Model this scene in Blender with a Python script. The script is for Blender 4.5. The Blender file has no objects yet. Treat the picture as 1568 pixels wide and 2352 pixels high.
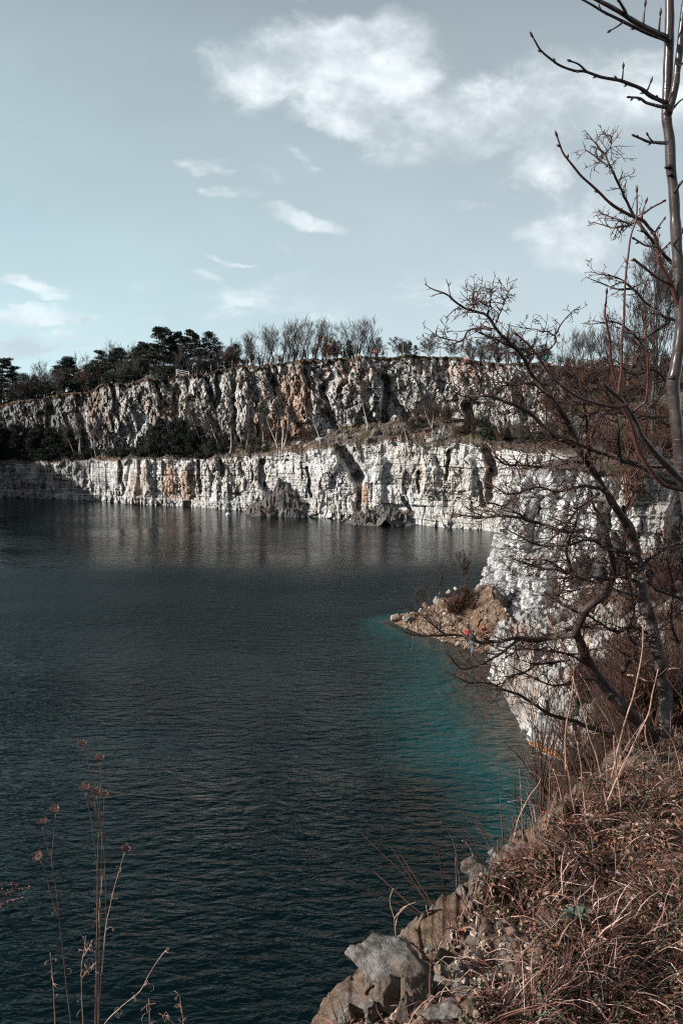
import bpy, math, random
import numpy as np
from mathutils import Vector, Matrix
from mathutils.bvhtree import BVHTree

SC = bpy.context.scene
COL = SC.collection
RNG = np.random.default_rng(7)
random.seed(7)

# ------------------------------------------------------------------ camera geometry
CAM = np.array([0.0, 0.0, 15.0])          # eye 15 m above the water of the flooded quarry
PITCH = math.radians(6.6)
FD = 1607.6                               # focal length in plan units (1568 x 2352 picture)
CP, SP = math.cos(PITCH), math.sin(PITCH)

def ray(x, y):
    a = (x - 784.0) / FD
    b = (1176.0 - y) / FD
    return np.array([a, CP + b * SP, -SP + b * CP])

def at(x, y, d):
    return CAM + ray(x, y) * d

def at_dist(x, y, rho):
    r = ray(x, y)
    return CAM + r * (rho / math.hypot(r[0], r[1]))

def at_z(x, y, z):
    r = ray(x, y)
    return CAM + r * ((z - CAM[2]) / r[2])

def project(p):
    q = np.asarray(p) - CAM
    d = q[1] * CP - q[2] * SP
    u = q[1] * SP + q[2] * CP
    return 784 + FD * q[0] / d, 1176 - FD * u / d

# ------------------------------------------------------------------ numpy noise
def _hash(ix, iy, iz, seed):
    h = (ix.astype(np.int64) * 374761393 + iy.astype(np.int64) * 668265263 + iz.astype(np.int64) * 2147483647 + seed * 974634777) & 0xFFFFFFFF
    h = ((h ^ (h >> 13)) * 1274126177) & 0xFFFFFFFF
    h = ((h ^ (h >> 16)) * 2246822519) & 0xFFFFFFFF
    h = h ^ (h >> 15)
    return (h & 0xFFFFFF) / float(0xFFFFFF)

def vnoise(x, y, z=None, seed=0):
    x = np.asarray(x, float); y = np.asarray(y, float)
    x, y = np.broadcast_arrays(x, y)
    z = np.zeros_like(x) if z is None else np.broadcast_to(np.asarray(z, float), x.shape)
    ix, iy, iz = np.floor(x), np.floor(y), np.floor(z)
    fx, fy, fz = x - ix, y - iy, z - iz
    fx = fx * fx * (3 - 2 * fx); fy = fy * fy * (3 - 2 * fy); fz = fz * fz * (3 - 2 * fz)
    r = 0
    for dx in (0, 1):
        for dy in (0, 1):
            for dz in (0, 1):
                w = (fx if dx else 1 - fx) * (fy if dy else 1 - fy) * (fz if dz else 1 - fz)
                r = r + w * _hash(ix + dx, iy + dy, iz + dz, seed)
    return r

def fbm(x, y, z=None, seed=0, octv=4, gain=0.5):
    r = 0; a = 1; t = 0; f = 1
    for o in range(octv):
        r = r + a * vnoise(np.asarray(x) * f, np.asarray(y) * f, None if z is None else np.asarray(z) * f, seed + o * 17)
        t += a; a *= gain; f *= 2.03
    return r / t

def ridged(x, y, seed=0, octv=3):
    r = 0; a = 1; t = 0; f = 1
    for o in range(octv):
        n = 1 - np.abs(2 * vnoise(np.asarray(x) * f, np.asarray(y) * f, None, seed + o * 31) - 1)
        r = r + a * n * n; t += a; a *= 0.5; f *= 2.1
    return r / t

def blocks(s, z, sx, sz, seed):
    zz = z / sz + 0.35 * vnoise(s / (sx * 5), z / (sz * 9), None, seed + 5)
    row = np.floor(zz); fz = zz - row
    sh = _hash(row, row * 0, row * 0, seed + 1)
    ss = s / (sx * (0.7 + 0.7 * _hash(row, row * 0 + 7, row * 0, seed + 2))) + sh * 5 + 0.25 * vnoise(s / sx, z / sz, None, seed + 9)
    c = np.floor(ss); fx = ss - c
    v = _hash(c, row, row * 0, seed + 3)
    tilt = (_hash(c, row, row * 0, seed + 4) - 0.5) * (fx - 0.5) * 2
    ex = np.minimum(fx, 1 - fx) * sx
    ez = np.minimum(fz, 1 - fz) * sz
    return v, ex, ez, tilt

def facets(s, z, sx, sz, seed, slope=1.2):
    """fractured rock: irregular cells, each its own tilted plane"""
    u = s / sx; v = z / sz; iu, iv = np.floor(u), np.floor(v)
    b1 = np.full(u.shape, 9.0); r = np.zeros(u.shape)
    for du in (-1, 0, 1):
        for dv in (-1, 0, 1):
            cu, cv = iu + du, iv + dv; k = cu * 0
            px = cu + _hash(cu, cv, k, seed); py = cv + _hash(cu, cv, k, seed + 1)
            d = (u - px) ** 2 + (v - py) ** 2
            val = _hash(cu, cv, k, seed + 2) - 0.5 + slope * ((_hash(cu, cv, k, seed + 3) - 0.5) * (u - px) + (_hash(cu, cv, k, seed + 4) - 0.5) * (v - py))
            m = d < b1; r = np.where(m, val, r); b1 = np.where(m, d, b1)
    return r

def sstep(a, b, x):
    t = np.clip((np.asarray(x, float) - a) / (b - a), 0, 1)
    return t * t * (3 - 2 * t)

# ------------------------------------------------------------------ mesh helpers
def tag(o, label=None, cat=None, group=None, kind=None):
    if label: o['label'] = label
    if cat: o['category'] = cat
    if group: o['group'] = group
    if kind: o['kind'] = kind
    return o

def empty(name, loc=(0, 0, 0), rz=0.0, label=None, cat=None, group=None):
    o = bpy.data.objects.new(name, None)
    COL.objects.link(o)
    o.location = Vector([float(v) for v in loc]); o.rotation_euler = (0, 0, rz)
    o.empty_display_size = 0.1
    return tag(o, label, cat, group)

def mesh_data(name, V, F, mat, smooth=True, attrs=None, colors=None):
    V = np.asarray(V, np.float32)
    me = bpy.data.meshes.new(name)
    me.vertices.add(len(V)); me.vertices.foreach_set('co', V.ravel())
    if isinstance(F, np.ndarray): F = [F]
    F = [np.asarray(f, np.int32) for f in F if len(f)]
    nl = sum(f.size for f in F); npoly = sum(len(f) for f in F)
    me.loops.add(nl); me.polygons.add(npoly)
    me.loops.foreach_set('vertex_index', np.concatenate([f.ravel() for f in F]))
    tot = np.concatenate([np.full(len(f), f.shape[1], np.int32) for f in F])
    st = np.concatenate([[0], np.cumsum(tot)[:-1]]).astype(np.int32)
    me.polygons.foreach_set('loop_start', st)
    me.polygons.foreach_set('loop_total', tot)
    me.polygons.foreach_set('use_smooth', np.full(npoly, bool(smooth)))
    if attrs:
        for k, v in attrs.items():
            a = me.attributes.new(k, 'FLOAT', 'POINT'); a.data.foreach_set('value', np.asarray(v, np.float32).ravel())
    if colors is not None:
        a = me.attributes.new('tint', 'FLOAT_COLOR', 'POINT')
        c = np.ones((len(V), 4), np.float32); c[:, :3] = colors
        a.data.foreach_set('color', c.ravel())
    me.update(); me.validate()
    if mat: me.materials.append(mat)
    return me

def mk(name, V, F, mat, parent=None, smooth=True, attrs=None, colors=None, loc=None):
    o = bpy.data.objects.new(name, mesh_data(name, V, F, mat, smooth, attrs, colors))
    COL.objects.link(o)
    if parent: o.parent = parent
    if loc is not None: o.location = Vector([float(v) for v in loc])
    return o

def dup(root, loc, rz=0.0, sc=(1, 1, 1), label=None, name=None):
    def cp(o, par):
        c = o.copy(); COL.objects.link(c)
        if par: c.parent = par
        for ch in KIDS.get(o.name, []): cp(ch, c)
        return c
    r = cp(root, None)
    r.location = Vector([float(v) for v in loc]); r.rotation_euler = (0, 0, rz); r.scale = sc
    if label: r['label'] = label
    return r
KIDS = {}
def kids(root, *ch):
    KIDS.setdefault(root.name, []).extend(ch)

def grid_faces(nr, nc, wrap=False):
    i = np.arange(nr - 1)[:, None]; j = np.arange(nc if wrap else nc - 1)[None, :]
    j2 = (j + 1) % nc
    a = i * nc + j; b = i * nc + j2; c = (i + 1) * nc + j2; d = (i + 1) * nc + j
    return np.stack([a, b, c, d], -1).reshape(-1, 4)

class Tubes:
    def __init__(s):
        s.V = []; s.F = []; s.T = []; s.n = 0; s.C = []
    def add(s, P, R, sides=5, col=None, cap=True):
        P = np.asarray(P, float); n = len(P)
        R = np.broadcast_to(np.asarray(R, float), (n,))
        T = np.empty_like(P); T[1:-1] = P[2:] - P[:-2]; T[0] = P[1] - P[0]; T[-1] = P[-1] - P[-2]
        T /= np.maximum(np.linalg.norm(T, axis=1, keepdims=True), 1e-9)
        ref = np.array([0.31, 0.17, 0.93]) if abs(T[0, 2]) < 0.8 else np.array([0.93, 0.2, 0.1])
        U = np.cross(T, ref); U /= np.maximum(np.linalg.norm(U, axis=1, keepdims=True), 1e-9)
        W = np.cross(T, U)
        ang = np.linspace(0, 2 * np.pi, sides, endpoint=False)
        ring = P[:, None, :] + R[:, None, None] * (np.cos(ang)[None, :, None] * U[:, None, :] + np.sin(ang)[None, :, None] * W[:, None, :])
        s.V.append(ring.reshape(-1, 3)); s.F.append(grid_faces(n, sides, True) + s.n)
        if cap:
            a = s.n + (n - 1) * sides
            k = np.arange(1, sides - 1)
            s.T.append(np.stack([np.full(len(k), a), a + k, a + k + 1], 1))
            s.T.append(np.stack([np.full(len(k), s.n), s.n + k + 1, s.n + k], 1))
        if col is not None: s.C.append(np.tile(np.asarray(col, float), (n * sides, 1)))
        s.n += n * sides
    def raw(s, V, F, col=None):
        V = np.asarray(V, float); F = np.asarray(F)
        s.V.append(V); (s.F if F.shape[1] == 4 else s.T).append(F + s.n); s.n += len(V)
        if col is not None: s.C.append(np.tile(np.asarray(col, float), (len(V), 1)) if np.ndim(col) == 1 else np.asarray(col))
    def data(s):
        F = []
        if s.F: F.append(np.concatenate(s.F))
        if s.T: F.append(np.concatenate(s.T))
        return np.concatenate(s.V), F, (np.concatenate(s.C) if s.C else None)
    def build(s, name, mat, parent=None, smooth=True):
        V, F, C = s.data()
        return mk(name, V, F, mat, parent, smooth, None, C)

def catmull(P, step):
    P = np.asarray(P, float)
    Q = np.vstack([2 * P[0] - P[1], P, 2 * P[-1] - P[-2]])
    out = []
    for i in range(1, len(Q) - 2):
        L = np.linalg.norm(Q[i + 1] - Q[i]); n = max(1, int(L / step))
        t = np.arange(n)[:, None] / n
        p0, p1, p2, p3 = Q[i - 1], Q[i], Q[i + 1], Q[i + 2]
        out.append(0.5 * ((2 * p1) + (-p0 + p2) * t + (2 * p0 - 5 * p1 + 4 * p2 - p3) * t * t + (-p0 + 3 * p1 - 3 * p2 + p3) * t ** 3))
    out.append(P[-1:])
    return np.vstack(out)

def unit(v):
    v = np.asarray(v, float); return v / max(1e-9, np.linalg.norm(v))

# unit icosphere (two subdivisions) for stones
def icosphere(sub=2):
    t = (1 + 5 ** 0.5) / 2
    V = [np.array(v, float) for v in [(-1, t, 0), (1, t, 0), (-1, -t, 0), (1, -t, 0), (0, -1, t), (0, 1, t), (0, -1, -t), (0, 1, -t), (t, 0, -1), (t, 0, 1), (-t, 0, -1), (-t, 0, 1)]]
    F = [(0, 11, 5), (0, 5, 1), (0, 1, 7), (0, 7, 10), (0, 10, 11), (1, 5, 9), (5, 11, 4), (11, 10, 2), (10, 7, 6), (7, 1, 8), (3, 9, 4), (3, 4, 2), (3, 2, 6), (3, 6, 8), (3, 8, 9), (4, 9, 5), (2, 4, 11), (6, 2, 10), (8, 6, 7), (9, 8, 1)]
    V = [unit(v) for v in V]
    for _ in range(sub):
        mid = {}; G = []
        def m(a, b):
            k = (min(a, b), max(a, b))
            if k not in mid: mid[k] = len(V); V.append(unit(V[a] + V[b]))
            return mid[k]
        for a, b, c in F:
            ab, bc, ca = m(a, b), m(b, c), m(c, a)
            G += [(a, ab, ca), (b, bc, ab), (c, ca, bc), (ab, bc, ca)]
        F = G
    return np.array(V), np.array(F)
ICO1, ICO2, ICO3, ICO4 = icosphere(1), icosphere(2), icosphere(3), icosphere(4)

def stone_mesh(size, seed, ico=ICO3, cuts=9, rough=0.06):
    """angular boulder: a sphere cut by random planes, then roughened"""
    rg = np.random.default_rng(seed)
    V, F = ico; V = V.copy()
    for k in range(cuts):
        n = unit(rg.normal(size=3)); d = rg.uniform(0.45, 0.8)
        h = V @ n - d
        V = np.where(h[:, None] > 0, V - h[:, None] * n * 0.95, V)
    nz = fbm(V[:, 0] * 3 + seed, V[:, 1] * 3, V[:, 2] * 3, seed, 4) - 0.5
    V = V * (1 + rough * 2 * nz[:, None])
    return V * np.asarray(size), F
# ------------------------------------------------------------------ materials
class NT:
    def __init__(s, tree): s.t = tree; s.l = tree.links
    def n(s, typ, ins=None, **props):
        nd = s.t.nodes.new(typ)
        for k, v in props.items(): setattr(nd, k, v)
        if ins:
            for k, v in ins.items(): s.put(nd.inputs[k], v)
        return nd
    def put(s, sock, v):
        if isinstance(v, bpy.types.NodeSocket): s.l.new(v, sock)
        elif isinstance(v, bpy.types.Node): s.l.new(v.outputs[0], sock)
        else: sock.default_value = v
    def math(s, op, a, b=None, clamp=False):
        nd = s.t.nodes.new('ShaderNodeMath'); nd.operation = op; nd.use_clamp = clamp
        s.put(nd.inputs[0], a)
        if b is not None: s.put(nd.inputs[1], b)
        return nd.outputs[0]
    def mix(s, f, a, b, blend='MIX'):
        nd = s.t.nodes.new('ShaderNodeMix'); nd.data_type = 'RGBA'; nd.blend_type = blend
        s.put(nd.inputs[0], f)
        for i, v in ((6, a), (7, b)):
            if isinstance(v, tuple) and len(v) == 3: v = v + (1,)
            s.put(nd.inputs[i], v)
        return nd.outputs[2]
    def ramp(s, f, lo, hi, smooth=True):
        nd = s.t.nodes.new('ShaderNodeMapRange'); nd.interpolation_type = 'SMOOTHSTEP' if smooth else 'LINEAR'
        s.put(nd.inputs[0], f); nd.inputs[1].default_value = lo; nd.inputs[2].default_value = hi
        return nd.outputs[0]
    def noise(s, vec, scale, detail=4, rough=0.55, dist=0.0):
        nd = s.t.nodes.new('ShaderNodeTexNoise')
        s.put(nd.inputs['Vector'], vec); nd.inputs['Scale'].default_value = scale
        nd.inputs['Detail'].default_value = detail; nd.inputs['Roughness'].default_value = rough; nd.inputs['Distortion'].default_value = dist
        return nd.outputs[0]
    def mapping(s, vec, scale=(1, 1, 1), rot=(0, 0, 0), loc=(0, 0, 0)):
        nd = s.t.nodes.new('ShaderNodeMapping'); s.put(nd.inputs[0], vec)
        nd.inputs['Scale'].default_value = scale; nd.inputs['Rotation'].default_value = rot; nd.inputs['Location'].default_value = loc
        return nd.outputs[0]
    def attr(s, name, out=2):
        nd = s.t.nodes.new('ShaderNodeAttribute'); nd.attribute_name = name
        return nd.outputs[out]

def new_mat(name):
    m = bpy.data.materials.new(name); m.use_nodes = True
    t = NT(m.node_tree); b = m.node_tree.nodes['Principled BSDF']
    return m, t, b

def simple(name, c1, c2, scale=8.0, rough=0.8, bump=0.0, stretch=(1, 1, 1), spec=0.3, tint=False, bscale=None):
    m, t, b = new_mat(name)
    tc = t.n('ShaderNodeTexCoord')
    v = t.mapping(tc.outputs['Object'], stretch)
    f = t.ramp(t.noise(v, scale, 5, 0.6), 0.3, 0.7)
    col = t.mix(f, c1, c2)
    if tint:
        col = t.mix(1.0, col, t.attr('tint', 0), 'MULTIPLY')
    t.put(b.inputs['Base Color'], col)
    b.inputs['Roughness'].default_value = rough
    b.inputs['Specular IOR Level'].default_value = spec
    if bump:
        bn = t.n('ShaderNodeBump', {'Strength': 1.0, 'Distance': bump, 'Height': t.noise(v, bscale or scale * 3, 6, 0.65)})
        t.put(b.inputs['Normal'], bn)
    return m

def tinted(name, rough=0.75, spec=0.25, trans=0.0):
    m, t, b = new_mat(name)
    t.put(b.inputs['Base Color'], t.attr('tint', 0))
    b.inputs['Roughness'].default_value = rough; b.inputs['Specular IOR Level'].default_value = spec
    return m

def cliff_material(name):
    m, t, b = new_mat(name)
    geo = t.n('ShaderNodeNewGeometry')
    pos = geo.outputs['Position']
    nz = t.n('ShaderNodeSeparateXYZ', {0: geo.outputs['Normal']}).outputs[2]
    tier = t.attr('tier'); rust = t.attr('rust'); soil = t.attr('soil'); grey = t.attr('grey')
    streak = t.noise(t.mapping(pos, (0.9, 0.9, 0.16)), 1.0, 4, 0.62, 0.6)
    fine = t.noise(t.mapping(pos, (1, 1, 0.8)), 2.3, 5, 0.68)
    big = t.noise(pos, 0.11, 5, 0.6)
    # fresh limestone: white, cream and grey
    c = t.mix(t.ramp(big, 0.38, 0.62), (0.66, 0.66, 0.65), (0.62, 0.58, 0.53))
    c = t.mix(t.ramp(fine, 0.50, 0.74), c, (0.33, 0.325, 0.325))
    c = t.mix(t.math('MULTIPLY', tier, 0.10), c, (0.30, 0.28, 0.265))
    c = t.mix(t.math('MULTIPLY', t.ramp(streak, 0.50, 0.66), t.math('ADD', 0.45, t.math('MULTIPLY', tier, 0.05))), c, (0.27, 0.27, 0.275))
    # joints and hairline cracks as dark lines, crack shade painted into the colour
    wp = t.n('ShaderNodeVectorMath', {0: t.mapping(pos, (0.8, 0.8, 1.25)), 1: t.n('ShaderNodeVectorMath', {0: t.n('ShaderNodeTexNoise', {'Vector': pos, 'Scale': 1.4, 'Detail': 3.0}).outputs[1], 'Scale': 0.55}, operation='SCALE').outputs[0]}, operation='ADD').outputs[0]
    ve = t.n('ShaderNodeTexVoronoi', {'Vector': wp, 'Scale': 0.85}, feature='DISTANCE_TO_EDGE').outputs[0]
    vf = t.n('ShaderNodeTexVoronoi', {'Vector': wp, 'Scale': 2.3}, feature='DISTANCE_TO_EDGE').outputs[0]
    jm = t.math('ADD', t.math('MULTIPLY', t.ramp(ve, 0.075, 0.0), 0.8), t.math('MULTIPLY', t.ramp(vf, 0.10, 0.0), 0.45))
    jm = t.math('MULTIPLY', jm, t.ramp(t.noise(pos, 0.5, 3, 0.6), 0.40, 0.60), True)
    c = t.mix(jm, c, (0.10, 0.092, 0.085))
    # rust and clay running down the joints
    r1 = t.noise(t.mapping(pos, (0.35, 0.35, 0.07), (0, 0, 0), (3.1, 7.7, 1.0)), 1.0, 4, 0.65, 0.8)
    rf = t.ramp(t.math('ADD', r1, t.math('SUBTRACT', t.math('MULTIPLY', rust, 0.34), 0.10)), 0.47, 0.66)
    rc = t.mix(t.ramp(fine, 0.35, 0.65), (0.36, 0.17, 0.085), (0.55, 0.36, 0.25))
    c = t.mix(t.math('MULTIPLY', rf, 0.68), c, rc)
    # dark weathering stains; grey also paints shade into the far wall's left end
    d1 = t.noise(t.mapping(pos, (0.5, 0.5, 0.09), (0, 0, 0), (11.0, 3.0, 5.0)), 1.0, 5, 0.62, 0.5)
    c = t.mix(t.math('MULTIPLY', t.ramp(t.math('ADD', d1, t.math('MULTIPLY', grey, 0.25)), 0.58, 0.74), 0.62), c, (0.11, 0.11, 0.105))
    # loose soil, scree and dead grass on anything that is not steep
    sc = t.mix(t.ramp(t.noise(pos, 1.7, 5, 0.7), 0.38, 0.62), (0.055, 0.045, 0.039), (0.155, 0.125, 0.107))
    sc = t.mix(t.math('MULTIPLY', t.ramp(t.noise(pos, 0.16, 4, 0.6), 0.47, 0.62), 0.6), sc, (0.16, 0.095, 0.06))
    gr = t.mix(t.ramp(t.noise(pos, 0.9, 4, 0.7), 0.4, 0.62), (0.06, 0.055, 0.028), (0.12, 0.085, 0.045))
    sc = t.mix(t.ramp(t.noise(pos, 0.22, 3, 0.5), 0.5, 0.62), sc, gr)
    flat = t.ramp(t.math('ADD', nz, t.math('MULTIPLY', t.math('SUBTRACT', fine, 0.5), 0.55)), 0.62, 0.82)
    sf = t.math('MAXIMUM', t.math('MULTIPLY', flat, t.math('ADD', 0.25, t.math('MULTIPLY', tier, 0.7))), soil)
    c = t.mix(sf, c, sc)
    t.put(b.inputs['Base Color'], c)
    b.inputs['Roughness'].default_value = 0.9; b.inputs['Specular IOR Level'].default_value = 0.15
    h = t.math('ADD', t.math('MULTIPLY', fine, 0.5), t.math('MULTIPLY', t.noise(t.mapping(pos, (1, 1, 1.6)), 1.1, 6, 0.7), 0.7))
    h = t.math('SUBTRACT', h, t.math('MULTIPLY', jm, 0.5))
    t.put(b.inputs['Normal'], t.n('ShaderNodeBump', {'Strength': 0.9, 'Distance': 0.36, 'Height': h}))
    return m

def rock_material(name, c1=(0.42, 0.39, 0.36), c2=(0.2, 0.18, 0.165), scale=6.0, bump=0.02, warm=(0.36, 0.25, 0.17)):
    m, t, b = new_mat(name)
    geo = t.n('ShaderNodeNewGeometry'); pos = geo.outputs['Position']
    f = t.noise(pos, scale, 8, 0.7); g = t.noise(pos, scale * 0.3, 4, 0.6)
    c = t.mix(t.ramp(f, 0.38, 0.64), c1, c2)
    c = t.mix(t.math('MULTIPLY', t.ramp(g, 0.42, 0.60), 0.75), c, warm)
    t.put(b.inputs['Base Color'], c)
    b.inputs['Roughness'].default_value = 0.88; b.inputs['Specular IOR Level'].default_value = 0.2
    t.put(b.inputs['Normal'], t.n('ShaderNodeBump', {'Strength': 1.0, 'Distance': bump, 'Height': f}))
    return m

def bark_material(name, c1, c2, scale, rough, lent=0.0, bump=0.001, spec=0.4):
    m, t, b = new_mat(name)
    geo = t.n('ShaderNodeNewGeometry'); pos = geo.outputs['Position']
    f = t.noise(t.mapping(pos, (1, 1, 0.35)), scale, 6, 0.65)
    c = t.mix(t.ramp(f, 0.35, 0.66), c1, c2)
    h = f
    if lent:
        l = t.noise(t.mapping(pos, (0.35, 0.35, 3.2)), scale * 2.2, 3, 0.5)
        lf = t.ramp(l, 0.60, 0.68)
        c = t.mix(t.math('MULTIPLY', lf, lent), c, (0.22, 0.17, 0.15))
        h = t.math('ADD', f, lf)
    t.put(b.inputs['Base Color'], c)
    b.inputs['Roughness'].default_value = rough; b.inputs['Specular IOR Level'].default_value = spec
    t.put(b.inputs['Normal'], t.n('ShaderNodeBump', {'Strength': 0.8, 'Distance': bump, 'Height': h}))
    return m

def water_material():
    m, t, b = new_mat('quarry_water')
    geo = t.n('ShaderNodeNewGeometry'); pos = geo.outputs['Position']
    sh = t.attr('shore')                  # metres to the right-hand shore
    calm = t.attr('calm')
    nb = t.noise(pos, 0.12, 4, 0.6)
    s2 = t.math('ADD', sh, t.math('MULTIPLY', t.math('SUBTRACT', nb, 0.5), 5.5))
    c = t.mix(t.ramp(s2, 0.0, 7.5), (0.004, 0.070, 0.072), (0.0015, 0.0062, 0.0070))
    bed = t.mix(t.ramp(t.noise(pos, 1.6, 5, 0.7), 0.4, 0.62), (0.075, 0.062, 0.045), (0.022, 0.030, 0.026))
    c = t.mix(t.ramp(t.math('ADD', sh, t.math('MULTIPLY', t.math('SUBTRACT', t.noise(pos, 0.8, 4, 0.6), 0.5), 2.0)), 0.5, 3.2), bed, c)
    t.put(b.inputs['Base Color'], c)
    t.put(b.inputs['Roughness'], t.math('ADD', 0.04, t.math('MULTIPLY', t.attr('ruffle'), 0.40)))
    b.inputs['IOR'].default_value = 1.34
    b.inputs['Specular IOR Level'].default_value = 0.5
    b.inputs['Specular Tint'].default_value = (0.52, 0.97, 1.0, 1)
    w1 = t.noise(t.mapping(pos, (1.0, 2.6, 1), (0, 0, math.radians(24))), 0.85, 3, 0.5, 0.5)
    w2 = t.noise(t.mapping(pos, (1.1, 2.8, 1), (0, 0, math.radians(-20))), 1.15, 3, 0.5, 0.5)
    w3 = t.noise(t.mapping(pos, (1.0, 1.8, 1), (0, 0, math.radians(5))), 0.42, 2, 0.5)
    patch = t.ramp(t.noise(t.mapping(pos, (0.6, 1.0, 1)), 0.07, 3, 0.55), 0.32, 0.68)
    h = t.math('ADD', t.math('MULTIPLY', w1, 0.28), t.math('MULTIPLY', w2, 0.17))
    h = t.math('MULTIPLY', h, t.math('ADD', 0.30, t.math('MULTIPLY', patch, 1.0)))
    h = t.math('ADD', h, t.math('MULTIPLY', w3, 0.05))
    h = t.math('MULTIPLY', h, calm)
    t.put(b.inputs['Normal'], t.n('ShaderNodeBump', {'Strength': 1.0, 'Distance': 1.0, 'Height': h}))
    return m

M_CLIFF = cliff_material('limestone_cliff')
M_WATER = water_material()
M_RUBBLE = rock_material('grey_rubble', (0.20, 0.195, 0.19), (0.075, 0.073, 0.072), 1.6, 0.25, (0.15, 0.11, 0.085))
M_BOULDER = rock_material('pale_boulder', (0.46, 0.45, 0.43), (0.22, 0.21, 0.2), 2.4, 0.06)
M_EDGE = rock_material('edge_limestone', (0.25, 0.23, 0.21), (0.08, 0.07, 0.064), 22.0, 0.016, (0.12, 0.085, 0.06))
M_SPIT = rock_material('spit_gravel', (0.27, 0.20, 0.15), (0.11, 0.072, 0.05), 1.9, 0.14, (0.175, 0.10, 0.06))
M_BARK_PINE = simple('pine_bark', (0.16, 0.10, 0.07), (0.06, 0.042, 0.035), 3)
M_NEEDLE = tinted('pine_needles', 0.7)
M_BARK_FAR = simple('bare_bark', (0.10, 0.085, 0.075), (0.05, 0.043, 0.04), 2)
M_BARK_RED = simple('reddish_twigs', (0.15, 0.07, 0.045), (0.06, 0.032, 0.024), 2)
M_SCRUB = simple('brown_scrub_twigs', (0.115, 0.066, 0.046), (0.052, 0.032, 0.025), 2)
M_BIRCH = simple('birch_bark', (0.62, 0.58, 0.54), (0.30, 0.26, 0.235), 2.2, 0.7)
M_SILVER = bark_material('silver_bark', (0.036, 0.027, 0.026), (0.075, 0.058, 0.056), 26, 0.27, 0.6, 0.0015)
M_SHOOT = bark_material('red_shoot_bark', (0.115, 0.042, 0.034), (0.065, 0.03, 0.027), 40, 0.4, 0.25, 0.0006)
M_THORN = bark_material('dark_thorn_bark', (0.030, 0.021, 0.018), (0.075, 0.05, 0.042), 30, 0.62, 0.0, 0.003, 0.3)
M_THORNTW = bark_material('thorn_twig_bark', (0.115, 0.052, 0.036), (0.04, 0.022, 0.018), 40, 0.55, 0.0, 0.0005, 0.3)
M_GREYTRUNK = bark_material('grey_trunk_bark', (0.06, 0.045, 0.04), (0.17, 0.14, 0.125), 14, 0.6, 0.5, 0.004, 0.3)
M_STRAW = tinted('dry_grass', 0.6, 0.35)
M_STEM = bark_material('dry_stem', (0.52, 0.36, 0.29), (0.30, 0.165, 0.12), 60, 0.5, 0, 0.0003)
M_STEMDK = bark_material('dark_dry_stem', (0.06, 0.038, 0.032), (0.15, 0.095, 0.078), 50, 0.5, 0, 0.0003)
M_HEAD = bark_material('seed_head_brown', (0.085, 0.036, 0.027), (0.04, 0.021, 0.018), 90, 0.7, 0, 0.0005)
M_BRACT = bark_material('seed_head_bracts', (0.34, 0.17, 0.14), (0.11, 0.042, 0.031), 120, 0.5, 0, 0.0003)
M_WOOD = simple('orange_wood', (0.48, 0.22, 0.10), (0.33, 0.14, 0.065), 3, 0.7, 0.004, (0.4, 6, 6))
M_POST = simple('post_wood', (0.40, 0.38, 0.35), (0.22, 0.2, 0.18), 3, 0.8)
M_RAIL = simple('white_rail_paint', (0.75, 0.73, 0.70), (0.6, 0.58, 0.55), 3, 0.6)
M_BUOY = simple('white_plastic', (0.82, 0.82, 0.80), (0.75, 0.75, 0.74), 3, 0.4)
M_SKIN = simple('skin', (0.52, 0.31, 0.24), (0.46, 0.26, 0.20), 6, 0.6)
M_HAIR = simple('dark_hair', (0.03, 0.022, 0.018), (0.05, 0.035, 0.026), 8, 0.6)
CLOTH = {}
def cloth(c):
    k = tuple(c)
    if k not in CLOTH:
        CLOTH[k] = simple('cloth_%d' % len(CLOTH), k, tuple(v * 0.75 for v in k), 6, 0.9)
    return CLOTH[k]

# ------------------------------------------------------------------ camera, world, sun
cam = bpy.data.cameras.new('camera'); co = bpy.data.objects.new('camera', cam); COL.objects.link(co)
co.location = CAM; co.rotation_euler = (math.pi / 2 - PITCH, 0, 0)
cam.sensor_fit = 'VERTICAL'; cam.sensor_height = 36; cam.lens = 36 * FD / 2352
cam.clip_start = 0.05; cam.clip_end = 20000
SC.camera = co

SUNV = unit((-0.95, -0.19, 0.42))
SUN_EL = math.asin(SUNV[2]); SUN_AZ = math.atan2(SUNV[0], SUNV[1])
sl = bpy.data.lights.new('sun', 'SUN'); sl.energy = 5.0; sl.angle = math.radians(0.5); sl.color = (1.0, 0.955, 0.90)
so = bpy.data.objects.new('sun', sl); COL.objects.link(so)
so.rotation_euler = Vector(SUNV).to_track_quat('Z', 'Y').to_euler()
so.location = (-60, -20, 90)

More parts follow.
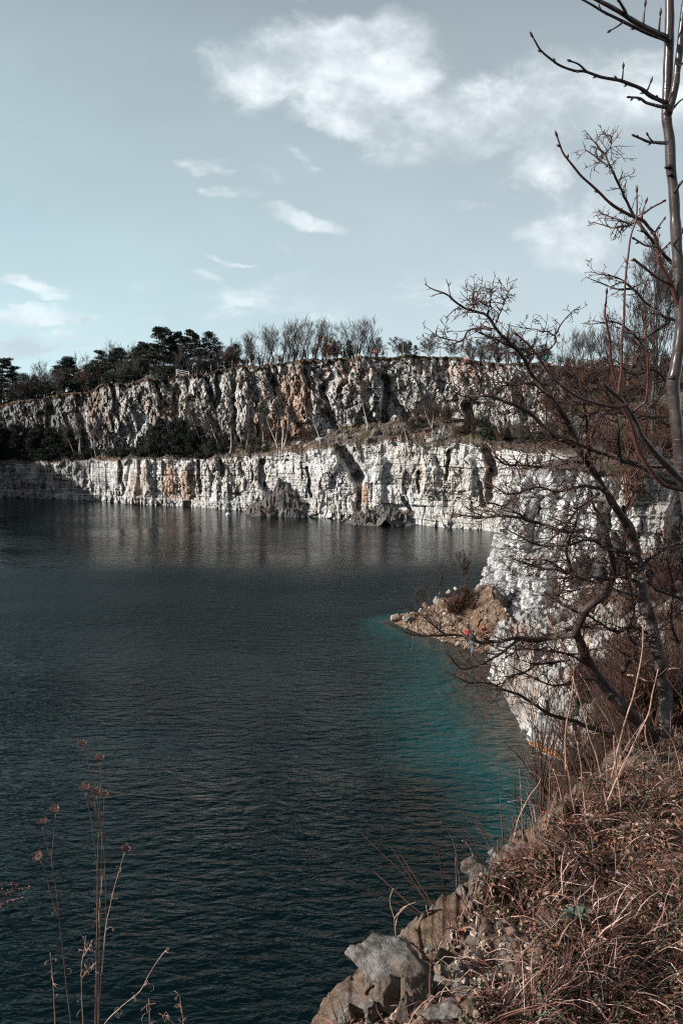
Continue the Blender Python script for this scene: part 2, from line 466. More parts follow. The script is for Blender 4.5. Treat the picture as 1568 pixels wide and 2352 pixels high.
def build_world():
    w = bpy.data.worlds.new('World'); SC.world = w; w.use_nodes = True
    nt = w.node_tree; t = NT(nt)
    bg = nt.nodes['Background']
    sky = t.n('ShaderNodeTexSky', sky_type='NISHITA', sun_disc=False)
    sky.sun_elevation = SUN_EL; sky.sun_rotation = SUN_AZ; sky.air_density = 1.0; sky.dust_density = 1.5; sky.ozone_density = 1.0; sky.altitude = 200
    hsv = t.n('ShaderNodeHueSaturation', {'Saturation': 0.78, 'Value': 0.62, 'Color': sky.outputs[0]})
    tc = t.n('ShaderNodeTexCoord'); d = tc.outputs['Generated']
    sx = t.n('ShaderNodeSeparateXYZ', {0: d})
    y = t.math('MAXIMUM', sx.outputs[1], 0.08)
    u = t.math('DIVIDE', sx.outputs[0], y); v = t.math('DIVIDE', sx.outputs[2], y)
    front = t.ramp(sx.outputs[1], 0.08, 0.3)
    uv = t.n('ShaderNodeCombineXYZ', {0: u, 1: v, 2: 0.0}).outputs[0]
    # clouds: soft banks at fixed bearings, torn by noise
    warp = t.n('ShaderNodeTexNoise', {'Vector': uv, 'Scale': 5.0, 'Detail': 5.0, 'Roughness': 0.6})
    wv = t.n('ShaderNodeVectorMath', {0: warp.outputs[1], 1: (0.5, 0.5, 0.5)}, operation='SUBTRACT')
    wv = t.n('ShaderNodeVectorMath', {0: wv.outputs[0], 'Scale': 0.10}, operation='SCALE')
    uw = t.n('ShaderNodeVectorMath', {0: uv, 1: wv.outputs[0]}, operation='ADD').outputs[0]
    su = t.n('ShaderNodeSeparateXYZ', {0: uw})
    def blob(cx, cy, rx, ry, rot=0.0, k=1.0):
        r = ray(cx, cy); u0, v0 = r[0] / r[1], r[2] / r[1]
        a, b2 = rx / FD, ry / FD
        du = t.math('SUBTRACT', su.outputs[0], u0); dv = t.math('SUBTRACT', su.outputs[1], v0)
        c, s = math.cos(rot), math.sin(rot)
        p = t.math('DIVIDE', t.math('ADD', t.math('MULTIPLY', du, c), t.math('MULTIPLY', dv, s)), a)
        q = t.math('DIVIDE', t.math('SUBTRACT', t.math('MULTIPLY', dv, c), t.math('MULTIPLY', du, s)), b2)
        e = t.math('SUBTRACT', 1.0, t.math('ADD', t.math('MULTIPLY', p, p), t.math('MULTIPLY', q, q)))
        return t.math('MULTIPLY', t.math('MAXIMUM', e, -1.0), k)
    def bank(lst):
        r = None
        for b in lst:
            e = blob(*b); r = e if r is None else t.math('MAXIMUM', r, e)
        return r
    big = bank([(780, 165, 300, 125, -0.06, 1.0), (600, 180, 130, 90, 0, 0.8), (905, 95, 100, 85, 0.2, 0.9), (790, 260, 190, 70, -0.2, 1.0), (1030, 240, 260, 90, 0.15, 0.75),
                (1250, 225, 240, 120, 0.05, 0.72), (1460, 215, 250, 110, 0.1, 0.72), (1040, 335, 190, 45, 0.05, 0.5), (1230, 370, 110, 90, 0.3, 0.4), (1330, 530, 170, 90, 0, 0.28)])
    thin = bank([(460, 375, 80, 24, -0.12, 0.8), (535, 442, 95, 17, -0.03, 0.7), (705, 508, 135, 28, -0.18, 0.95), (530, 612, 75, 11, -0.12, 1.0), (62, 662, 110, 20, -0.15, 0.9),
                 (90, 722, 150, 34, 0.0, 1.0), (70, 790, 210, 45, 0.1, 0.9), (490, 655, 70, 14, -0.3, 0.7), (690, 350, 60, 16, -0.5, 0.5), (560, 710, 280, 45, 0.0, 0.45), (880, 680, 300, 50, 0.05, 0.35), (1180, 440, 170, 30, 0.1, 0.3)])
    n1 = t.noise(t.mapping(uv, (1.0, 1.6, 1), (0, 0, 0.25)), 7.0, 8, 0.62, 0.3)
    n2 = t.noise(t.mapping(uv, (1.0, 3.4, 1), (0, 0, -0.15)), 11.0, 7, 0.62, 0.4)
    cb = t.ramp(t.math('ADD', t.math('MULTIPLY', big, 0.62), t.math('MULTIPLY', t.math('SUBTRACT', n1, 0.5), 1.65)), -0.05, 0.52)
    ct = t.ramp(t.math('ADD', t.math('MULTIPLY', thin, 0.6), t.math('MULTIPLY', t.math('SUBTRACT', n2, 0.5), 1.5)), 0.05, 0.55)
    cl = t.math('MAXIMUM', t.math('MULTIPLY', cb, 0.92), t.math('MULTIPLY', ct, 0.62))
    cl = t.math('MULTIPLY', cl, front)
    # elsewhere round the horizon: ordinary broken cloud
    zz = t.math('MAXIMUM', sx.outputs[2], 0.06)
    pl = t.n('ShaderNodeCombineXYZ', {0: t.math('DIVIDE', sx.outputs[0], zz), 1: t.math('DIVIDE', sx.outputs[1], zz), 2: 0.0}).outputs[0]
    nb = t.ramp(t.noise(pl, 0.9, 6, 0.6), 0.50, 0.72)
    cl = t.math('MAXIMUM', cl, t.math('MULTIPLY', t.math('MULTIPLY', nb, t.math('SUBTRACT', 1.0, front)), 0.6))
    # thin high veil whitening the whole sky
    veil = t.math('MULTIPLY', t.noise(t.mapping(uv, (1, 2.2, 1)), 2.2, 5, 0.55), 0.9)
    low = t.ramp(sx.outputs[2], 0.62, 0.02, False)
    side = t.ramp(sx.outputs[0], 0.35, -0.55)
    vc = t.mix(low, VEIL_TOP, t.mix(side, VEIL_LOW_R, VEIL_LOW_L))
    vf = t.math('MULTIPLY', t.math('ADD', VEIL, t.math('MULTIPLY', t.math('SUBTRACT', veil, 0.45), 0.35)), t.ramp(sx.outputs[2], 0.80, 0.42))
    vf = t.math('MULTIPLY', vf, t.math('ADD', 0.35, t.math('MULTIPLY', t.ramp(sx.outputs[1], -0.5, 0.3), 0.65)))
    base = t.mix(vf, hsv.outputs[0], vc)
    shade = t.noise(t.mapping(uv, (1.0, 1.5, 1), (0, 0, 0.3), (0.3, 0.1, 0)), 6.0, 6, 0.6)
    cc = t.mix(t.ramp(shade, 0.35, 0.62), CLOUD_HI, CLOUD_LO)
    out = t.mix(cl, base, cc)
    t.put(bg.inputs[0], out); bg.inputs[1].default_value = SKY_STR
SKY_STR = 0.10
VEIL = 0.78; VEIL_TOP = (2.75, 3.2, 3.5); VEIL_LOW_L = (6.2, 8.5, 9.1); VEIL_LOW_R = (6.3, 7.5, 8.0)
CLOUD_HI = (8.3, 8.9, 9.2); CLOUD_LO = (4.5, 5.1, 5.5)
build_world()
SC.view_settings.view_transform = 'Standard'; SC.view_settings.look = 'None'
SC.view_settings.exposure = 0.32; SC.view_settings.gamma = 1.0
SC.render.film_transparent = False
SC.cycles.max_bounces = 5; SC.cycles.diffuse_bounces = 2; SC.cycles.glossy_bounces = 3; SC.cycles.transmission_bounces = 2; SC.cycles.transparent_max_bounces = 4
SC.cycles.use_denoising = False; SC.cycles.pixel_filter_type = 'BLACKMAN_HARRIS'; SC.cycles.filter_width = 1.15
SC.cycles.sample_clamp_indirect = 4.0
SC.cycles.caustics_reflective = False; SC.cycles.caustics_refractive = False
# ------------------------------------------------------------------ the far quarry wall (two tiers) as one displaced sheet
TAB = np.array([
 # x    base  top1  back  wl  rim  ws
 [-250, 1139, 1075, 1063, 10, 872, 5],  # unseen columns: rim raised to throw shade over the left end
 [-110, 1140, 1072, 1058, 10, 915, 5],
 [0,    1142, 1068, 1052, 10, 930, 5],
 [60,   1143, 1064, 1050, 9,  921, 4],
 [190,  1147, 1058, 1043, 8,  901, 4],
 [235,  1150, 1057, 1038, 7,  884, 4],
 [280,  1154, 1055, 1035, 7,  876, 4],
 [340,  1157, 1055, 1038, 7,  868, 4],
 [450,  1163, 1056, 1040, 8,  858, 4],
 [540,  1169, 1052, 1015, 10, 848, 5],
 [640,  1178, 1045, 1006, 12, 833, 5],
 [700,  1184, 1038, 1000, 13, 826, 5],
 [760,  1189, 1028, 985,  14, 823, 5],
 [850,  1196, 1018, 968,  16, 822, 5],
 [920,  1200, 1017, 958,  18, 824, 5],
 [1000, 1206, 1018, 952,  20, 828, 6],
 [1075, 1212, 1022, 965,  18, 836, 6],
 [1130, 1217, 1028, 978,  17, 840, 7],
 [1200, 1224, 1035, 985,  16, 840, 10],
 [1300, 1232, 1045, 1000, 16, 842, 18],
 [1450, 1245, 1060, 1010, 18, 845, 26],
 [1600, 1260, 1070, 1015, 20, 848, 30],
 [1850, 1285, 1085, 1020, 20, 850, 30]], float)

def polar_cols():
    xs = np.concatenate([np.arange(-250, 1850, 1.3)])
    cols = []
    K = np.array([np.interp(xs, TAB[:, 0], TAB[:, k]) for k in range(1, 7)]).T
    ker = np.ones(25) / 25
    for k in range(6):
        p = np.pad(K[:, k], 12, mode='edge'); K[:, k] = np.convolve(p, ker, 'valid')
    th, r0, z1, wl, z2, ws, z3, px = [], [], [], [], [], [], [], []
    for x, (b, t1, bk, w, rm, s) in zip(xs, K):
        r = ray(x, 1010); theta = math.atan2(r[0], r[1])
        # base distance
        rb = ray(x, b); rho0 = -CAM[2] / rb[2] * math.hypot(rb[0], rb[1])
        def zat(y, rho):
            q = ray(x, y); return CAM[2] + q[2] / math.hypot(q[0], q[1]) * rho
        th.append(theta); r0.append(rho0); z1.append(zat(t1, rho0 + 1.2)); wl.append(w)
        z2.append(zat(bk, rho0 + 1.2 + w)); ws.append(s); z3.append(zat(rm, rho0 + 1.2 + w + s)); px.append(x)
    # wall returning along the left, outside the frame, round to behind the camera; rim raised to cast shade
    thL = np.linspace(math.radians(-118), th[0], 260, endpoint=False)
    rL = 90.0 / np.abs(np.sin(thL)); rL = rL * (r0[0] / (90.0 / abs(math.sin(th[0]))))
    n = len(thL)
    f = lambda arr: np.concatenate([np.full(n, arr[0]), arr])
    return (np.concatenate([thL, th]), np.concatenate([rL, r0]), f(z1), f(wl), f(z2), f(ws), f(z3), np.concatenate([np.linspace(-1500, px[0] - 1, n), px]))

def flutes(s, z, w, seed):
    """vertical ribs with steep right-hand sides"""
    x = s / w + 0.5 * (fbm(s / (w * 4), z / (w * 5), None, seed, 3) - 0.5) * 3
    c = np.floor(x); f = x - c
    a = _hash(c, c * 0 + np.floor(z / (w * 4.0) + 3 * _hash(c, c * 0, c * 0, seed + 3)), c * 0, seed + 1)
    return a * np.where(f < 0.75, (f / 0.75) ** 0.8, 1 - sstep(0.75, 1.0, f)), a

def lower_disp(s, z, px):
    left = sstep(660, 520, px)
    cen = 1 - left
    d = 2.6 * (fbm(s / 15, z / 60, None, 3, 3) - 0.5)
    amp = 0.32 + 0.85 * sstep(0.42, 0.66, fbm(s / 9, z / 7, None, 9, 3))   # broken zones and smooth panels
    v, ex, ez, ti = blocks(s, z, 5.2, 3.3, 21)
    hz = sstep(0.45, 0.6, fbm(s / 6, z / 3, None, 11, 3))
    d += (0.55 * (v - 0.5) + 0.6 * ti) * (0.5 + cen) - 0.55 * (1 - sstep(0.0, 0.26, ex)) * (v > 0.55) * cen - 0.34 * (1 - sstep(0.0, 0.2, ez)) * hz
    v, ex, ez, ti = blocks(s, z, 2.0, 1.5, 41)
    hz2 = sstep(0.5, 0.62, fbm(s / 4, z / 2, None, 13, 3))
    d += amp * (0.55 * (v - 0.5) + 0.6 * ti) - 0.2 * (1 - sstep(0.0, 0.14, ex)) * hz2
    v, ex, ez, ti = blocks(s, z, 0.85, 0.62, 61)
    d += amp * (0.28 * (v - 0.5) + 0.3 * ti)
    f, a = flutes(s, z, 2.3, 81)
    d += f * (0.25 * cen + 1.0 * left)
    f, a = flutes(s + 5, z, 0.9, 91)
    d += f * (0.1 * cen + 0.4 * left) * amp
    w = 0.3 * fbm(s / 1.5, z / 1.5, None, 95, 3)
    d += amp * (0.62 * facets(s + w, z + w, 2.2, 2.6, 311) + 0.5 * facets(s + w, z, 0.95, 1.15, 321) + 0.30 * facets(s, z + w, 0.5, 0.55, 331))
    bed = np.abs(((z / 1.05 + 0.35 * fbm(s / 9, z / 9, None, 97, 3)) % 1.0) - 0.5)
    d -= 0.30 * sstep(0.40, 0.49, bed) * sstep(0.38, 0.55, fbm(s / 5, z / 1.5, None, 98, 3))
    d += 0.3 * (fbm(s / 1.3, z / 1.6, None, 71, 4) - 0.5)
    d -= 0.8 * sstep(0.63, 0.66, fbm(s / 5.0, z / 6.0, None, 77, 3))
    return d

def upper_disp(s, z, px):
    q = s + 0.35 * z
    d = 4.4 * (fbm(s / 13, z / 26, None, 103, 3) - 0.5)
    d += 1.0 * (ridged(q / 5.5, z / 10.0, 113, 3) - 0.45)
    f, a = flutes(s + 0.3 * z, z, 2.6, 105)
    d += 0.8 * f
    w = 0.5 * fbm(s / 2, z / 2, None, 109, 3)
    d += 1.6 * facets(q + w, z + w, 3.0, 4.6, 141) + 1.3 * facets(s - 0.2 * z + w, z, 1.5, 2.1, 145) + 0.9 * facets(s + 0.1 * z, z + w, 0.75, 0.95, 149) + 0.5 * facets(s, z, 0.4, 0.42, 153)
    d += 0.8 * (fbm(s / 1.3, z / 1.5, None, 181, 4, 0.6) - 0.5)
    d -= 1.0 * sstep(0.58, 0.63, fbm(q / 3.5, z / 5.0, None, 187, 3))
    return d

# recesses, clefts and buttresses seen in the wall: (x0,y0)-(x1,y1) in plan of the elevation, half width, depth (m, + = into the rock)
CLEFTS = [
 (785, 1035, 822, 1092, 17, 5.0), (822, 1092, 826, 1165, 9, 2.2), (600, 1062, 603, 1118, 10, 2.6), (612, 1118, 628, 1165, 11, 2.4), (508, 1060, 510, 1090, 7, 2.2),
 (1118, 1036, 1136, 1085, 13, 4.2), (1122, 1085, 1128, 1140, 10, 3.0), (1105, 1110, 1112, 1160, 7, 1.8), (884, 868, 882, 962, 10, 3.4), (895, 905, 930, 962, 9, 2.6),
 (738, 890, 772, 990, 9, 3.2), (478, 868, 488, 935, 8, 2.6), (510, 860, 498, 930, 9, 2.6), (365, 880, 368, 935, 6, 2.0), (262, 880, 275, 960, 8, 2.2), (1072, 935, 1082, 978, 15, 5.5),
 (705, 1075, 712, 1140, 4, 1.6), (1030, 1035, 1028, 1100, 5, 1.6), (960, 1085, 964, 1130, 5, 1.6), (455, 1062, 460, 1130, 6, 1.8), (275, 1060, 278, 1140, 5, 1.6), (620, 850, 640, 900, 8, 2.0),
 (540, 940, 545, 1010, 6, 1.8), (925, 1145, 948, 1180, 5, 1.5), (800, 1150, 812, 1175, 6, -1.4), (700, 850, 712, 930, 8, 1.8), (820, 850, 800, 900, 14, -1.6), (1185, 880, 1205, 960, 9, 2.2),
 (560, 865, 556, 1000, 16, -1.8), (860, 870, 866, 950, 14, -1.6), (770, 1040, 745, 1110, 14, -1.2), (872, 1060, 868, 1150, 14, -1.3), (985, 1060, 990, 1120, 18, -0.9), (1075, 1060, 1080, 1130, 10, -1.0),
 (420, 1070, 425, 1140, 12, -1.1), (330, 1070, 335, 1130, 10, -0.9), (190, 960, 200, 1020, 10, 2.4), (120, 940, 112, 990, 9, 2.0), (410, 890, 402, 960, 10, 2.0)]

def cleft_disp(X, Y, big):
    d = np.zeros_like(X)
    nx = X + 7 * (fbm(X / 22, Y / 22, None, 301, 3) - 0.5) * 2; ny = Y
    for x0, y0, x1, y1, w, dep in CLEFTS:
        vx, vy = x1 - x0, y1 - y0; L2 = vx * vx + vy * vy
        t = np.clip(((nx - x0) * vx + (ny - y0) * vy) / L2, 0, 1)
        dist = np.hypot(nx - x0 - t * vx, (ny - y0 - t * vy) * 0.9)
        d += -dep * (1 - sstep(w * 0.45, w * 1.15, dist))
    return d

def far_wall():
    th, r0, z1, wl, z2, ws, z3, px = polar_cols()
    nC = len(th)
    bx, by = r0 * np.sin(th), r0 * np.cos(th)
    s = np.concatenate([[0], np.cumsum(np.hypot(np.diff(bx), np.diff(by)))])
    rows = []
    def seg(n, f, typ, end=False):
        tt = np.linspace(0, 1, n, endpoint=end)
        for t in tt: rows.append((f(t), typ, t))
    L = lambda a, b, t: a + (b - a) * t
    o1 = r0 + 1.2; o2 = o1 + wl; o3 = o2 + ws
    seg(3, lambda t: (L(r0 - 1.5, r0, t), np.full(nC, L(-3.0, 0.0, t))), 'u')
    seg(82, lambda t: (L(r0, o1, t), z1 * t), 'l')
    seg(30, lambda t: (L(o1, o2, t), L(z1, z2, t ** 1.15)), 'g')
    seg(96, lambda t: (L(o2, o3, t), L(z2, z3, t ** 0.95)), 'w')
    seg(12, lambda t: (L(o3, o3 + 8, t), z3 + 0.7 * t ** 0.6), 'r')
    seg(10, lambda t: (L(o3 + 8, o3 + 60, t), z3 + 0.7 + 1.0 * t), 'p')
    seg(8, lambda t: (L(o3 + 60, o3 + 2600, t * t), z3 * (1 - t) + 36 * t + 1.7), 'q', True)
    nR = len(rows)
    RHO = np.array([r[0][0] for r in rows]); Z = np.array([r[0][1] for r in rows])
    wL = np.array([{'u': 0.6, 'l': 1.0, 'g': max(0, 1 - r[2] * 3.0)}.get(r[1], 0.0) for r in rows])[:, None]
    wU = np.array([{'w': 1.0, 'g': max(0, (r[2] - 0.75) * 4.0), 'r': max(0, 1 - r[2] * 2.0)}.get(r[1], 0.0) for r in rows])[:, None]
    wG = np.array([{'g': min(1, 4 * r[2] * (1.15 - r[2])), 'r': 0.8 * min(1, 3 * r[2]), 'p': 0.8, 'q': 0.4}.get(r[1], 0.0) for r in rows])[:, None]
    tier = np.array([{'u': 0, 'l': 0, 'g': 1.0}.get(r[1], 1.0) for r in rows])[:, None] * np.ones((1, nC))
    # fade the upper crag into a scrubby bank at the right
    bank = sstep(1180, 1330, px)[None, :]
    SS = np.broadcast_to(s[None, :], Z.shape)
    PX = np.broadcast_to(px[None, :], Z.shape)
    # elevation picture coordinates of every row
    q = CAM[2] + 0 * Z
    v = (Z - CAM[2]) / RHO * np.sqrt(1 + np.tan(np.clip(th, -1.2, 1.2))[None, :] ** 2)
    PY = 1176 - FD * (v * CP + SP) / (CP - v * SP)
    D = wL * lower_disp(SS, Z, PX) + wU * upper_disp(SS, Z + 40, PX) * (1 - 0.75 * bank)
    wal = np.clip(wL + wU, 0, 1)
    D += wal * cleft_disp(PX, PY, s) * (PX > -100)
    # toe ledge along the water
    toe = np.clip(1 - Z / (1.2 + 0.7 * vnoise(SS / 6, SS * 0, None, 5)), 0, 1) * wL
    D += 1.3 * sstep(0, 0.25, toe)
    g = wG * (1.5 * (fbm(SS / 4.0, RHO / 4.0, None, 201, 5) - 0.5) + 0.5 * (ridged(SS / 1.6, RHO / 1.6, 221, 3) - 0.4))
    rimn = np.array([{'r': 1.0, 'p': 1.0, 'q': 1.0, 'w': max(0, (r[2] - 0.6) / 0.4)}.get(r[1], 0.0) for r in rows])[:, None]
    Z2 = Z + g + rimn * (1.7 * (fbm(SS / 5.0, SS * 0 + 3, None, 231, 4) - 0.5) + 1.3 * (fbm(SS / 22.0, SS * 0 + 3, None, 237, 2) - 0.5))
    ztop1 = np.array([{'l': max(0, (r[2] - 0.75) / 0.25), 'g': max(0, 1 - 1.6 * r[2])}.get(r[1], 0.0) for r in rows])[:, None]
    Z2 = Z2 + ztop1 * 1.4 * (fbm(SS / 3.0, SS * 0 + 8, None, 241, 4) - 0.5)
    R2 = RHO - D
    X = R2 * np.sin(th)[None, :]; Y = R2 * np.cos(th)[None, :]
    V = np.stack([X, Y, Z2], -1).reshape(-1, 3)
    F = grid_faces(nR, nC)
    # where iron and clay stain the wall
    rust = np.zeros_like(Z)
    for cx, cy, rx, ry, k in [(672, 930, 60, 80, 1.0), (640, 985, 70, 45, 1.0), (385, 945, 45, 70, 0.55), (215, 935, 45, 75, 0.7), (390, 1110, 25, 50, 0.9), (430, 1120, 30, 45, 0.7), (300, 1110, 35, 40, 0.35),
                              (820, 860, 80, 45, 0.35), (1070, 1110, 90, 45, 0.35), (1060, 855, 120, 28, 0.6), (830, 1135, 14, 32, 0.9), (1128, 1100, 22, 70, 0.7), (600, 900, 80, 60, 0.3), (940, 1100, 100, 60, 0.15)]:
        rust = np.maximum(rust, k * np.clip(1.3 - np.hypot((PX - cx) / rx, (PY - cy) / ry), 0, 1))
    rust = np.where(PX < -100, 0.3, rust) + 0.03 * (tier > 0.7)
    soil = np.clip(bank * np.array([{'w': 0.95, 'r': 0.9}.get(r[1], 0.0) for r in rows])[:, None] * sstep(0.36, 0.52, fbm(SS / 6, Z / 6, None, 251, 4) + 0.22 * sstep(1300, 1400, PX)), 0, 1)
    lsoil = np.array([{'g': min(1.0, r[2] * 7) * min(1.0, (1.02 - r[2]) * 9)}.get(r[1], 0.0) for r in rows])[:, None]
    soil = np.maximum(soil, np.clip(lsoil * (0.55 + 0.7 * sstep(0.3, 0.6, fbm(SS / 1.5, RHO / 1.5, None, 255, 3))), 0, 1))
    rimgrass = np.array([{'w': max(0, (r[2] - 0.89) / 0.11) ** 1.3, 'r': 1, 'p': 1, 'q': 1}.get(r[1], 0.0) for r in rows])[:, None]
    soil = np.maximum(soil, sstep(0.45, 0.62, rimgrass * 0.62 + fbm(SS / 2.5, Z / 2.5, None, 261, 3) * 0.45))
    grey = 0.40 * (tier > 0.7) + 1.1 * sstep(420, -20, PX)  # second term darkens the left end in colour, deepening its shade
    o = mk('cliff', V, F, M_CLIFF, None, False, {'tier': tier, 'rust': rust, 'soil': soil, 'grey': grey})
    tag(o, kind='structure')
    return o, V, F, (th, r0, o1, o2, o3, px)

CLIFF, CV, CF, CINFO = far_wall()

# ------------------------------------------------------------------ the near right-hand wall: rock face that turns into an earthy bank towards the viewer
NP = np.array([  # plan of the foot, set-in of the top, height of the top, soil amount
 [30, 118, 6, 12.5, 0.0], [25, 100, 5, 12.3, 0.0], [22, 82, 5, 12.2, 0.0], [16, 68, 4, 12.2, 0.0], [12.2, 60.5, 4.2, 12.2, 0.0], [10.8, 56.6, 4.0, 12.2, 0.0], [10.9, 54.4, 3.8, 12.2, 0.0], [12.5, 51.6, 3.6, 12.2, 0.0], [15.0, 48.9, 3.4, 12.2, 0.0], [18.2, 46.3, 3.2, 12.0, 0.0], [21.4, 44.3, 3.0, 12.0, 0.1], [24.8, 42.6, 3.2, 12.0, 0.1], [27.6, 39.0, 4.5, 11.8, 0.4], [29.0, 34, 6.0, 11.4, 0.8], [28, 26, 6.5, 11.0, 1.0], [24, 18, 6.0, 10.8, 1.0], [19, 10, 5, 10.6, 1.0], [15, 2, 4, 10.6, 1.0], [14, -8, 4, 10.6, 1.0]], float)

def near_wall():
    P = catmull(NP, 0.17)
    d = np.hypot(np.diff(P[:, 0]), np.diff(P[:, 1])); s = np.concatenate([[0], np.cumsum(d)])
    ns = int(s[-1] / 0.12); si = np.linspace(0, s[-1], ns)
    P = np.array([np.interp(si, s, P[:, k]) for k in range(5)]).T; s = si
    T = np.gradient(P[:, :2], axis=0)
    k = np.ones(41) / 41
    for c in (0, 1): T[:, c] = np.convolve(np.pad(T[:, c], 20, mode='edge'), k, 'valid')
    T /= np.linalg.norm(T, axis=1, keepdims=True)
    N = np.stack([-T[:, 1], T[:, 0]], 1)      # into the land
    if N[len(N) // 4, 0] < 0: N = -N
    rows = []
    for t in np.linspace(-0.12, 1, 110): rows.append(('f', t))
    for t in np.linspace(0.03, 1, 24): rows.append(('t', t))
    nR = len(rows)
    tt = np.array([r[1] for r in rows])[:, None]; isf = np.array([r[0] == 'f' for r in rows])[:, None]
    H = P[None, :, 3]; W = P[None, :, 2]; soil0 = P[None, :, 4]
    S = np.broadcast_to(s[None, :], (nR, ns))
    tf = np.clip(tt, -1, 1)
    Zf = H * tf; Of = W * np.where(tf > 0, np.interp(tf, [0, 0.12, 0.36, 0.8, 0.94, 1.0], [0, 0.08, 0.30, 0.66, 0.80, 1.0]), tf * 0.4)
    ext = np.full((1, ns), 34.0)
    Zt = H + 0.6 * tt * 0.5; Ot = W + ext * tt
    Z = np.where(isf, Zf, Zt); O = np.where(isf, Of, Ot)
    fw = np.where(isf, sstep(-0.1, 0.03, tt) * 1.0, np.clip(1 - tt * 5, 0, 1))
    rock = fw * (1 - 0.8 * soil0)
    # buttresses stepping out towards the lake, cut by clefts, in thin beds
    up = sstep(2.0, 5.0, Z)
    def steps(w, seed):
        x = -S / w + 0.8 * (fbm(S / (w * 2), Z / (w * 3), None, seed, 3) - 0.5)
        cc = np.floor(x); f = x - cc
        a = _hash(cc, np.floor(Z / (w * 0.9) + 4 * _hash(cc, cc * 0, cc * 0, seed + 2)), cc * 0, seed + 1)
        return (0.35 + a) * np.where(f < 0.18, sstep(0, 0.18, f), 1 - (f - 0.18) / 0.82)
    D = (0.8 * steps(5.2, 401) + 0.22 * steps(1.7, 403) * (0.4 + 0.6 * up)) - 0.7
    fx = -S / 0.75 + 0.9 * fbm(S / 2, Z / 5, None, 405, 3); cc = np.floor(fx); fr = fx - cc
    D += (0.12 * _hash(cc, np.floor(Z / 2.6 + 3 * _hash(cc, cc * 0, cc * 0, 6)), cc * 0, 7)) * np.where(fr < 0.25, fr / 0.25, 1 - (fr - 0.25) / 0.75)
    v, ex, ez, ti = blocks(S, Z, 3.0, 2.1, 411)
    D += 1.2 * (v - 0.5) + 0.8 * ti - 0.35 * (1 - sstep(0, 0.22, ex))
    v, ex, ez, ti = blocks(S, Z, 1.0, 0.85, 431)
    D += 0.50 * (v - 0.5) + 0.3 * ti - 0.24 * (1 - sstep(0, 0.11, ez)) - 0.24 * (1 - sstep(0, 0.11, ex)) * (v > 0.35)
    v, ex, ez, ti = blocks(S, Z, 0.5, 0.42, 451)
    D += 0.18 * (v - 0.5) + 0.2 * ti
    w = 0.3 * fbm(S / 1.0, Z / 1.0, None, 465, 3)
    D += 0.55 * facets(S + w, Z + w, 2.0, 2.8, 421) + 0.16 * facets(S + w, Z, 0.8, 1.1, 425) + 0.09 * facets(S, Z + w, 0.36, 0.42, 427)
    D += 1.0 * (fbm(S / 8.0, Z / 14.0, None, 461, 3) - 0.5) + 0.12 * (fbm(S / 0.9, Z / 0.9, None, 471, 4) - 0.5)
    D -= 0.8 * sstep(0.60, 0.64, fbm(S / 3.2, Z / 4.0, None, 481, 3))
    D = D * rock
    for yc, w, dep in ((21.4, 0.8, 3.2), (17.2, 0.35, 1.3), (14.6, 0.3, 1.1), (25.0, 0.5, 1.5)):
        yy = P[None, :, 0] + 0.5 * (vnoise(Z / 1.5, Z * 0, None, 7) - 0.5)
        D -= dep * (1 - sstep(w * 0.4, w, np.abs(yy - yc))) * rock * sstep(1.5, 3, Z) * (P[None, :, 1] < 56)
    D += 1.2 * (fbm(S / 2.5, Z / 2.0, None, 491, 5) - 0.5) * soil0 * fw
    O2 = O - D
    X = P[None, :, 0] + N[None, :, 0] * O2; Y = P[None, :, 1] + N[None, :, 1] * O2
    Z2 = Z + np.where(isf, 0, 0.5 * (fbm(S / 3.0, O / 3.0, None, 501, 4) - 0.5))
    V = np.stack([X, Y, Z2], -1).reshape(-1, 3)
    top = np.where(isf, sstep(0.95, 1.0, tt), 1.0) * np.ones_like(S)
    soil = np.clip(soil0 * sstep(0.2, 0.45, fbm(S / 2, Z / 2, None, 511, 4) + soil0 * 0.35) + top * 0.95, 0, 1)
    rust = 0.02 + 0.5 * soil0 + 0 * S + 0.2 * (1 - sstep(1.0, 4.0, Z)) * (S > 0)
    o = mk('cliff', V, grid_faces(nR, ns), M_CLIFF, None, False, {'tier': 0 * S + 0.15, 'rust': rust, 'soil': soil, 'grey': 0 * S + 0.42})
    tag(o, kind='structure')
    return o, V, grid_faces(nR, ns)
NWALL, NV, NF = near_wall()

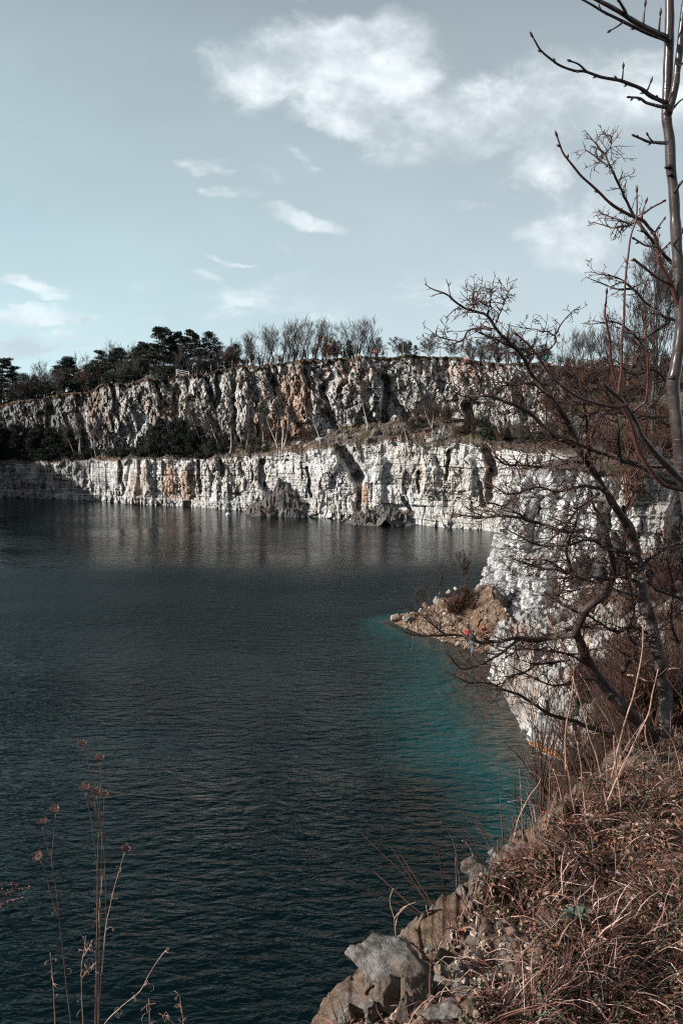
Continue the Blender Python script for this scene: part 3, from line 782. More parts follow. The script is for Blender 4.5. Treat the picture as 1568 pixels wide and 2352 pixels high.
# ------------------------------------------------------------------ rubbly apron and earthy bank between the water and the near wall
SHORE = np.array([[13.0, 62], [11.0, 59], [10.4, 56], [10.3, 52], [9.9, 48], [9.3, 44], [9.1, 39], [9.3, 35.5], [9.25, 33], [9.5, 31.6], [10.6, 29.5], [9.9, 25], [8.0, 19], [5.6, 12], [3.6, 7], [1.2, 3.8], [-1.6, 2.8], [-8, 1.7], [-20, -4], [-45, -22]])
def apron():
    xs = np.concatenate([np.arange(-40, 2, 1.0), np.arange(2, 9, 0.2), np.arange(9, 21, 0.1), np.arange(21, 42, 0.4)])
    ys = np.concatenate([np.arange(-20, 12, 0.4), np.arange(12, 30, 0.16), np.arange(30, 60, 0.12)])
    X, Y = np.meshgrid(xs, ys)
    ds = seg_dist(X, Y, SHORE, False)
    poly = np.vstack([SHORE, [[-45, -40], [60, -40], [60, 62]]])
    ds = np.where(inside_poly(X, Y, poly), ds, -ds)
    dw = ds + 1.1 * (fbm(X / 2.2, Y / 2.2, None, 551, 3) - 0.5) * sstep(9, 14, Y)
    k = np.interp(Y, [12, 28, 33, 38, 44, 60], [1.3, 1.0, 0.55, 0.40, 0.32, 0.30])
    lip = 0.9 + 1.6 * sstep(32, 35, Y) * sstep(43, 39, Y)
    Z = np.where(dw > 0, k * dw + lip * sstep(0, 1.0, dw), 1.2 * dw)
    cap = np.interp(Y, [6, 12, 24, 34], [10.6, 10.2, 9.0, 7.5]); Z = np.where(Z > cap - 1, cap - 1 + (Z - cap + 1) / (1 + (Z - cap + 1)), Z)
    xe = np.interp(Y, [-6, 0, 1.7, 3, 5.3, 7, 10, 14], [-6, -5, 0.3, 1.0, 2.6, 4.4, 6, 9])
    Z = np.maximum(Z, 11.2 - 1.25 * np.maximum(0, Y - 6.6) - 4.0 * np.maximum(0, xe - X))
    rubb = sstep(27, 33, Y)
    qt = Z / 0.62 + 0.9 * (fbm(X / 1.6, Y / 1.6, None, 571, 3) - 0.5) + 0.5 * facets(X, Y, 0.9, 0.9, 573, 0.5)
    Zt = 0.62 * (np.floor(qt) + sstep(0.55, 0.95, qt - np.floor(qt)))
    Z = np.where(dw > 0.1, Z + (Zt - Z) * 0.85 * rubb, Z)
    a = sstep(-0.2, 0.6, dw)
    w = 0.2 * fbm(X / 0.7, Y / 0.7, None, 553, 3)
    Z = Z + a * (0.5 * facets(X + w, Y, 1.3, 1.1, 555, 2.0) + 0.32 * facets(X, Y + w, 0.6, 0.55, 557, 2.0) + 0.15 * facets(X, Y, 0.3, 0.3, 559, 1.5)) * (0.35 + 0.65 * rubb) + a * 0.5 * (fbm(X / 1.1, Y / 1.1, None, 561, 4) - 0.5)
    soil = np.clip(0.30 * rubb * sstep(0.3, 0.6, fbm(X / 0.8, Y / 0.8, None, 567, 4)) + (1 - rubb) * 0.95 + sstep(3.5, 8.0, ds + 4 * (fbm(X / 1.5, Y / 1.5, None, 563, 3) - 0.5)) * 0.75 * rubb, 0, 1)
    V = np.stack([X, Y, np.maximum(Z, -1.5)], -1).reshape(-1, 3)
    F = grid_faces(len(ys), len(xs))
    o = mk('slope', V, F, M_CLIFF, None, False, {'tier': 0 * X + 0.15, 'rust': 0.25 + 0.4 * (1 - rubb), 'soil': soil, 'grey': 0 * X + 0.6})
    tag(o, kind='structure')
    return V, F
_v, _f = None, None

# ------------------------------------------------------------------ gravel spit at the foot of the near wall
SPIT = np.array([[3.9, 54.2], [4.6, 52.6], [6.2, 50.4], [8.0, 48.3], [9.4, 46.3], [10.6, 44.5], [13.5, 46], [14.5, 58], [12.5, 59.6], [10.6, 58.9], [8.6, 57.8], [6.8, 56.8], [5.2, 55.6]])
def inside_poly(px, py, poly):
    r = np.zeros(px.shape, bool); n = len(poly)
    for i in range(n):
        x1, y1 = poly[i]; x2, y2 = poly[(i + 1) % n]
        c = ((y1 > py) != (y2 > py)) & (px < (x2 - x1) * (py - y1) / (y2 - y1 + 1e-12) + x1)
        r ^= c
    return r
def seg_dist(px, py, poly, closed=True):
    d = np.full(px.shape, 1e9); n = len(poly)
    for i in range(n if closed else n - 1):
        a = poly[i]; b = poly[(i + 1) % n]; v = b - a; L2 = (v ** 2).sum() + 1e-12
        t = np.clip(((px - a[0]) * v[0] + (py - a[1]) * v[1]) / L2, 0, 1)
        d = np.minimum(d, np.hypot(px - a[0] - t * v[0], py - a[1] - t * v[1]))
    return d
def spit():
    xs = np.arange(2.5, 14.5, 0.07); ys = np.arange(43.5, 61, 0.07)
    X, Y = np.meshgrid(xs, ys)
    sh = [SPIT[i] for i in (9, 10, 11, 12, 0, 1, 2, 3, 4, 5)]
    ds = seg_dist(X, Y, np.array(sh), False)
    ins = inside_poly(X, Y, SPIT)
    dsd = np.where(ins, ds, -ds)
    Z = np.where(dsd > 0, 0.54 * dsd ** 1.02 * (0.25 + 0.75 * sstep(13.2, 11.4, X)), 0.5 * dsd)
    Z = Z + 1.0 * (fbm(X / 1.6, Y / 1.6, None, 601, 5) - 0.5) * sstep(-0.3, 1.0, dsd) + (0.2 * facets(X, Y, 1.0, 0.8, 613, 1.6) + 0.11 * facets(X, Y, 0.4, 0.36, 617, 1.6)) * sstep(0.1, 1.2, dsd) + 0.14 * (ridged(X / 0.5, Y / 0.5, 611, 3) - 0.4) * sstep(-0.2, 0.4, dsd)
    V = np.stack([X, Y, np.maximum(Z, -1.2)], -1).reshape(-1, 3)
    o = mk('gravel_spit', V, grid_faces(len(ys), len(xs)), M_SPIT, None, False)
    tag(o, kind='structure')
    return V, grid_faces(len(ys), len(xs))
SPV, SPF = spit()
_v, _f = apron()
NF = np.vstack([NF, _f + len(NV)]); NV = np.vstack([NV, _v])

# ------------------------------------------------------------------ water and lake bed
def water():
    xs = np.concatenate([np.linspace(-260, -100, 10), np.linspace(-95, 45, 141), np.linspace(50, 200, 8)])
    ys = np.concatenate([np.linspace(-80, 0, 8), np.linspace(2, 120, 119), np.linspace(124, 220, 12)])
    X, Y = np.meshgrid(xs, ys)
    shore2 = np.array([[24, 82], [18, 66], [12.6, 60], [9, 58], [3.9, 54.2], [6.2, 50.4], [8.2, 47.6], [9.2, 44], [9.0, 38], [9.2, 34], [9.2, 31.5], [10.4, 29], [9.6, 25], [7.4, 19], [5.5, 13]])
    d = seg_dist(X, Y, shore2, False)
    # the turquoise shelf is widest off the spit and thins out behind it and below the viewer
    k = np.interp(Y, [0, 15, 22, 30, 38, 46, 54, 58, 66, 90], [6, 3.0, 1.5, 0.8, 0.74, 1.0, 1.9, 3.4, 6, 9])
    d = d * k
    calm = 1 - 0.74 * sstep(62, 92, Y - 0.12 * X + 10 * (vnoise(X / 9, Y / 9, None, 3) - 0.5))
    V = np.stack([X, Y, 0 * X], -1).reshape(-1, 3)
    o = mk('water', V, grid_faces(len(ys), len(xs)), M_WATER, None, True, {'shore': d, 'calm': calm, 'ruffle': sstep(24, 60, Y) * (0.16 + 0.84 * sstep(0.3, 0.95, calm))})
    tag(o, kind='structure')
water()

BV_FAR = BVHTree.FromPolygons([tuple(v) for v in CV.tolist()], CF.tolist())
BV_NEAR = BVHTree.FromPolygons([tuple(v) for v in NV.tolist()], NF.tolist())
BV_SPIT = BVHTree.FromPolygons([tuple(v) for v in SPV.tolist()], SPF.tolist())
DOWN = Vector((0, 0, -1))
def drop(x, y, *bvs):
    z = 0.0
    for b in (bvs or (BV_FAR, BV_NEAR)):
        h = b.ray_cast(Vector((x, y, 90.0)), DOWN)
        if h[0] is not None: z = max(z, h[0].z)
    return z
def hit(px, py, *bvs):
    o = Vector(CAM); r = Vector(ray(px, py)).normalized(); best = None
    for b in (bvs or (BV_FAR,)):
        h = b.ray_cast(o, r)
        if h[0] is not None and (best is None or h[3] < best[3]): best = h
    return None if best is None else np.array(best[0])
def rim(px, back):
    th, r0, o1, o2, o3, pxs = CINFO
    t = np.interp(px, pxs, th); r = np.interp(px, pxs, o3) + back
    x, y = r * math.sin(t), r * math.cos(t)
    return np.array([x, y, drop(x, y, BV_FAR)])
def ledge(px, f):
    """a point on the ledge between the tiers, f = 0 outer edge, 1 foot of the upper wall"""
    th, r0, o1, o2, o3, pxs = CINFO
    t = np.interp(px, pxs, th); a = np.interp(px, pxs, o1); b = np.interp(px, pxs, o2); r = a + (b - a) * f
    x, y = r * math.sin(t), r * math.cos(t)
    return np.array([x, y, drop(x, y, BV_FAR)])

# ------------------------------------------------------------------ rubble heaps at the foot of the far wall
def rubble(x0, x1, ytop, xpeak, label, seed):
    c = at_z((x0 + x1) / 2, np.interp((x0 + x1) / 2, TAB[:, 0], TAB[:, 1]), 0.0)
    rr = math.hypot(c[0], c[1])
    wid = (x1 - x0) / FD * rr
    top = (np.interp(xpeak, TAB[:, 0], TAB[:, 1]) - ytop) / FD * rr
    dirr = np.array([c[0], c[1]]) / rr; side = np.array([dirr[1], -dirr[0]])
    n = 120
    a = np.linspace(-0.62, 0.62, n); bq = np.linspace(-0.75, 0.35, 80)
    A, B = np.meshgrid(a, bq)
    pk = (xpeak - (x0 + x1) / 2) / (x1 - x0)
    wv = 0.35 * (fbm(A * 4, B * 4, None, seed + 30, 3) - 0.5)
    dd = wv + np.hypot((A - pk * np.clip(1 - np.abs(A) * 1.2, 0, 1)) * 2.0, np.minimum(B, 0) * 1.35)
    h = np.clip(1.05 - dd, -0.3, 1.2)
    h = h * top
    s = A * wid; q = B * wid * 0.55
    rk = 1.5 * (ridged(s / 2.2, q / 2.2, seed, 3) - 0.4) + 0.9 * (fbm(s / 0.9, q / 0.9, None, seed + 3, 4) - 0.5)
    v, ex, ez, ti = blocks(s + 0.5 * q, q, 0.9, 0.8, seed + 9)
    rk += 0.4 * (v - 0.5) + 1.9 * facets(s, q, 1.2, 1.0, seed + 15) + 1.0 * facets(s, q, 0.55, 0.5, seed + 19)
    h = h + rk * sstep(-0.1, 0.5, h) * 0.8
    X = s * side[0] + (q) * dirr[0]; Y = s * side[1] + q * dirr[1]
    V = np.stack([X, Y, np.maximum(h, -1.0)], -1).reshape(-1, 3)
    o = mk('rubble_heap', V, grid_faces(len(bq), n), M_RUBBLE, None, False, loc=(c[0], c[1], 0))
    tag(o, label, 'rubble heap', 'rubble heaps fallen at the foot of the far cliff')
rubble(572, 742, 1118, 655, 'tall dark grey rubble heap fallen in a cone at the foot of the lower cliff', 700)
rubble(800, 985, 1168, 880, 'low wide rubble heap strewn along the waterline under the lower cliff', 750)
# ------------------------------------------------------------------ trees on the far rim and on the ledge
ORD = ['first', 'second', 'third', 'fourth', 'fifth', 'sixth', 'seventh', 'eighth', 'ninth', 'tenth', 'eleventh', 'twelfth', 'thirteenth', 'fourteenth', 'fifteenth', 'sixteenth', 'seventeenth', 'eighteenth', 'nineteenth', 'twentieth']
for _t, _n in (('twenty', 'thirtieth'), ('thirty', 'fortieth'), ('forty', 'fiftieth'), ('fifty', 'sixtieth'), ('sixty', 'seventieth'), ('seventy', 'eightieth'), ('eighty', 'ninetieth'), ('ninety', 'hundredth')): ORD += [_t + '-' + w for w in ORD[:9]] + [_n]

def perp(d, rg, ang):
    d = unit(d); r = rg.normal(size=3); r = unit(r - d * (r @ d))
    return unit(d * math.cos(ang) + r * math.sin(ang))

def grow(tb, rg, p, d, L, r, lvl, up=0.25, n=4, spread=(0.35, 0.8), kidsn=(4, 7), shrink=(0.45, 0.7), rmin=0.02, wob=0.12, sides=3):
    P = [np.array(p, float)]; dd = unit(d); ds = []
    for i in range(n):
        dd = unit(dd + rg.normal(size=3) * wob + np.array([0, 0, up * 0.25])); ds.append(dd)
        P.append(P[-1] + dd * L / n)
    R = np.linspace(r, max(rmin, r * 0.45), n + 1)
    tb.add(P, R, sides if lvl > 1 else 3, cap=False)
    if lvl <= 0: return
    k = rg.integers(*kidsn)
    for i in range(k):
        t = rg.uniform(0.3, 1.0); q = t * n; i0 = min(int(q), n - 1)
        pp = P[i0] + (P[i0 + 1] - P[i0]) * (q - i0)
        nd = perp(ds[i0], rg, rg.uniform(*spread)); nd = unit(nd + np.array([0, 0, up]))
        grow(tb, rg, pp, nd, L * rg.uniform(*shrink), max(rmin, r * (1 - 0.55 * t) * 0.6), lvl - 1, up, max(2, n - 1), spread, kidsn, shrink, rmin, wob, sides)

def bare_tree(seed, h, forks, up, spread, barkm, twigm, rmin=0.022, crownbase=0.25, name='bare_tree', kn=(4, 7), lv=3):
    """unit-height leafless tree: tapered trunk (child) and a crown of bare twigs (child)"""
    rg = np.random.default_rng(seed)
    root = empty(name)
    tr = Tubes(); cr = Tubes()
    for f in range(forks):
        b = np.array([rg.normal() * 0.12, rg.normal() * 0.12, -0.4]) if forks > 1 else np.array([0, 0, -0.4])
        lean = np.array([rg.normal() * 0.2, rg.normal() * 0.2, 1.0]) if forks > 1 else np.array([rg.normal() * 0.04, rg.normal() * 0.04, 1])
        hh = h * rg.uniform(0.72, 0.92); n = 9
        P = [b]; d = unit(lean)
        for i in range(n):
            d = unit(d + rg.normal(size=3) * 0.06 + np.array([0, 0, 0.05])); P.append(P[-1] + d * hh / n)
        r0 = h * 0.0135 / forks ** 0.25
        tr.add(P, np.linspace(r0, r0 * 0.22, n + 1), 6)
        P = np.array(P)
        nb = int(15 / forks ** 0.5) + 3
        for i in range(nb):
            t = crownbase + (1 - crownbase) * (i + rg.uniform()) / nb; q = t * n; i0 = min(int(q), n - 1)
            pp = P[i0] + (P[i0 + 1] - P[i0]) * (q - i0)
            nd = perp(P[i0 + 1] - P[i0], rg, rg.uniform(*spread)); nd = unit(nd + np.array([0, 0, up]))
            grow(cr, rg, pp, nd, h * rg.uniform(0.20, 0.36) * (1.15 - 0.6 * t), r0 * (1 - t * 0.7) * 0.5, lv - 1, up, 4, (0.3, 0.75), kn, (0.4, 0.68), rmin)
    a = tr.build('trunk', barkm, root); c = cr.build('crown', twigm, root)
    kids(root, a, c)
    return root

def leaf_clump(tb, rg, c, size, n, leaf, tints):
    """a cloud of small leaf-sized quads in a flattened clump"""
    p = rg.normal(size=(n, 3)); p /= np.maximum(np.linalg.norm(p, axis=1, keepdims=True), 1e-6)
    p *= rg.uniform(0.25, 1.0, (n, 1)) ** 0.5
    p = p * np.asarray(size) + np.asarray(c)
    a = rg.normal(size=(n, 3)); a[:, 2] *= 0.7; a /= np.linalg.norm(a, axis=1, keepdims=True)
    b = np.cross(a, rg.normal(size=(n, 3))); b /= np.maximum(np.linalg.norm(b, axis=1, keepdims=True), 1e-6)
    s = leaf * rg.uniform(0.6, 1.3, (n, 1))
    V = np.stack([p - a * s - b * s * 0.3, p + a * s * 0.2 - b * s * 0.45, p + a * s, p + b * s * 0.42], 1).reshape(-1, 3)
    F = np.arange(4 * n).reshape(-1, 4)
    col = np.repeat(np.asarray(tints)[rg.integers(0, len(tints), n)] * rg.uniform(0.75, 1.25, (n, 1)), 4, axis=0)
    tb.raw(V, F, col)

PINE_T = [(0.022, 0.034, 0.022), (0.032, 0.046, 0.026), (0.017, 0.027, 0.020), (0.045, 0.052, 0.030)]
def pine(seed, h, wid, base, layered=True, name='pine_tree', tints=PINE_T, n=46, bark=None):
    rg = np.random.default_rng(seed)
    root = empty(name); tr = Tubes(); cr = Tubes(); lb = Tubes()
    nseg = 8; P = [np.array([0, 0, -0.5])]; d = np.array([0, 0, 1.0])
    for i in range(nseg):
        d = unit(d + rg.normal(size=3) * np.array([0.05, 0.05, 0.01])); P.append(P[-1] + d * (h + 0.3) / nseg)
    P = np.array(P); tr.add(P, np.linspace(h * 0.018, h * 0.005, nseg + 1), 7)
    for i in range(n):
        t = base + (0.985 - base) * (i + 0.5 * rg.uniform()) / n
        q = t * nseg; i0 = min(int(q), nseg - 1); pp = P[i0] + (P[i0 + 1] - P[i0]) * (q - i0)
        prof = (1 - ((t - base) / (1 - base)) ** 1.0) ** 0.8 * (0.5 + 0.5 * min(1, (t - base) * 5 + 0.3))
        a = rg.uniform(0, 2 * math.pi); L = wid * prof * rg.uniform(0.45, 1.1) + 0.03 * h
        e = pp + np.array([math.cos(a) * L, math.sin(a) * L, L * rg.uniform(-0.05, 0.35)])
        lb.add([pp, (pp + e) / 2 + np.array([0, 0, -0.03 * h * 0.3]), e], [h * 0.006, h * 0.004, h * 0.002], 3, (0.07, 0.05, 0.04))
        for w in (1.0, 0.62):
            c = pp + (e - pp) * w + rg.normal(size=3) * 0.1 * wid * np.array([1, 1, 0.4])
            sz = np.array([0.24, 0.24, 0.095 if layered else 0.17]) * wid * rg.uniform(0.8, 1.35)
            leaf_clump(lb, rg, c, sz + 0.04, int(80 * rg.uniform(0.7, 1.2)), 0.011 * h + 0.045, tints)
    a = tr.build('trunk', bark or M_BARK_PINE, root); c = lb.build('crown', M_NEEDLE, root, False)
    kids(root, a, c)
    return root

def scrub(seed, h, stems, mat, spread=0.5, rmin=0.016, name='scrub_bush', lv=2, kn=(4, 7)):
    rg = np.random.default_rng(seed)
    tb = Tubes()
    for i in range(stems):
        a = rg.uniform(0, 2 * math.pi); lean = rg.uniform(0, spread)
        d = np.array([math.cos(a) * lean, math.sin(a) * lean, 1.0])
        grow(tb, rg, (rg.normal() * 0.12 * h, rg.normal() * 0.12 * h, -0.15), d, h * rg.uniform(0.5, 1.0), 0.02 * h, lv, 0.2, 4, (0.25, 0.7), kn, (0.4, 0.7), rmin)
    return tb.build(name, mat)

def evergreen_bush(seed, h, w, name='evergreen_bush', tints=PINE_T, n=26):
    rg = np.random.default_rng(seed); tb = Tubes()
    for i in range(6):
        a = rg.uniform(0, 6.3); tb.add([(0, 0, -0.3), (math.cos(a) * w * 0.15, math.sin(a) * w * 0.15, h * 0.4), (math.cos(a) * w * 0.4, math.sin(a) * w * 0.4, h * 0.8)], [0.05, 0.035, 0.012], 3, (0.05, 0.038, 0.03))
    for i in range(n):
        a = rg.uniform(0, 6.3); r = w * 0.5 * math.sqrt(rg.uniform()); z = h * rg.uniform(0.05, 0.95) * (1 - 0.45 * (r / (w * 0.5)) ** 2)
        leaf_clump(tb, rg, (math.cos(a) * r, math.sin(a) * r, z), np.array([0.2, 0.2, 0.12]) * w * rg.uniform(0.6, 1.2), 40, 0.10 + 0.015 * h, tints)
    return tb.build(name, M_NEEDLE, None, False)

def used(root, first):
    return first

class Stock:
    """places copies of a few grown variants: the first placement of each variant moves the original"""
    def __init__(s, makers): s.m = makers; s.o = [None] * len(makers)
    def put(s, k, loc, rz, sc, label, cat, group):
        k %= len(s.m)
        if s.o[k] is None:
            o = s.m[k](); s.o[k] = o
            o.location = Vector([float(v) for v in loc]); o.rotation_euler = (0, 0, rz); o.scale = sc
        else:
            o = dup(s.o[k], loc, rz, sc)
        return tag(o, label, cat, group)

def where(px):
    for lim, txt in [(95, 'at the far left end'), (215, 'above the dim left wall'), (330, 'left of the tallest pine'), (415, 'around the tallest pine'), (500, 'right of the white railing'),
                     (575, 'where pines end'), (650, 'left above the rusty face'), (720, 'above the rusty face'), (790, 'near the reddish round tree'), (870, 'behind the two walkers'),
                     (960, 'right of the two walkers'), (1070, 'on the flat rim'), (1180, 'behind the thorn limb'), (1300, 'near the green jacket'), (2000, 'above the brown bank')]:
        if px < lim: return txt

# ---- conifers
PINES = Stock([lambda: pine(11, 10, 2.6, 0.30), lambda: pine(12, 9, 3.0, 0.22), lambda: pine(13, 8, 2.9, 0.12, False), lambda: pine(14, 10, 2.4, 0.42), lambda: pine(15, 7, 2.6, 0.08, False)])
PH = [10, 9, 8, 10, 7]
pl = [(8, 830, 0, 3, 1.1), (32, 848, 1, 5, 1), (58, 862, 4, 4, 1.1), (78, 866, 2, 9, 1), (136, 842, 2, 6, 1.1), (152, 827, 1, 4, 1.1), (180, 832, 3, 5, 1.15), (205, 842, 4, 7, 1.1), (228, 832, 2, 5, 1.1), (246, 812, 1, 6, 1.1), (266, 809, 2, 4, 1.1), (290, 806, 1, 8, 1.15),
      (312, 800, 2, 6, 1.05), (328, 794, 3, 9, 1), (347, 798, 1, 5, 1), (381, 748, 0, 5, 1.25), (405, 768, 3, 7, 1), (432, 777, 0, 9, 0.95), (459, 767, 3, 5, 1.05), (486, 772, 1, 6, 1.05), (505, 803, 4, 8, 1), (523, 800, 2, 6, 0.9), (543, 794, 4, 7, 0.95), (420, 800, 2, 8, 1.1), (470, 805, 4, 9, 1.1), (366, 800, 4, 8, 1.1),
      (799, 782, 4, 5, 0.75), (935, 786, 2, 7, 0.85), (950, 800, 4, 5, 0.8)]
pl.sort()
for i, (x, yt, k, back, wsc) in enumerate(pl):
    p = rim(x, back); t = at_dist(x, yt, math.hypot(p[0], p[1])); h = max(2.0, t[2] - p[2])
    s = h / PH[k] * (1.12 if x < 560 and x != 381 else 1.04); w = s * wsc * (1.12 if x < 560 else 1.1)
    lab = 'tallest dark pine on the rim, standing right behind the white railing' if x == 381 else 'dark %s %s, %s conifer from the left' % ('tall pine' if h > 8 else 'bushy pine', where(x), ORD[i])
    PINES.put(k, p, RNG.uniform(0, 6.28), (w, w, s), lab, 'pine tree', 'dark pines along the far rim')

# ---- bare trees
BARE = Stock([lambda: bare_tree(31, 9, 2, 0.25, (0.35, 0.75), M_BARK_FAR, M_BARK_FAR, 0.013, 0.25, 'bare_tree', (3, 6)), lambda: bare_tree(32, 9, 4, 0.28, (0.3, 0.65), M_BARK_FAR, M_BARK_FAR, 0.013, 0.25, 'bare_tree', (3, 6)), lambda: bare_tree(33, 9, 3, 0.25, (0.3, 0.7), M_BARK_FAR, M_BARK_FAR, 0.013, 0.22, 'bare_tree', (3, 6)),
              lambda: bare_tree(34, 5, 4, 0.12, (0.5, 1.1), M_BARK_FAR, M_BARK_FAR, 0.015, 0.12, 'bare_tree', (5, 8)), lambda: bare_tree(35, 5, 4, 0.1, (0.5, 1.1), M_BARK_RED, M_BARK_RED, 0.018, 0.1, 'bare_tree', (5, 9))])
BH = [9, 9, 9, 5, 5]
bl = [(105, 832, 1, 7), (185, 812, 0, 9), (290, 787, 1, 12), (302, 796, 2, 10), (420, 790, 2, 3), (552, 778, 0, 8), (571, 772, 2, 5), (588, 764, 1, 7), (604, 766, 0, 5), (618, 757, 2, 9), (634, 746, 1, 5), (648, 740, 0, 7), (660, 752, 2, 6), (678, 745, 1, 8), (694, 736, 2, 5), (706, 733, 0, 9), (722, 734, 1, 5), (741, 738, 2, 7),
      (757, 770, 4, 4), (775, 778, 4, 6), (790, 744, 0, 6), (812, 742, 2, 8), (822, 734, 1, 5), (840, 733, 0, 7), (853, 752, 2, 5), (865, 774, 3, 4), (914, 773, 3, 8), (928, 782, 3, 5), (983, 767, 3, 7), (1033, 782, 3, 9), (1080, 776, 3, 7), (1108, 771, 2, 9), (1138, 768, 3, 7), (1158, 764, 2, 9), (1190, 750, 1, 7), (1206, 774, 3, 9), (1243, 790, 3, 9),
      (1288, 768, 0, 7), (1310, 760, 2, 9), (1332, 757, 1, 7), (1352, 755, 2, 9), (1376, 757, 0, 7), (1396, 762, 1, 9), (1422, 770, 2, 7), (1450, 764, 0, 9), (1480, 770, 1, 7), (1545, 775, 2, 9)]
for i, (x, yt, k, back) in enumerate(bl):
    p = rim(x, back); t = at_dist(x, yt, math.hypot(p[0], p[1])); h = max(2.0, t[2] - p[2])
    s = h / BH[k] * 1.07; w = s * (1.15 if k < 3 else 1.35)
    kind = {0: 'slender tree', 1: 'many-stemmed tree', 2: 'forked tree', 3: 'low round tree', 4: 'reddish round tree'}[k]
    BARE.put(k, p, RNG.uniform(0, 6.28), (w, w, s), '%s %s, %s bare one from left' % (kind, where(x), ORD[i]), 'bare tree', 'leafless trees along the far rim')
# one tall bare tree nearer, behind the silver-barked trunk
tp = np.array([36.5, 80.0, 0.0]); tp[2] = drop(tp[0], tp[1])
tt = at_dist(1512, 588, 88.0); hh = tt[2] - tp[2]
px_, py_ = project(tp)
big = bare_tree(36, hh, 2, 0.28, (0.4, 0.8), M_BARK_FAR, M_BARK_FAR, 0.016, 0.2, 'bare_tree', (5, 8), 4)
r_ = ray(1512, 800); q_ = 88.0 / math.hypot(r_[0], r_[1]); big.location = (r_[0] * q_, r_[1] * q_, drop(r_[0] * q_, r_[1] * q_))
tag(big, 'very tall leafless tree standing nearer than the rim, behind the silver-barked trunk', 'bare tree')

# ---- undergrowth along the rim (dark twigs below the pines)
UNDER = Stock([lambda: scrub(51, 3, 16, M_BARK_FAR, 0.5, 0.02), lambda: scrub(52, 3, 16, M_BARK_RED, 0.6, 0.02), lambda: evergreen_bush(53, 2.6, 3.2)])
ul = []
rgu = np.random.default_rng(77)
for x in np.arange(-10, 560, 9): ul.append((x + rgu.uniform(-4, 4), rgu.uniform(1.5, 5), int(rgu.choice([0, 1, 2, 2, 0])), rgu.uniform(1.1, 1.9) * (0.82 if x < 330 else 0.58)))
for x in np.arange(565, 880, 20): ul.append((x + rgu.uniform(-6, 6), rgu.uniform(3, 8), int(rgu.choice([0, 1, 0])), rgu.uniform(0.45, 0.85)))
for x in np.arange(1075, 1480, 22): ul.append((x + rgu.uniform(-6, 6), rgu.uniform(3, 9), int(rgu.choice([0, 1, 0])), rgu.uniform(0.4, 0.8)))
ul.sort()
for i, (x, back, k, s) in enumerate(ul):
    p = rim(x, back)
    kind = ['dark brush', 'reddish brush', 'low evergreen bush'][k]
    UNDER.put(k, p, rgu.uniform(0, 6.28), (s * 1.2, s * 1.2, s), '%s %s, %s in its row' % (kind, where(x), ORD[i]), 'bush', 'undergrowth along the far rim')

# ---- ledge: birches, dark conifers and brush
BIRCH = Stock([lambda: bare_tree(61, 8, 1, 0.5, (0.35, 0.7), M_BIRCH, M_BARK_FAR, 0.018, 0.45, 'birch_tree', (3, 6)), lambda: bare_tree(62, 8, 1, 0.5, (0.35, 0.7), M_BIRCH, M_BARK_FAR, 0.018, 0.55, 'birch_tree', (3, 6))])
bi = [(179, 1053, 975, -0.32), (184, 1055, 962, -0.1), (190, 1056, 965, 0.0), (222, 1052, 980, -0.35), (247, 1045, 975, -0.2), (424, 1043, 945, -0.12), (463, 1046, 968, -0.05), (473, 1046, 940, -0.06), (505, 1043, 970, -0.3), (506, 1044, 945, 0.03), (528, 1045, 950, -0.05),
      (636, 1030, 930, -0.14), (638, 1031, 918, -0.1), (648, 1033, 905, -0.02), (650, 1030, 912, 0.06), (736, 1022, 930, -0.02), (842, 989, 888, 0.0), (936, 1013, 945, -0.12), (995, 1012, 900, -0.07), (1000, 1010, 912, -0.05), (1013, 1008, 930, 0.0), (1150, 1010, 900, 0.0), (1222, 1010, 915, 0.03), (600, 1040, 960, 0.05), (563, 1040, 975, -0.04)]
for i, (x, yb, yt, lean) in enumerate(bi):
    q = hit(x, yb)
    f = 0.5
    if q is None: continue
    r = math.hypot(q[0], q[1]); q2 = q * np.array([1, 1, 0]) * (1 + 0.5 / r); p = np.array([q2[0], q2[1], drop(q2[0], q2[1], BV_FAR)])
    if p[2] - q[2] > 3: p = q
    t = at_dist(x, yt, r); h = max(3.0, t[2] - p[2]); s = h / 8 * 1.12
    o = BIRCH.put(i % 2, p, RNG.uniform(0, 6.28), (s * 1.15, s * 1.15, s), '%s white-trunked birch on the ledge, %s from the left' % ('leaning' if abs(lean) > 0.11 else 'upright', ORD[i]), 'birch tree', 'white birches on the ledge')
    o.rotation_euler = Matrix.Rotation(lean, 3, 'Y').to_euler(); o.rotation_euler.rotate_axis('Z', RNG.uniform(0, 6.28))

LCON = Stock([lambda: pine(71, 6, 1.7, 0.06, False, 'fir_tree', [(0.02, 0.03, 0.02), (0.03, 0.04, 0.024), (0.05, 0.045, 0.03)], 40), lambda: pine(72, 7, 2.3, 0.15, False, 'fir_tree', [(0.016, 0.024, 0.017), (0.024, 0.032, 0.02)], 44)])
lc = [(x, 0.75 + 0.35 * ((i * 7) % 3 - 1) * 0.6, 972 + 22 * ((i * 5) % 4) / 3 + (x > 120) * 12, 1) for i, x in enumerate(range(-6, 176, 13))]
lc += [(320, 0.5, 1000, 0), (338, 0.6, 985, 1), (356, 0.4, 975, 0), (376, 0.7, 958, 1), (392, 0.4, 965, 1), (408, 0.6, 955, 0), (427, 0.5, 962, 1), (440, 0.4, 985, 0), (452, 0.6, 990, 1), (470, 0.5, 1000, 0), (488, 0.4, 1005, 1), (560, 0.3, 1015, 1), (580, 0.35, 1005, 0), (596, 0.3, 1010, 1), (612, 0.3, 1020, 0), (948, 0.35, 962, 0), (960, 0.5, 985, 1), (1108, 0.4, 975, 1), (1135, 0.5, 985, 0), (1165, 0.5, 985, 1)]
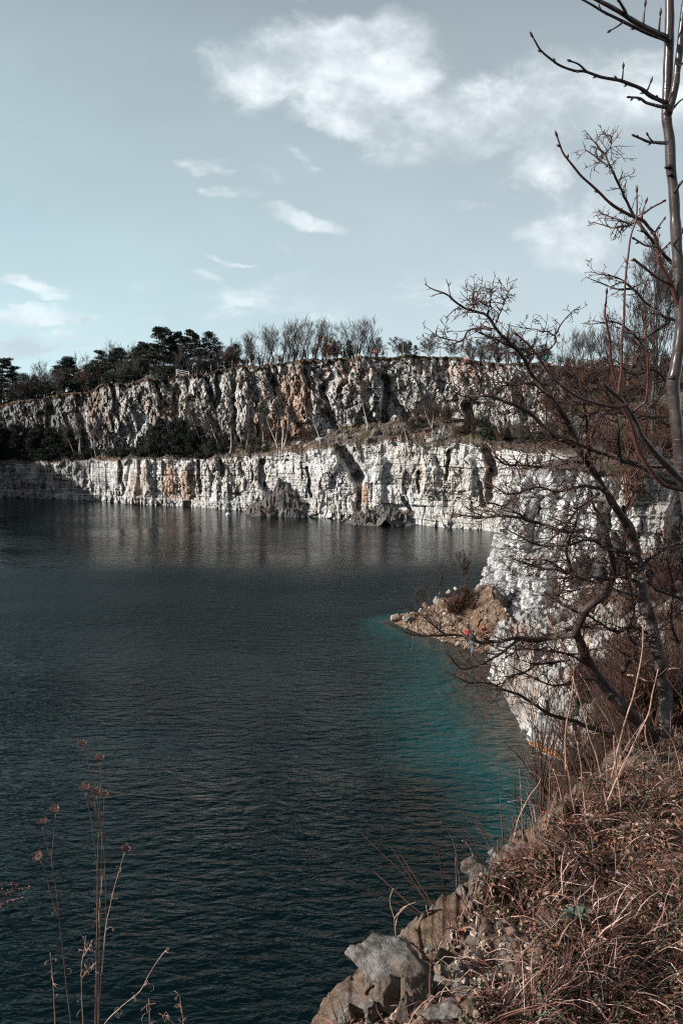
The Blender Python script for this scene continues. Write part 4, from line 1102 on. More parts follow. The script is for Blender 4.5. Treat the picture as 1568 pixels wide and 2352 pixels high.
for i, (x, f, yt, k) in enumerate(lc):
    p = ledge(x, f); t = at_dist(x, yt, math.hypot(p[0], p[1])); h = min(9.5, max(2.2, t[2] - p[2])); s = h / [6, 7][k]
    LCON.put(k, p, RNG.uniform(0, 6.28), (s * (1.25 if x < 180 else 1.05),) * 2 + (s,), 'dark %s on the ledge %s, %s of the firs' % (['narrow fir', 'bushy fir'][k], 'in shade at far left' if x < 180 else 'below the tallest pine' if x < 500 else 'below the rusty face' if x < 700 else 'under the right crag', ORD[i]), 'fir tree', 'dark conifers on the ledge')
LBUSH = Stock([lambda: scrub(81, 2.4, 14, M_BARK_FAR, 0.6, 0.016), lambda: scrub(82, 2.4, 14, M_SCRUB, 0.6, 0.016), lambda: evergreen_bush(83, 1.8, 2.6)])
lb = []
for x in np.arange(-5, 330, 16): lb.append((x, rgu.uniform(0.3, 0.95), int(rgu.choice([0, 2, 2])), rgu.uniform(0.9, 1.4)))
for x in np.arange(330, 520, 12): lb.append((x, rgu.uniform(0.3, 0.95), int(rgu.choice([0, 2, 0])), rgu.uniform(0.9, 1.6)))
for x in np.arange(522, 760, 17): lb.append((x, rgu.uniform(0.55, 0.98), int(rgu.choice([0, 1, 1])), rgu.uniform(0.6, 1.2)))
for x in np.arange(925, 1300, 15): lb.append((x, rgu.uniform(0.25, 0.95), int(rgu.choice([0, 1, 2])), rgu.uniform(0.6, 1.2)))
for i, (x, f, k, s) in enumerate(lb):
    p = ledge(x, f)
    LBUSH.put(k, p, rgu.uniform(0, 6.28), (s, s, s), '%s on the ledge %s, %s from the left' % (['grey brush', 'brown brush', 'low evergreen shrub'][k], 'in shade at far left' if x < 180 else 'among birches' if x < 560 else 'under the rusty face' if x < 800 else 'on the right slope', ORD[i]), 'bush', 'brush on the ledge')
# loose blocks on the ledge
BLK = Stock([lambda: mk('boulder', *stone_mesh((0.9, 0.7, 0.6), 91, ICO2), M_BOULDER, None, False), lambda: mk('boulder', *stone_mesh((0.8, 0.8, 0.7), 92, ICO2), M_RUBBLE, None, False)])
for i, (x, f, s, k) in enumerate([(735, 0.5, 1.0, 0), (760, 0.75, 1.2, 0), (862, 0.35, 1.5, 1), (890, 0.3, 1.1, 1), (1008, 0.25, 1.4, 0), (990, 0.12, 1.0, 0), (845, 0.15, 1.0, 1), (690, 0.6, 1.1, 0), (925, 0.6, 0.8, 1), (798, 0.4, 0.9, 1)]):
    p = ledge(x, f); BLK.put(k, p + np.array([0, 0, 0.15 * s]), i * 1.3, (s, s, s), '%s boulder lying on the ledge, %s' % (['pale', 'dark grey'][k], ['left of the dark recess', 'under the lone birch', 'largest above the dark recess', 'next to the largest dark block', 'under the boy in the white shirt', 'at the foot of the twin birches', 'at the edge above the recess', 'below the rusty face', 'behind the three seated people', 'on the scree slope'][i]), 'boulder', 'boulders on the ledge')

# brown scrub over the bank on the right
SCR = Stock([lambda: scrub(101, 2.2, 18, M_SCRUB, 0.7, 0.014, 'scrub_bush', 2, (4, 7)), lambda: scrub(102, 2.2, 18, M_BARK_RED, 0.8, 0.014, 'scrub_bush', 2, (4, 7)), lambda: scrub(103, 1.8, 20, M_SCRUB, 0.9, 0.014, 'scrub_bush', 2, (4, 7))])
n_s = 0
for i in range(44):
    x = rgu.uniform(1250, 1600); th, r0, o1, o2, o3, pxs = CINFO
    t = np.interp(x, pxs, th); a = np.interp(x, pxs, o2); b = np.interp(x, pxs, o3); r = a + (b - a) * rgu.uniform(-0.3, 1.0)
    X, Y = r * math.sin(t), r * math.cos(t); s = rgu.uniform(0.7, 1.5)
    SCR.put(i, (X, Y, drop(X, Y, BV_FAR)), rgu.uniform(0, 6.3), (s * 1.2, s * 1.2, s), 'brown scrub bush on the earthy bank at the right, seen through the thorn twigs', 'bush', 'brown scrub on the right-hand bank')

# ------------------------------------------------------------------ fence posts and the white railing
posts = [(620 + 0, 0)]
fx = [(634.5, 0), (682, 0), (711, 0), (735, 0)]
fence = empty('fence', rim(480, 1.4), 0, 'thin wooden post fence with slack wire along the far cliff rim', 'fence')
def fence_run(xs, back, hp, seed):
    rg = np.random.default_rng(seed); tops = []
    for x in xs:
        p = rim(x, back); t = Tubes(); h = hp * rg.uniform(0.85, 1.15)
        tp = p + np.array([rg.normal() * 0.05, rg.normal() * 0.05, h])
        t.add([p - np.array([0, 0, 0.4]), (p + tp) / 2, tp], [0.085, 0.08, 0.07], 6)
        o = t.build('post', M_POST, fence); o.matrix_parent_inverse = Matrix.Translation(-fence.location)
        tops.append(tp)
    w = Tubes()
    for k in (0.15, 0.55, 0.95):
        w.add(np.array(tops) - np.array([0, 0, k]), 0.008, 3)
    o = w.build('wire', M_POST, fence); o.matrix_parent_inverse = Matrix.Translation(-fence.location)
fence_run([(600 + v / 2.613) / 1.7417 for v in (30, 90, 150, 215, 288, 355, 412, 470, 508, 572, 655, 725, 793, 873, 950, 1022, 1092, 1175, 1250, 1330, 1410, 1500)], 1.6, 1.5, 5)
fence_run([(900 + v / 1.568) / 1.7417 for v in (640, 740, 820, 910, 1010, 1110, 1210, 1338, 1465, 1530, 1640)] + [1126, 1160, 1200], 3.0, 2.0, 6)

rl = empty('railing', rim(424, 0.3), 0, 'short white-painted railing of two rails on the cliff rim below the tallest pine', 'railing')
a = rim(411, 0.25); b = rim(438, 0.25)
z0 = a[2]
def rail_part(name, P, r, sides=4):
    t = Tubes(); t.add(P, r, sides); o = t.build(name, M_RAIL, rl, False); o.matrix_parent_inverse = Matrix.Translation(-rl.location)
for p in (a, b):
    rail_part('post', [p - np.array([0, 0, 0.3]), p + np.array([0, 0, 1.45])], 0.075)
for k in (0.55, 1.0, 1.4):
    rail_part('rail', [a + np.array([0, 0, k]), b + np.array([0, 0, k])], 0.055)

# ------------------------------------------------------------------ buoy
bp = at_z(524, 1183, 0.0)
V, F = ICO3
t = Tubes(); t.raw(V * np.array([0.42, 0.42, 0.36]) + np.array([0, 0, 0.12]), F)
buoy = empty('buoy', (bp[0], bp[1], 0.0), 0, 'small white buoy floating on the dark water before the far cliff', 'buoy')
t.build('float', M_BUOY, buoy)
t = Tubes(); t.add([(0, 0, 0.45), (0, 0, 0.6)], [0.06, 0.05], 8); t.build('top_eye', M_POST, buoy)

# ------------------------------------------------------------------ people
def skin_mesh(name, J, E, R, mat, parent, sub=2):
    me = bpy.data.meshes.new(name); keys = list(J); idx = {k: i for i, k in enumerate(keys)}
    me.from_pydata([tuple(J[k]) for k in keys], [(idx[a], idx[b]) for a, b in E], [])
    o = bpy.data.objects.new(name, me); COL.objects.link(o)
    sk = o.modifiers.new('skin', 'SKIN'); sk.use_smooth_shade = True
    for i, k in enumerate(keys):
        r = R[k]; o.data.skin_vertices[0].data[i].radius = (r, r) if np.isscalar(r) else r
    o.data.skin_vertices[0].data[0].use_root = True
    sb = o.modifiers.new('sub', 'SUBSURF'); sb.levels = sub; sb.render_levels = sub
    dg = bpy.context.evaluated_depsgraph_get(); dg.update()
    m2 = bpy.data.meshes.new_from_object(o.evaluated_get(dg)); m2.name = name
    bpy.data.objects.remove(o); bpy.data.meshes.remove(me)
    m2.materials.clear(); m2.materials.append(mat)
    ob = bpy.data.objects.new(name, m2); COL.objects.link(ob); ob.parent = parent
    return ob
POSES = {
 # facing +y, metres for a 1.72 m adult
 'stand': dict(pel=(0, 0, .95), chest=(0, .01, 1.28), neck=(0, .01, 1.47), head=(0, .03, 1.60), crown=(0, .02, 1.69), shL=(-.18, 0, 1.40), elL=(-.24, -.02, 1.13), wrL=(-.22, .06, .90), hdL=(-.21, .09, .81), shR=(.18, 0, 1.40), elR=(.24, -.03, 1.13), wrR=(.22, .05, .90), hdR=(.21, .08, .81),
               hipL=(-.10, 0, .90), knL=(-.11, .02, .50), anL=(-.11, -.02, .08), toL=(-.12, .14, .03), hipR=(.10, 0, .90), knR=(.12, .03, .50), anR=(.13, -.01, .08), toR=(.14, .15, .03)),
 'walk': dict(pel=(0, 0, .94), chest=(0, .03, 1.27), neck=(0, .05, 1.46), head=(0, .09, 1.59), crown=(0, .08, 1.68), shL=(-.18, .03, 1.39), elL=(-.24, -.12, 1.16), wrL=(-.22, -.10, .92), hdL=(-.21, -.06, .84), shR=(.18, .03, 1.39), elR=(.23, .08, 1.13), wrR=(.19, .27, 1.0), hdR=(.17, .35, .97),
              hipL=(-.10, 0, .89), knL=(-.11, .17, .52), anL=(-.11, .22, .09), toL=(-.11, .38, .04), hipR=(.10, 0, .89), knR=(.11, -.02, .49), anR=(.12, -.26, .14), toR=(.12, -.14, .03)),
 'sit': dict(pel=(0, 0, .14), chest=(0, .03, .46), neck=(0, .06, .65), head=(0, .10, .78), crown=(0, .09, .87), shL=(-.18, .03, .58), elL=(-.25, .16, .36), wrL=(-.12, .33, .40), hdL=(-.05, .38, .41), shR=(.18, .03, .58), elR=(.25, .16, .36), wrR=(.12, .33, .40), hdR=(.05, .38, .41),
             hipL=(-.10, .03, .13), knL=(-.14, .40, .40), anL=(-.13, .62, .06), toL=(-.13, .77, .03), hipR=(.10, .03, .13), knR=(.14, .38, .42), anR=(.13, .58, .06), toR=(.13, .73, .03)),
 'dangle': dict(pel=(0, 0, .12), chest=(0, .02, .44), neck=(0, .05, .63), head=(0, .10, .76), crown=(0, .09, .85), shL=(-.18, .02, .56), elL=(-.26, -.08, .32), wrL=(-.27, -.10, .10), hdL=(-.27, -.05, .03), shR=(.18, .02, .56), elR=(.24, .10, .33), wrR=(.14, .30, .24), hdR=(.10, .37, .23),
             hipL=(-.10, .03, .11), knL=(-.12, .45, .12), anL=(-.13, .50, -.28), toL=(-.13, .63, -.36), hipR=(.10, .03, .11), knR=(.13, .45, .14), anR=(.13, .55, -.26), toR=(.13, .68, -.33)),
}
RAD = dict(pel=(.15, .11), chest=(.155, .11), neck=.055, head=(.078, .095), crown=.06, shL=.062, elL=.042, wrL=.028, hdL=.034, shR=.062, elR=.042, wrR=.028, hdR=.034, hipL=.088, knL=.058, anL=.038, toL=.03, hipR=.088, knR=.058, anR=.038, toR=.03)
EDG = [('pel', 'chest'), ('chest', 'neck'), ('neck', 'head'), ('head', 'crown'), ('chest', 'shL'), ('shL', 'elL'), ('elL', 'wrL'), ('wrL', 'hdL'), ('chest', 'shR'), ('shR', 'elR'), ('elR', 'wrR'), ('wrR', 'hdR'), ('pel', 'hipL'), ('hipL', 'knL'), ('knL', 'anL'), ('anL', 'toL'), ('pel', 'hipR'), ('hipR', 'knR'), ('knR', 'anR'), ('anR', 'toR')]
PCACHE = {}
def lerp3(a, b, t): return tuple(a[i] + (b[i] - a[i]) * t for i in range(3))
def person(pose, loc, rz, top, legs, label, scale=1.0, hair=None, sleeves='long', shorts=False, hat=None, shoe=(0.04, 0.04, 0.045), toponly=True):
    J = POSES[pose]
    root = empty('person', loc, rz, label, 'person', None)
    root.scale = (scale,) * 3
    bk = ('body', pose)
    if bk in PCACHE:
        b = bpy.data.objects.new('body', PCACHE[bk]); COL.objects.link(b); b.parent = root
    else:
        J2 = dict(J)
        b = skin_mesh('body', J2, EDG, RAD, M_SKIN, root)
        # a nose, ears, thumb and fingers grown into the same mesh
        hd = np.array(J['head']); extra = Tubes()
        extra.add([hd + (0, .085, .0), hd + (0, .112, -.022)], [.012, .017], 5)
        for sx in (-1, 1):
            extra.add([hd + (sx * .078, 0, .015), hd + (sx * .09, -.01, 0), hd + (sx * .08, -.005, -.02)], [.012, .018, .01], 5)
            k = 'L' if sx < 0 else 'R'; w = np.array(J['wr' + k]); h = np.array(J['hd' + k]); d = unit(h - w); s = unit(np.cross(d, (0, 1, 0.2)))
            for f in range(4):
                bb = h + s * (f - 1.5) * .017; extra.add([bb, bb + d * .045, bb + d * .04 * (1.7 + 0.2 * math.sin(f * 1.1)) + np.array([0, .012, 0])], [.010, .009, .007], 5)
            extra.add([h - d * .03 - s * .02 * sx, h + d * .01 - s * .052 * sx, h + d * .035 - s * .055 * sx], [.011, .010, .008], 5)
        V, F, _ = extra.data(); n0 = len(b.data.vertices)
        v0 = np.empty(n0 * 3, np.float32); b.data.vertices.foreach_get('co', v0)
        f0 = [list(p.vertices) for p in b.data.polygons]
        q = [f for f in f0 if len(f) == 4]; tr = [f for f in f0 if len(f) == 3]
        FF = [np.array(q)] + ([np.array(tr)] if tr else []) + [f + n0 for f in F]
        me = mesh_data('body', np.vstack([v0.reshape(-1, 3), V]), FF, M_SKIN)
        b.data = me; PCACHE[bk] = me
    def shell(name, keys, E, R, mat, ck):
        if ck in PCACHE:
            m = PCACHE[ck].copy(); m.materials.clear(); m.materials.append(mat)
            o = bpy.data.objects.new(name, m); COL.objects.link(o); o.parent = root
        else:
            o = skin_mesh(name, {k: keys[k] for k in keys}, E, R, mat, root); PCACHE[ck] = o.data
        return o
    if top is not None:
        K = {k: J[k] for k in ('chest', 'pel', 'shL', 'shR', 'elL', 'elR')}
        K['neck'] = lerp3(J['chest'], J['neck'], 0.8); K['wrL'] = lerp3(J['elL'], J['wrL'], 0.9 if sleeves == 'long' else 0.01); K['wrR'] = lerp3(J['elR'], J['wrR'], 0.9 if sleeves == 'long' else 0.01)
        if sleeves != 'long':
            K['elL'] = lerp3(J['shL'], J['elL'], 0.75); K['elR'] = lerp3(J['shR'], J['elR'], 0.75); K['wrL'] = lerp3(J['shL'], J['elL'], .85); K['wrR'] = lerp3(J['shR'], J['elR'], .85)
        R = dict(chest=(.185, .145), pel=(.175, .14), shL=.08, shR=.08, elL=.062, elR=.062, neck=.07, wrL=.05, wrR=.05)
        shell('jacket' if sleeves == 'long' else 'shirt', K, [('chest', 'pel'), ('chest', 'neck'), ('chest', 'shL'), ('chest', 'shR'), ('shL', 'elL'), ('elL', 'wrL'), ('shR', 'elR'), ('elR', 'wrR')], R, cloth(top), ('top', pose, sleeves))
    K = {k: J[k] for k in ('pel', 'hipL', 'hipR', 'knL', 'knR')}
    f = 0.92
    K['anL'] = lerp3(J['knL'], J['anL'], f); K['anR'] = lerp3(J['knR'], J['anR'], f)
    if shorts:
        K['knL'] = lerp3(J['hipL'], J['knL'], .75); K['knR'] = lerp3(J['hipR'], J['knR'], .75); K['anL'] = lerp3(J['hipL'], J['knL'], .9); K['anR'] = lerp3(J['hipR'], J['knR'], .9)
    R = dict(pel=(.165, .13), hipL=.105, hipR=.105, knL=.078, knR=.078, anL=.064, anR=.064)
    shell('shorts' if shorts else 'trousers', K, [('pel', 'hipL'), ('pel', 'hipR'), ('hipL', 'knL'), ('hipR', 'knR'), ('knL', 'anL'), ('knR', 'anR')], R, cloth(legs), ('legs', pose, shorts))
    hd = np.array(J['head']); V, F = ICO2
    Vh = V * np.array([.098, .115, .10]); Vh = Vh[:]; m = (Vh[:, 1] > .045) & (Vh[:, 2] < .04)
    Vh = np.where(m[:, None], Vh * np.array([.85, .35, 1]), Vh); Vh[:, 2] = np.maximum(Vh[:, 2], -.055)
    mk('hat' if hat else 'hair', Vh + hd + np.array([0, -.012, .045]), F, cloth(hat) if hat else (M_HAIR if hair is None else cloth(hair)), root)
    if shoe is not None:
        t = Tubes()
        for k in 'LR':
            an, to = np.array(J['an' + k]), np.array(J['to' + k]); t.add([an + (0, -.05, -.03), (an + to) / 2 + (0, 0, -.005), to + (0, .04, 0)], [.045, .05, .035], 7)
        t.build('shoes', cloth(shoe), root)
    root['group'] = 'visitors scattered round the quarry'
    return root

def face_cam(p, off=0.0):   # rotation that turns +y towards the viewer
    return math.atan2(p[0], -p[1]) + off
def rim_person(x, back, pose, off, *a, **k):
    p = rim(x, back); return person(pose, p, face_cam(p, off), *a, **k)
W_, K_, R_, B_ = (0.75, 0.73, 0.7), (0.03, 0.03, 0.035), (0.55, 0.04, 0.035), (0.06, 0.08, 0.13)
rim_person(425, 0.15, 'sit', 0.3, W_, B_, 'person in a white jacket sitting on the rim in front of the white railing', hat=(0.4, 0.05, 0.05))
rim_person(447.5, 0.6, 'stand', 1.2, (0.5, 0.5, 0.5), K_, 'person in a grey jacket standing just right of the white railing')
rim_person(465, 0.3, 'sit', 0.2, K_, B_, 'person in black sitting on the rim, left of a row of three seated people')
rim_person(471, 0.2, 'sit', -0.2, (0.3, 0.33, 0.36), K_, 'person in a dark grey top sitting in the middle of three on the rim')
rim_person(477, 0.2, 'sit', 0.1, W_, (0.3, 0.05, 0.05), 'person in a white top sitting at the right of three on the rim', hat=(0.4, 0.06, 0.05))
rim_person(241, 0.8, 'stand', 0.4, (0.55, 0.53, 0.5), K_, 'lone person in a pale jacket standing on the rim far left of the tall pine')
rim_person(551, 0.3, 'sit', 0.1, (0.6, 0.3, 0.25), K_, 'person in a faded red top sitting above the rusty face, left of a pair')
rim_person(556, 0.3, 'sit', -0.3, W_, K_, 'person in white sitting at the rim, right of a pair above the rusty face')
rim_person(579, 0.2, 'sit', 0.6, (0.62, 0.58, 0.54), B_, 'lone seated person in beige on the grassy rim left of the bare trees')
rim_person(606, 0.8, 'stand', 1.0, (0.28, 0.5, 0.48), K_, 'person in a pale green jacket standing on the rim under the bare trees', hat=(0.5, 0.06, 0.05))
rim_person(612, 0.3, 'sit', 0.1, W_, B_, 'person in white sitting next to the pale green jacket on the rim')
rim_person(618, 0.3, 'sit', -0.2, (0.6, 0.18, 0.15), K_, 'person in a red top sitting among the group below the bare trees')
rim_person(624, 0.3, 'sit', 0.3, (0.7, 0.68, 0.66), K_, 'person in pale clothes sitting at the right end of the bare-tree group')
rim_person(822, 0.1, 'sit', 0.9, W_, (0.35, 0.33, 0.3), 'person in white sitting alone on the rim left of the two walkers', hat=(0.4, 0.05, 0.05))
rim_person(862.5, 1.4, 'walk', -1.2, R_, K_, 'walker in a bright red jacket on the flat rim, left of a pair', hat=(0.5, 0.1, 0.08))
rim_person(877, 1.4, 'walk', 1.4, (0.16, 0.17, 0.17), K_, 'walker in dark clothes on the flat rim, right of a pair')
rim_person(1065, 0.1, 'sit', 0.2, W_, (0.5, 0.1, 0.1), 'person in white and red sitting on the rim, left of the right-hand pair', hat=(0.55, 0.08, 0.06))
rim_person(1070.5, 0.1, 'sit', -0.3, (0.7, 0.5, 0.48), W_, 'person in pink and white sitting on the rim, right of the right-hand pair')
rim_person(1247, 1.0, 'stand', 0.2, (0.02, 0.2, 0.15), K_, 'person in a deep green jacket standing on the rim behind the thorn twigs')
rim_person(1262, 0.6, 'sit', 0.2, (0.65, 0.2, 0.18), W_, 'person in red sitting right of the green jacket behind the thorn twigs')

def at_ledge(x, y):
    q = hit(x, y); r = math.hypot(q[0], q[1]); q2 = q * (1 + 0.35 / r); return np.array([q2[0], q2[1], drop(q2[0], q2[1], BV_FAR)])
def ledge_person(x, y, pose, off, *a, **k):
    p = at_ledge(x, y)
    return person(pose, p, face_cam(p, off), *a, **k)
ledge_person(907, 1015, 'dangle', 0.5, K_, R_, 'person in a black top and bright red trousers sitting on the ledge edge')
ledge_person(914.5, 1016, 'dangle', 0.8, (0.68, 0.66, 0.63), (0.42, 0.5, 0.48), 'person in pale green trousers sitting on the ledge edge beside red trousers')
ledge_person(923, 1012, 'stand', 0.2, (0.14, 0.06, 0.05), K_, 'person in a dark brown coat standing behind the two on the ledge edge', scale=0.9)
ledge_person(977, 1009, 'sit', 0.9, (0.55, 0.35, 0.3), (0.5, 0.45, 0.4), 'person crouching in pink and beige on the ledge left of the twin birches')
ledge_person(1009, 998, 'sit', 0.5, W_, (0.5, 0.5, 0.5), 'child in a white shirt and red cap on a boulder beside the twin birches', hat=R_)

def beach(x, y, pose, off, *a, **k):
    p = at_z(x, y, 0.12); z = max(drop(p[0], p[1], BV_SPIT), drop(p[0], p[1], BV_NEAR) if False else 0.0)
    p[2] = max(0.0, z) - 0.02
    return person(pose, p, face_cam(p, off), *a, **k)
beach(1071.5, 1488, 'walk', 2.0, (0.36, 0.05, 0.04), K_, 'barefoot person in a red shirt and black shorts walking at the gravel spit', shorts=True, sleeves='short', shoe=None, scale=1.0)
beach(1083, 1501, 'walk', 2.6, (0.05, 0.05, 0.055), (0.13, 0.19, 0.22), 'barefoot person in rolled blue jeans wading at the edge of the spit', shoe=None, scale=1.0)
q = hit(1108, 1460, BV_NEAR, BV_SPIT); 
person('sit', q - np.array([0, 0, 0.03]), face_cam(q, 0.7), (0.32, 0.11, 0.1), (0.18, 0.08, 0.07), 'person in a red checked top crouching against the white rock by the spit', hair=(0.35, 0.06, 0.04))
# ------------------------------------------------------------------ the grassy brink the viewer stands on
def zb(X, Y):
    return 13.36 - 0.085 * Y - 0.013 * np.maximum(Y, 0) ** 2 + 0.05 * np.clip(X - 1, -2, 6) + 0.0 * X
def on_base(x, y):
    r = ray(x, y); lo, hi = 0.5, 30.0
    for _ in range(50):
        m = (lo + hi) / 2; p = CAM + r * m
        if p[2] > zb(p[0], p[1]): lo = m
        else: hi = m
    return CAM + r * lo
EDGE_PX = [(760, 2352), (835, 2268), (885, 2215), (960, 2188), (1002, 2140), (1040, 2062), (1078, 2022), (1110, 1975), (1160, 1930), (1205, 1898), (1250, 1862), (1300, 1815), (1345, 1765), (1400, 1720), (1460, 1690), (1530, 1668), (1640, 1650)]
EDGE = np.array([[-6, 0.2], [-2.2, 1.05], [-0.9, 1.42], [-0.4, 1.62]] + [list(on_base(x, y)[:2]) for x, y in EDGE_PX] + [[8.5, 6.4], [14, 6.5]])
POLY = np.vstack([EDGE, [[14, -6], [-6, -6]]])
def ground_z(X, Y):
    d = seg_dist(X, Y, EDGE, False); ins = inside_poly(X, Y, POLY)
    d = np.where(ins, d, -d) + 0.16 * (fbm(X / 0.4, Y / 0.4, None, 799, 4) - 0.5)
    z = zb(X, Y) + 0.07 * (fbm(X / 0.5, Y / 0.5, None, 801, 4) - 0.5) + 0.17 * (fbm(X / 0.22, Y / 0.22, None, 805, 2) - 0.5) + 0.16 * (fbm(X / 1.7, Y / 1.7, None, 803, 2) - 0.5) * np.clip(d, 0, 1)
    bare = bare_mask(X, Y, d)
    z = z + bare * (0.06 * (fbm(X / 0.12, Y / 0.12, None, 811, 5) - 0.5) + 0.085 * facets(X, Y, 0.17, 0.15, 817) + 0.035 * facets(X, Y, 0.06, 0.06, 819) + 0.07 * (ridged(X / 0.35, Y / 0.35, 813, 3) - 0.4))
    z = z - 0.10 * np.exp(-np.clip(d, 0, 9) / 0.10)
    dn = np.clip(-d, 0, 9)
    zr = sstep(0.30, 0.02, d) * sstep(5.2, 4.2, Y)
    z = z + zr * (0.09 * facets(X, Y, 0.22, 0.2, 841) + 0.04 * facets(X, Y, 0.08, 0.08, 843))
    rock = 0.28 * (fbm(X / 0.3, Y / 0.3, z / 0.3, 821, 4) - 0.5) + 0.10 * facets(X, Y, 0.3, 0.25, 845)
    steep = np.where(Y > 5.4, 1.1, 4.5)
    z = np.where(d < 0, z - dn * steep + rock * np.clip(dn * 6, 0, 1), z)
    return z, d
def bare_mask(X, Y, d):
    t = fbm(X / 0.5, Y / 0.5, None, 831, 3)
    near = sstep(0.52, 0.30, d + 0.35 * (t - 0.5)) * sstep(1.25, 0.65, X + 0.3 * (t - 0.5)) * sstep(2.95, 2.45, Y)
    thin = sstep(0.10, 0.03, d)
    patch = sstep(4.2, 4.8, Y) * sstep(0.9, 0.35, d) * 0.8
    return np.clip(np.maximum(np.maximum(near, thin), patch), 0, 1)
def brink():
    xs = np.concatenate([np.arange(-5.5, -0.8, 0.08), np.arange(-0.8, 2.6, 0.018), np.arange(2.6, 9.0, 0.05)])
    ys = np.concatenate([np.arange(-5, 0.9, 0.2), np.arange(0.9, 4.6, 0.02), np.arange(4.6, 9.5, 0.05)])
    X, Y = np.meshgrid(xs, ys)
    Z, d = ground_z(X, Y)
    V = np.stack([X, Y, Z], -1).reshape(-1, 3)
    F = grid_faces(len(ys), len(xs)); dl = np.where(Y > 5.0, -2.2, -1.25) 
    ok = (d > dl).ravel(); F = F[ok[F].all(axis=1)]
    o = mk('ground', V, F, M_EARTH, None, True, {'bare': bare_mask(X, Y, d)})
    tag(o, kind='structure')
def earth_material():
    m, t, b = new_mat('brink_earth')
    pos = t.n('ShaderNodeNewGeometry').outputs['Position']
    f = t.noise(pos, 9, 8, 0.72); g = t.noise(pos, 60, 4, 0.6); k = t.noise(pos, 2.4, 4, 0.6)
    earth = t.mix(t.ramp(f, 0.36, 0.64), (0.06, 0.04, 0.03), (0.19, 0.13, 0.093))
    earth = t.mix(t.math('MULTIPLY', t.ramp(g, 0.55, 0.68), 0.6), earth, (0.34, 0.28, 0.235))
    stone = t.mix(t.ramp(f, 0.4, 0.6), (0.28, 0.255, 0.235), (0.10, 0.09, 0.085))
    earth = t.mix(t.math('MULTIPLY', t.ramp(k, 0.5, 0.6), 0.75), earth, stone)
    sod = t.mix(t.ramp(f, 0.38, 0.62), (0.035, 0.026, 0.018), (0.10, 0.068, 0.045))
    t.put(b.inputs['Base Color'], t.mix(t.attr('bare'), sod, earth))
    b.inputs['Roughness'].default_value = 0.95; b.inputs['Specular IOR Level'].default_value = 0.1
    h = t.math('ADD', f, t.math('MULTIPLY', g, 0.4))
    t.put(b.inputs['Normal'], t.n('ShaderNodeBump', {'Strength': 1.0, 'Distance': 0.02, 'Height': h}))
    return m
M_EARTH = earth_material()
brink()
def gz(x, y):
    z, d = ground_z(np.array([float(x)]), np.array([float(y)])); return float(z[0]), float(d[0])
def on_ground(x, y):
    r = ray(x, y); ts = np.linspace(0.9, 14, 2600); P = CAM + ts[:, None] * r
    z, d = ground_z(P[:, 0], P[:, 1])
    k = P[:, 2] < z
    return P[np.argmax(k)] if k.any() and P[np.argmax(k)][1] < 8.5 else on_base(x, y)

# ---- stones set in the brink
def stone(x, y, size, seed, label, mat=None, tilt=0.0, name='rock', sink=0.42, ico=ICO4):
    p = on_ground(x, y); V, F = stone_mesh(size, seed, ico, 11, 0.22)
    o = mk(name, V, F, mat or M_EDGE, None, False, loc=p + np.array([0, 0, size[2] * (0.5 - sink)]))
    o.rotation_euler = (tilt, 0.15, seed * 1.7)
    return tag(o, label, 'rock', 'limestone rocks on the brink')
stone(862, 2250, (0.20, 0.13, 0.13), 21, 'large grey rock crowning the bare brink, flat slanting top', tilt=0.3)
stone(905, 2232, (0.17, 0.14, 0.09), 22, 'broad tan rock slab right behind the bare brink', tilt=-0.25)
stone(795, 2335, (0.13, 0.10, 0.09), 23, 'dark grey rock at the lower left corner of the brink')
stone(1030, 2338, (0.085, 0.05, 0.055), 24, 'squared pale grey block at the bottom edge among dead grass', sink=0.1)
stone(1062, 2052, (0.075, 0.05, 0.05), 25, 'pale rock at the lip of the grass near the tall dark weed')
stone(1098, 1995, (0.09, 0.05, 0.05), 26, 'long white rock along the lip of the grass', tilt=0.2)
stone(1135, 1962, (0.10, 0.055, 0.05), 27, 'white rock upslope of the long white one on the grass lip')
stone(988, 2178, (0.06, 0.04, 0.045), 28, 'small grey rock where the grass starts above the bare brink')
stone(945, 2290, (0.075, 0.07, 0.06), 29, 'cream rock bedded in clay in the middle of the bare brink')
stone(985, 2255, (0.06, 0.055, 0.05), 30, 'cream rock by the grass edge in the bare brink')
stone(930, 2336, (0.045, 0.03, 0.09), 31, 'narrow upright grey rock near the bottom edge')
stone(850, 2325, (0.035, 0.03, 0.06), 32, 'small tan rock standing in the clay near the bottom edge')
stone(900, 2290, (0.08, 0.06, 0.085), 35, 'tan rock face below the flat slanting rock', sink=0.2)
def gravel():
    rg = np.random.default_rng(901); tb = Tubes()
    n = 0
    for _ in range(9000):
        x = rg.uniform(-0.9, 1.6); y = rg.uniform(1.4, 3.2)
        z, d = gz(x, y) if False else (0, 0)
        break
    X = rg.uniform(-0.8, 1.6, 24000); Y = rg.uniform(1.35, 3.0, 24000)
    Z, d = ground_z(X, Y); bm = bare_mask(X, Y, d)
    keep = (d > 0.0) & (rg.uniform(size=len(X)) < bm * 0.20)
    V0, F0 = ICO1
    for x, y, z in zip(X[keep], Y[keep], Z[keep]):
        s = 0.004 + 0.014 * rg.uniform() ** 3.5
        q = V0 * (s * rg.uniform(0.6, 1.3, 3)) * (1 + 0.25 * rg.normal(size=(len(V0), 1)))
        c = np.array([0.40, 0.33, 0.27]) * rg.uniform(0.45, 1.15) * np.array([1, rg.uniform(0.88, 1), rg.uniform(0.8, 1)])
        tb.raw(q + np.array([x, y, z + s * 0.25]), F0, c)
    o = tb.build('gravel', M_PEB, None, False); tag(o, 'loose limestone chips scattered over the bare brink', 'gravel', None, 'stuff')
M_PEB = tinted('loose_chips', 0.9, 0.15)
gravel()

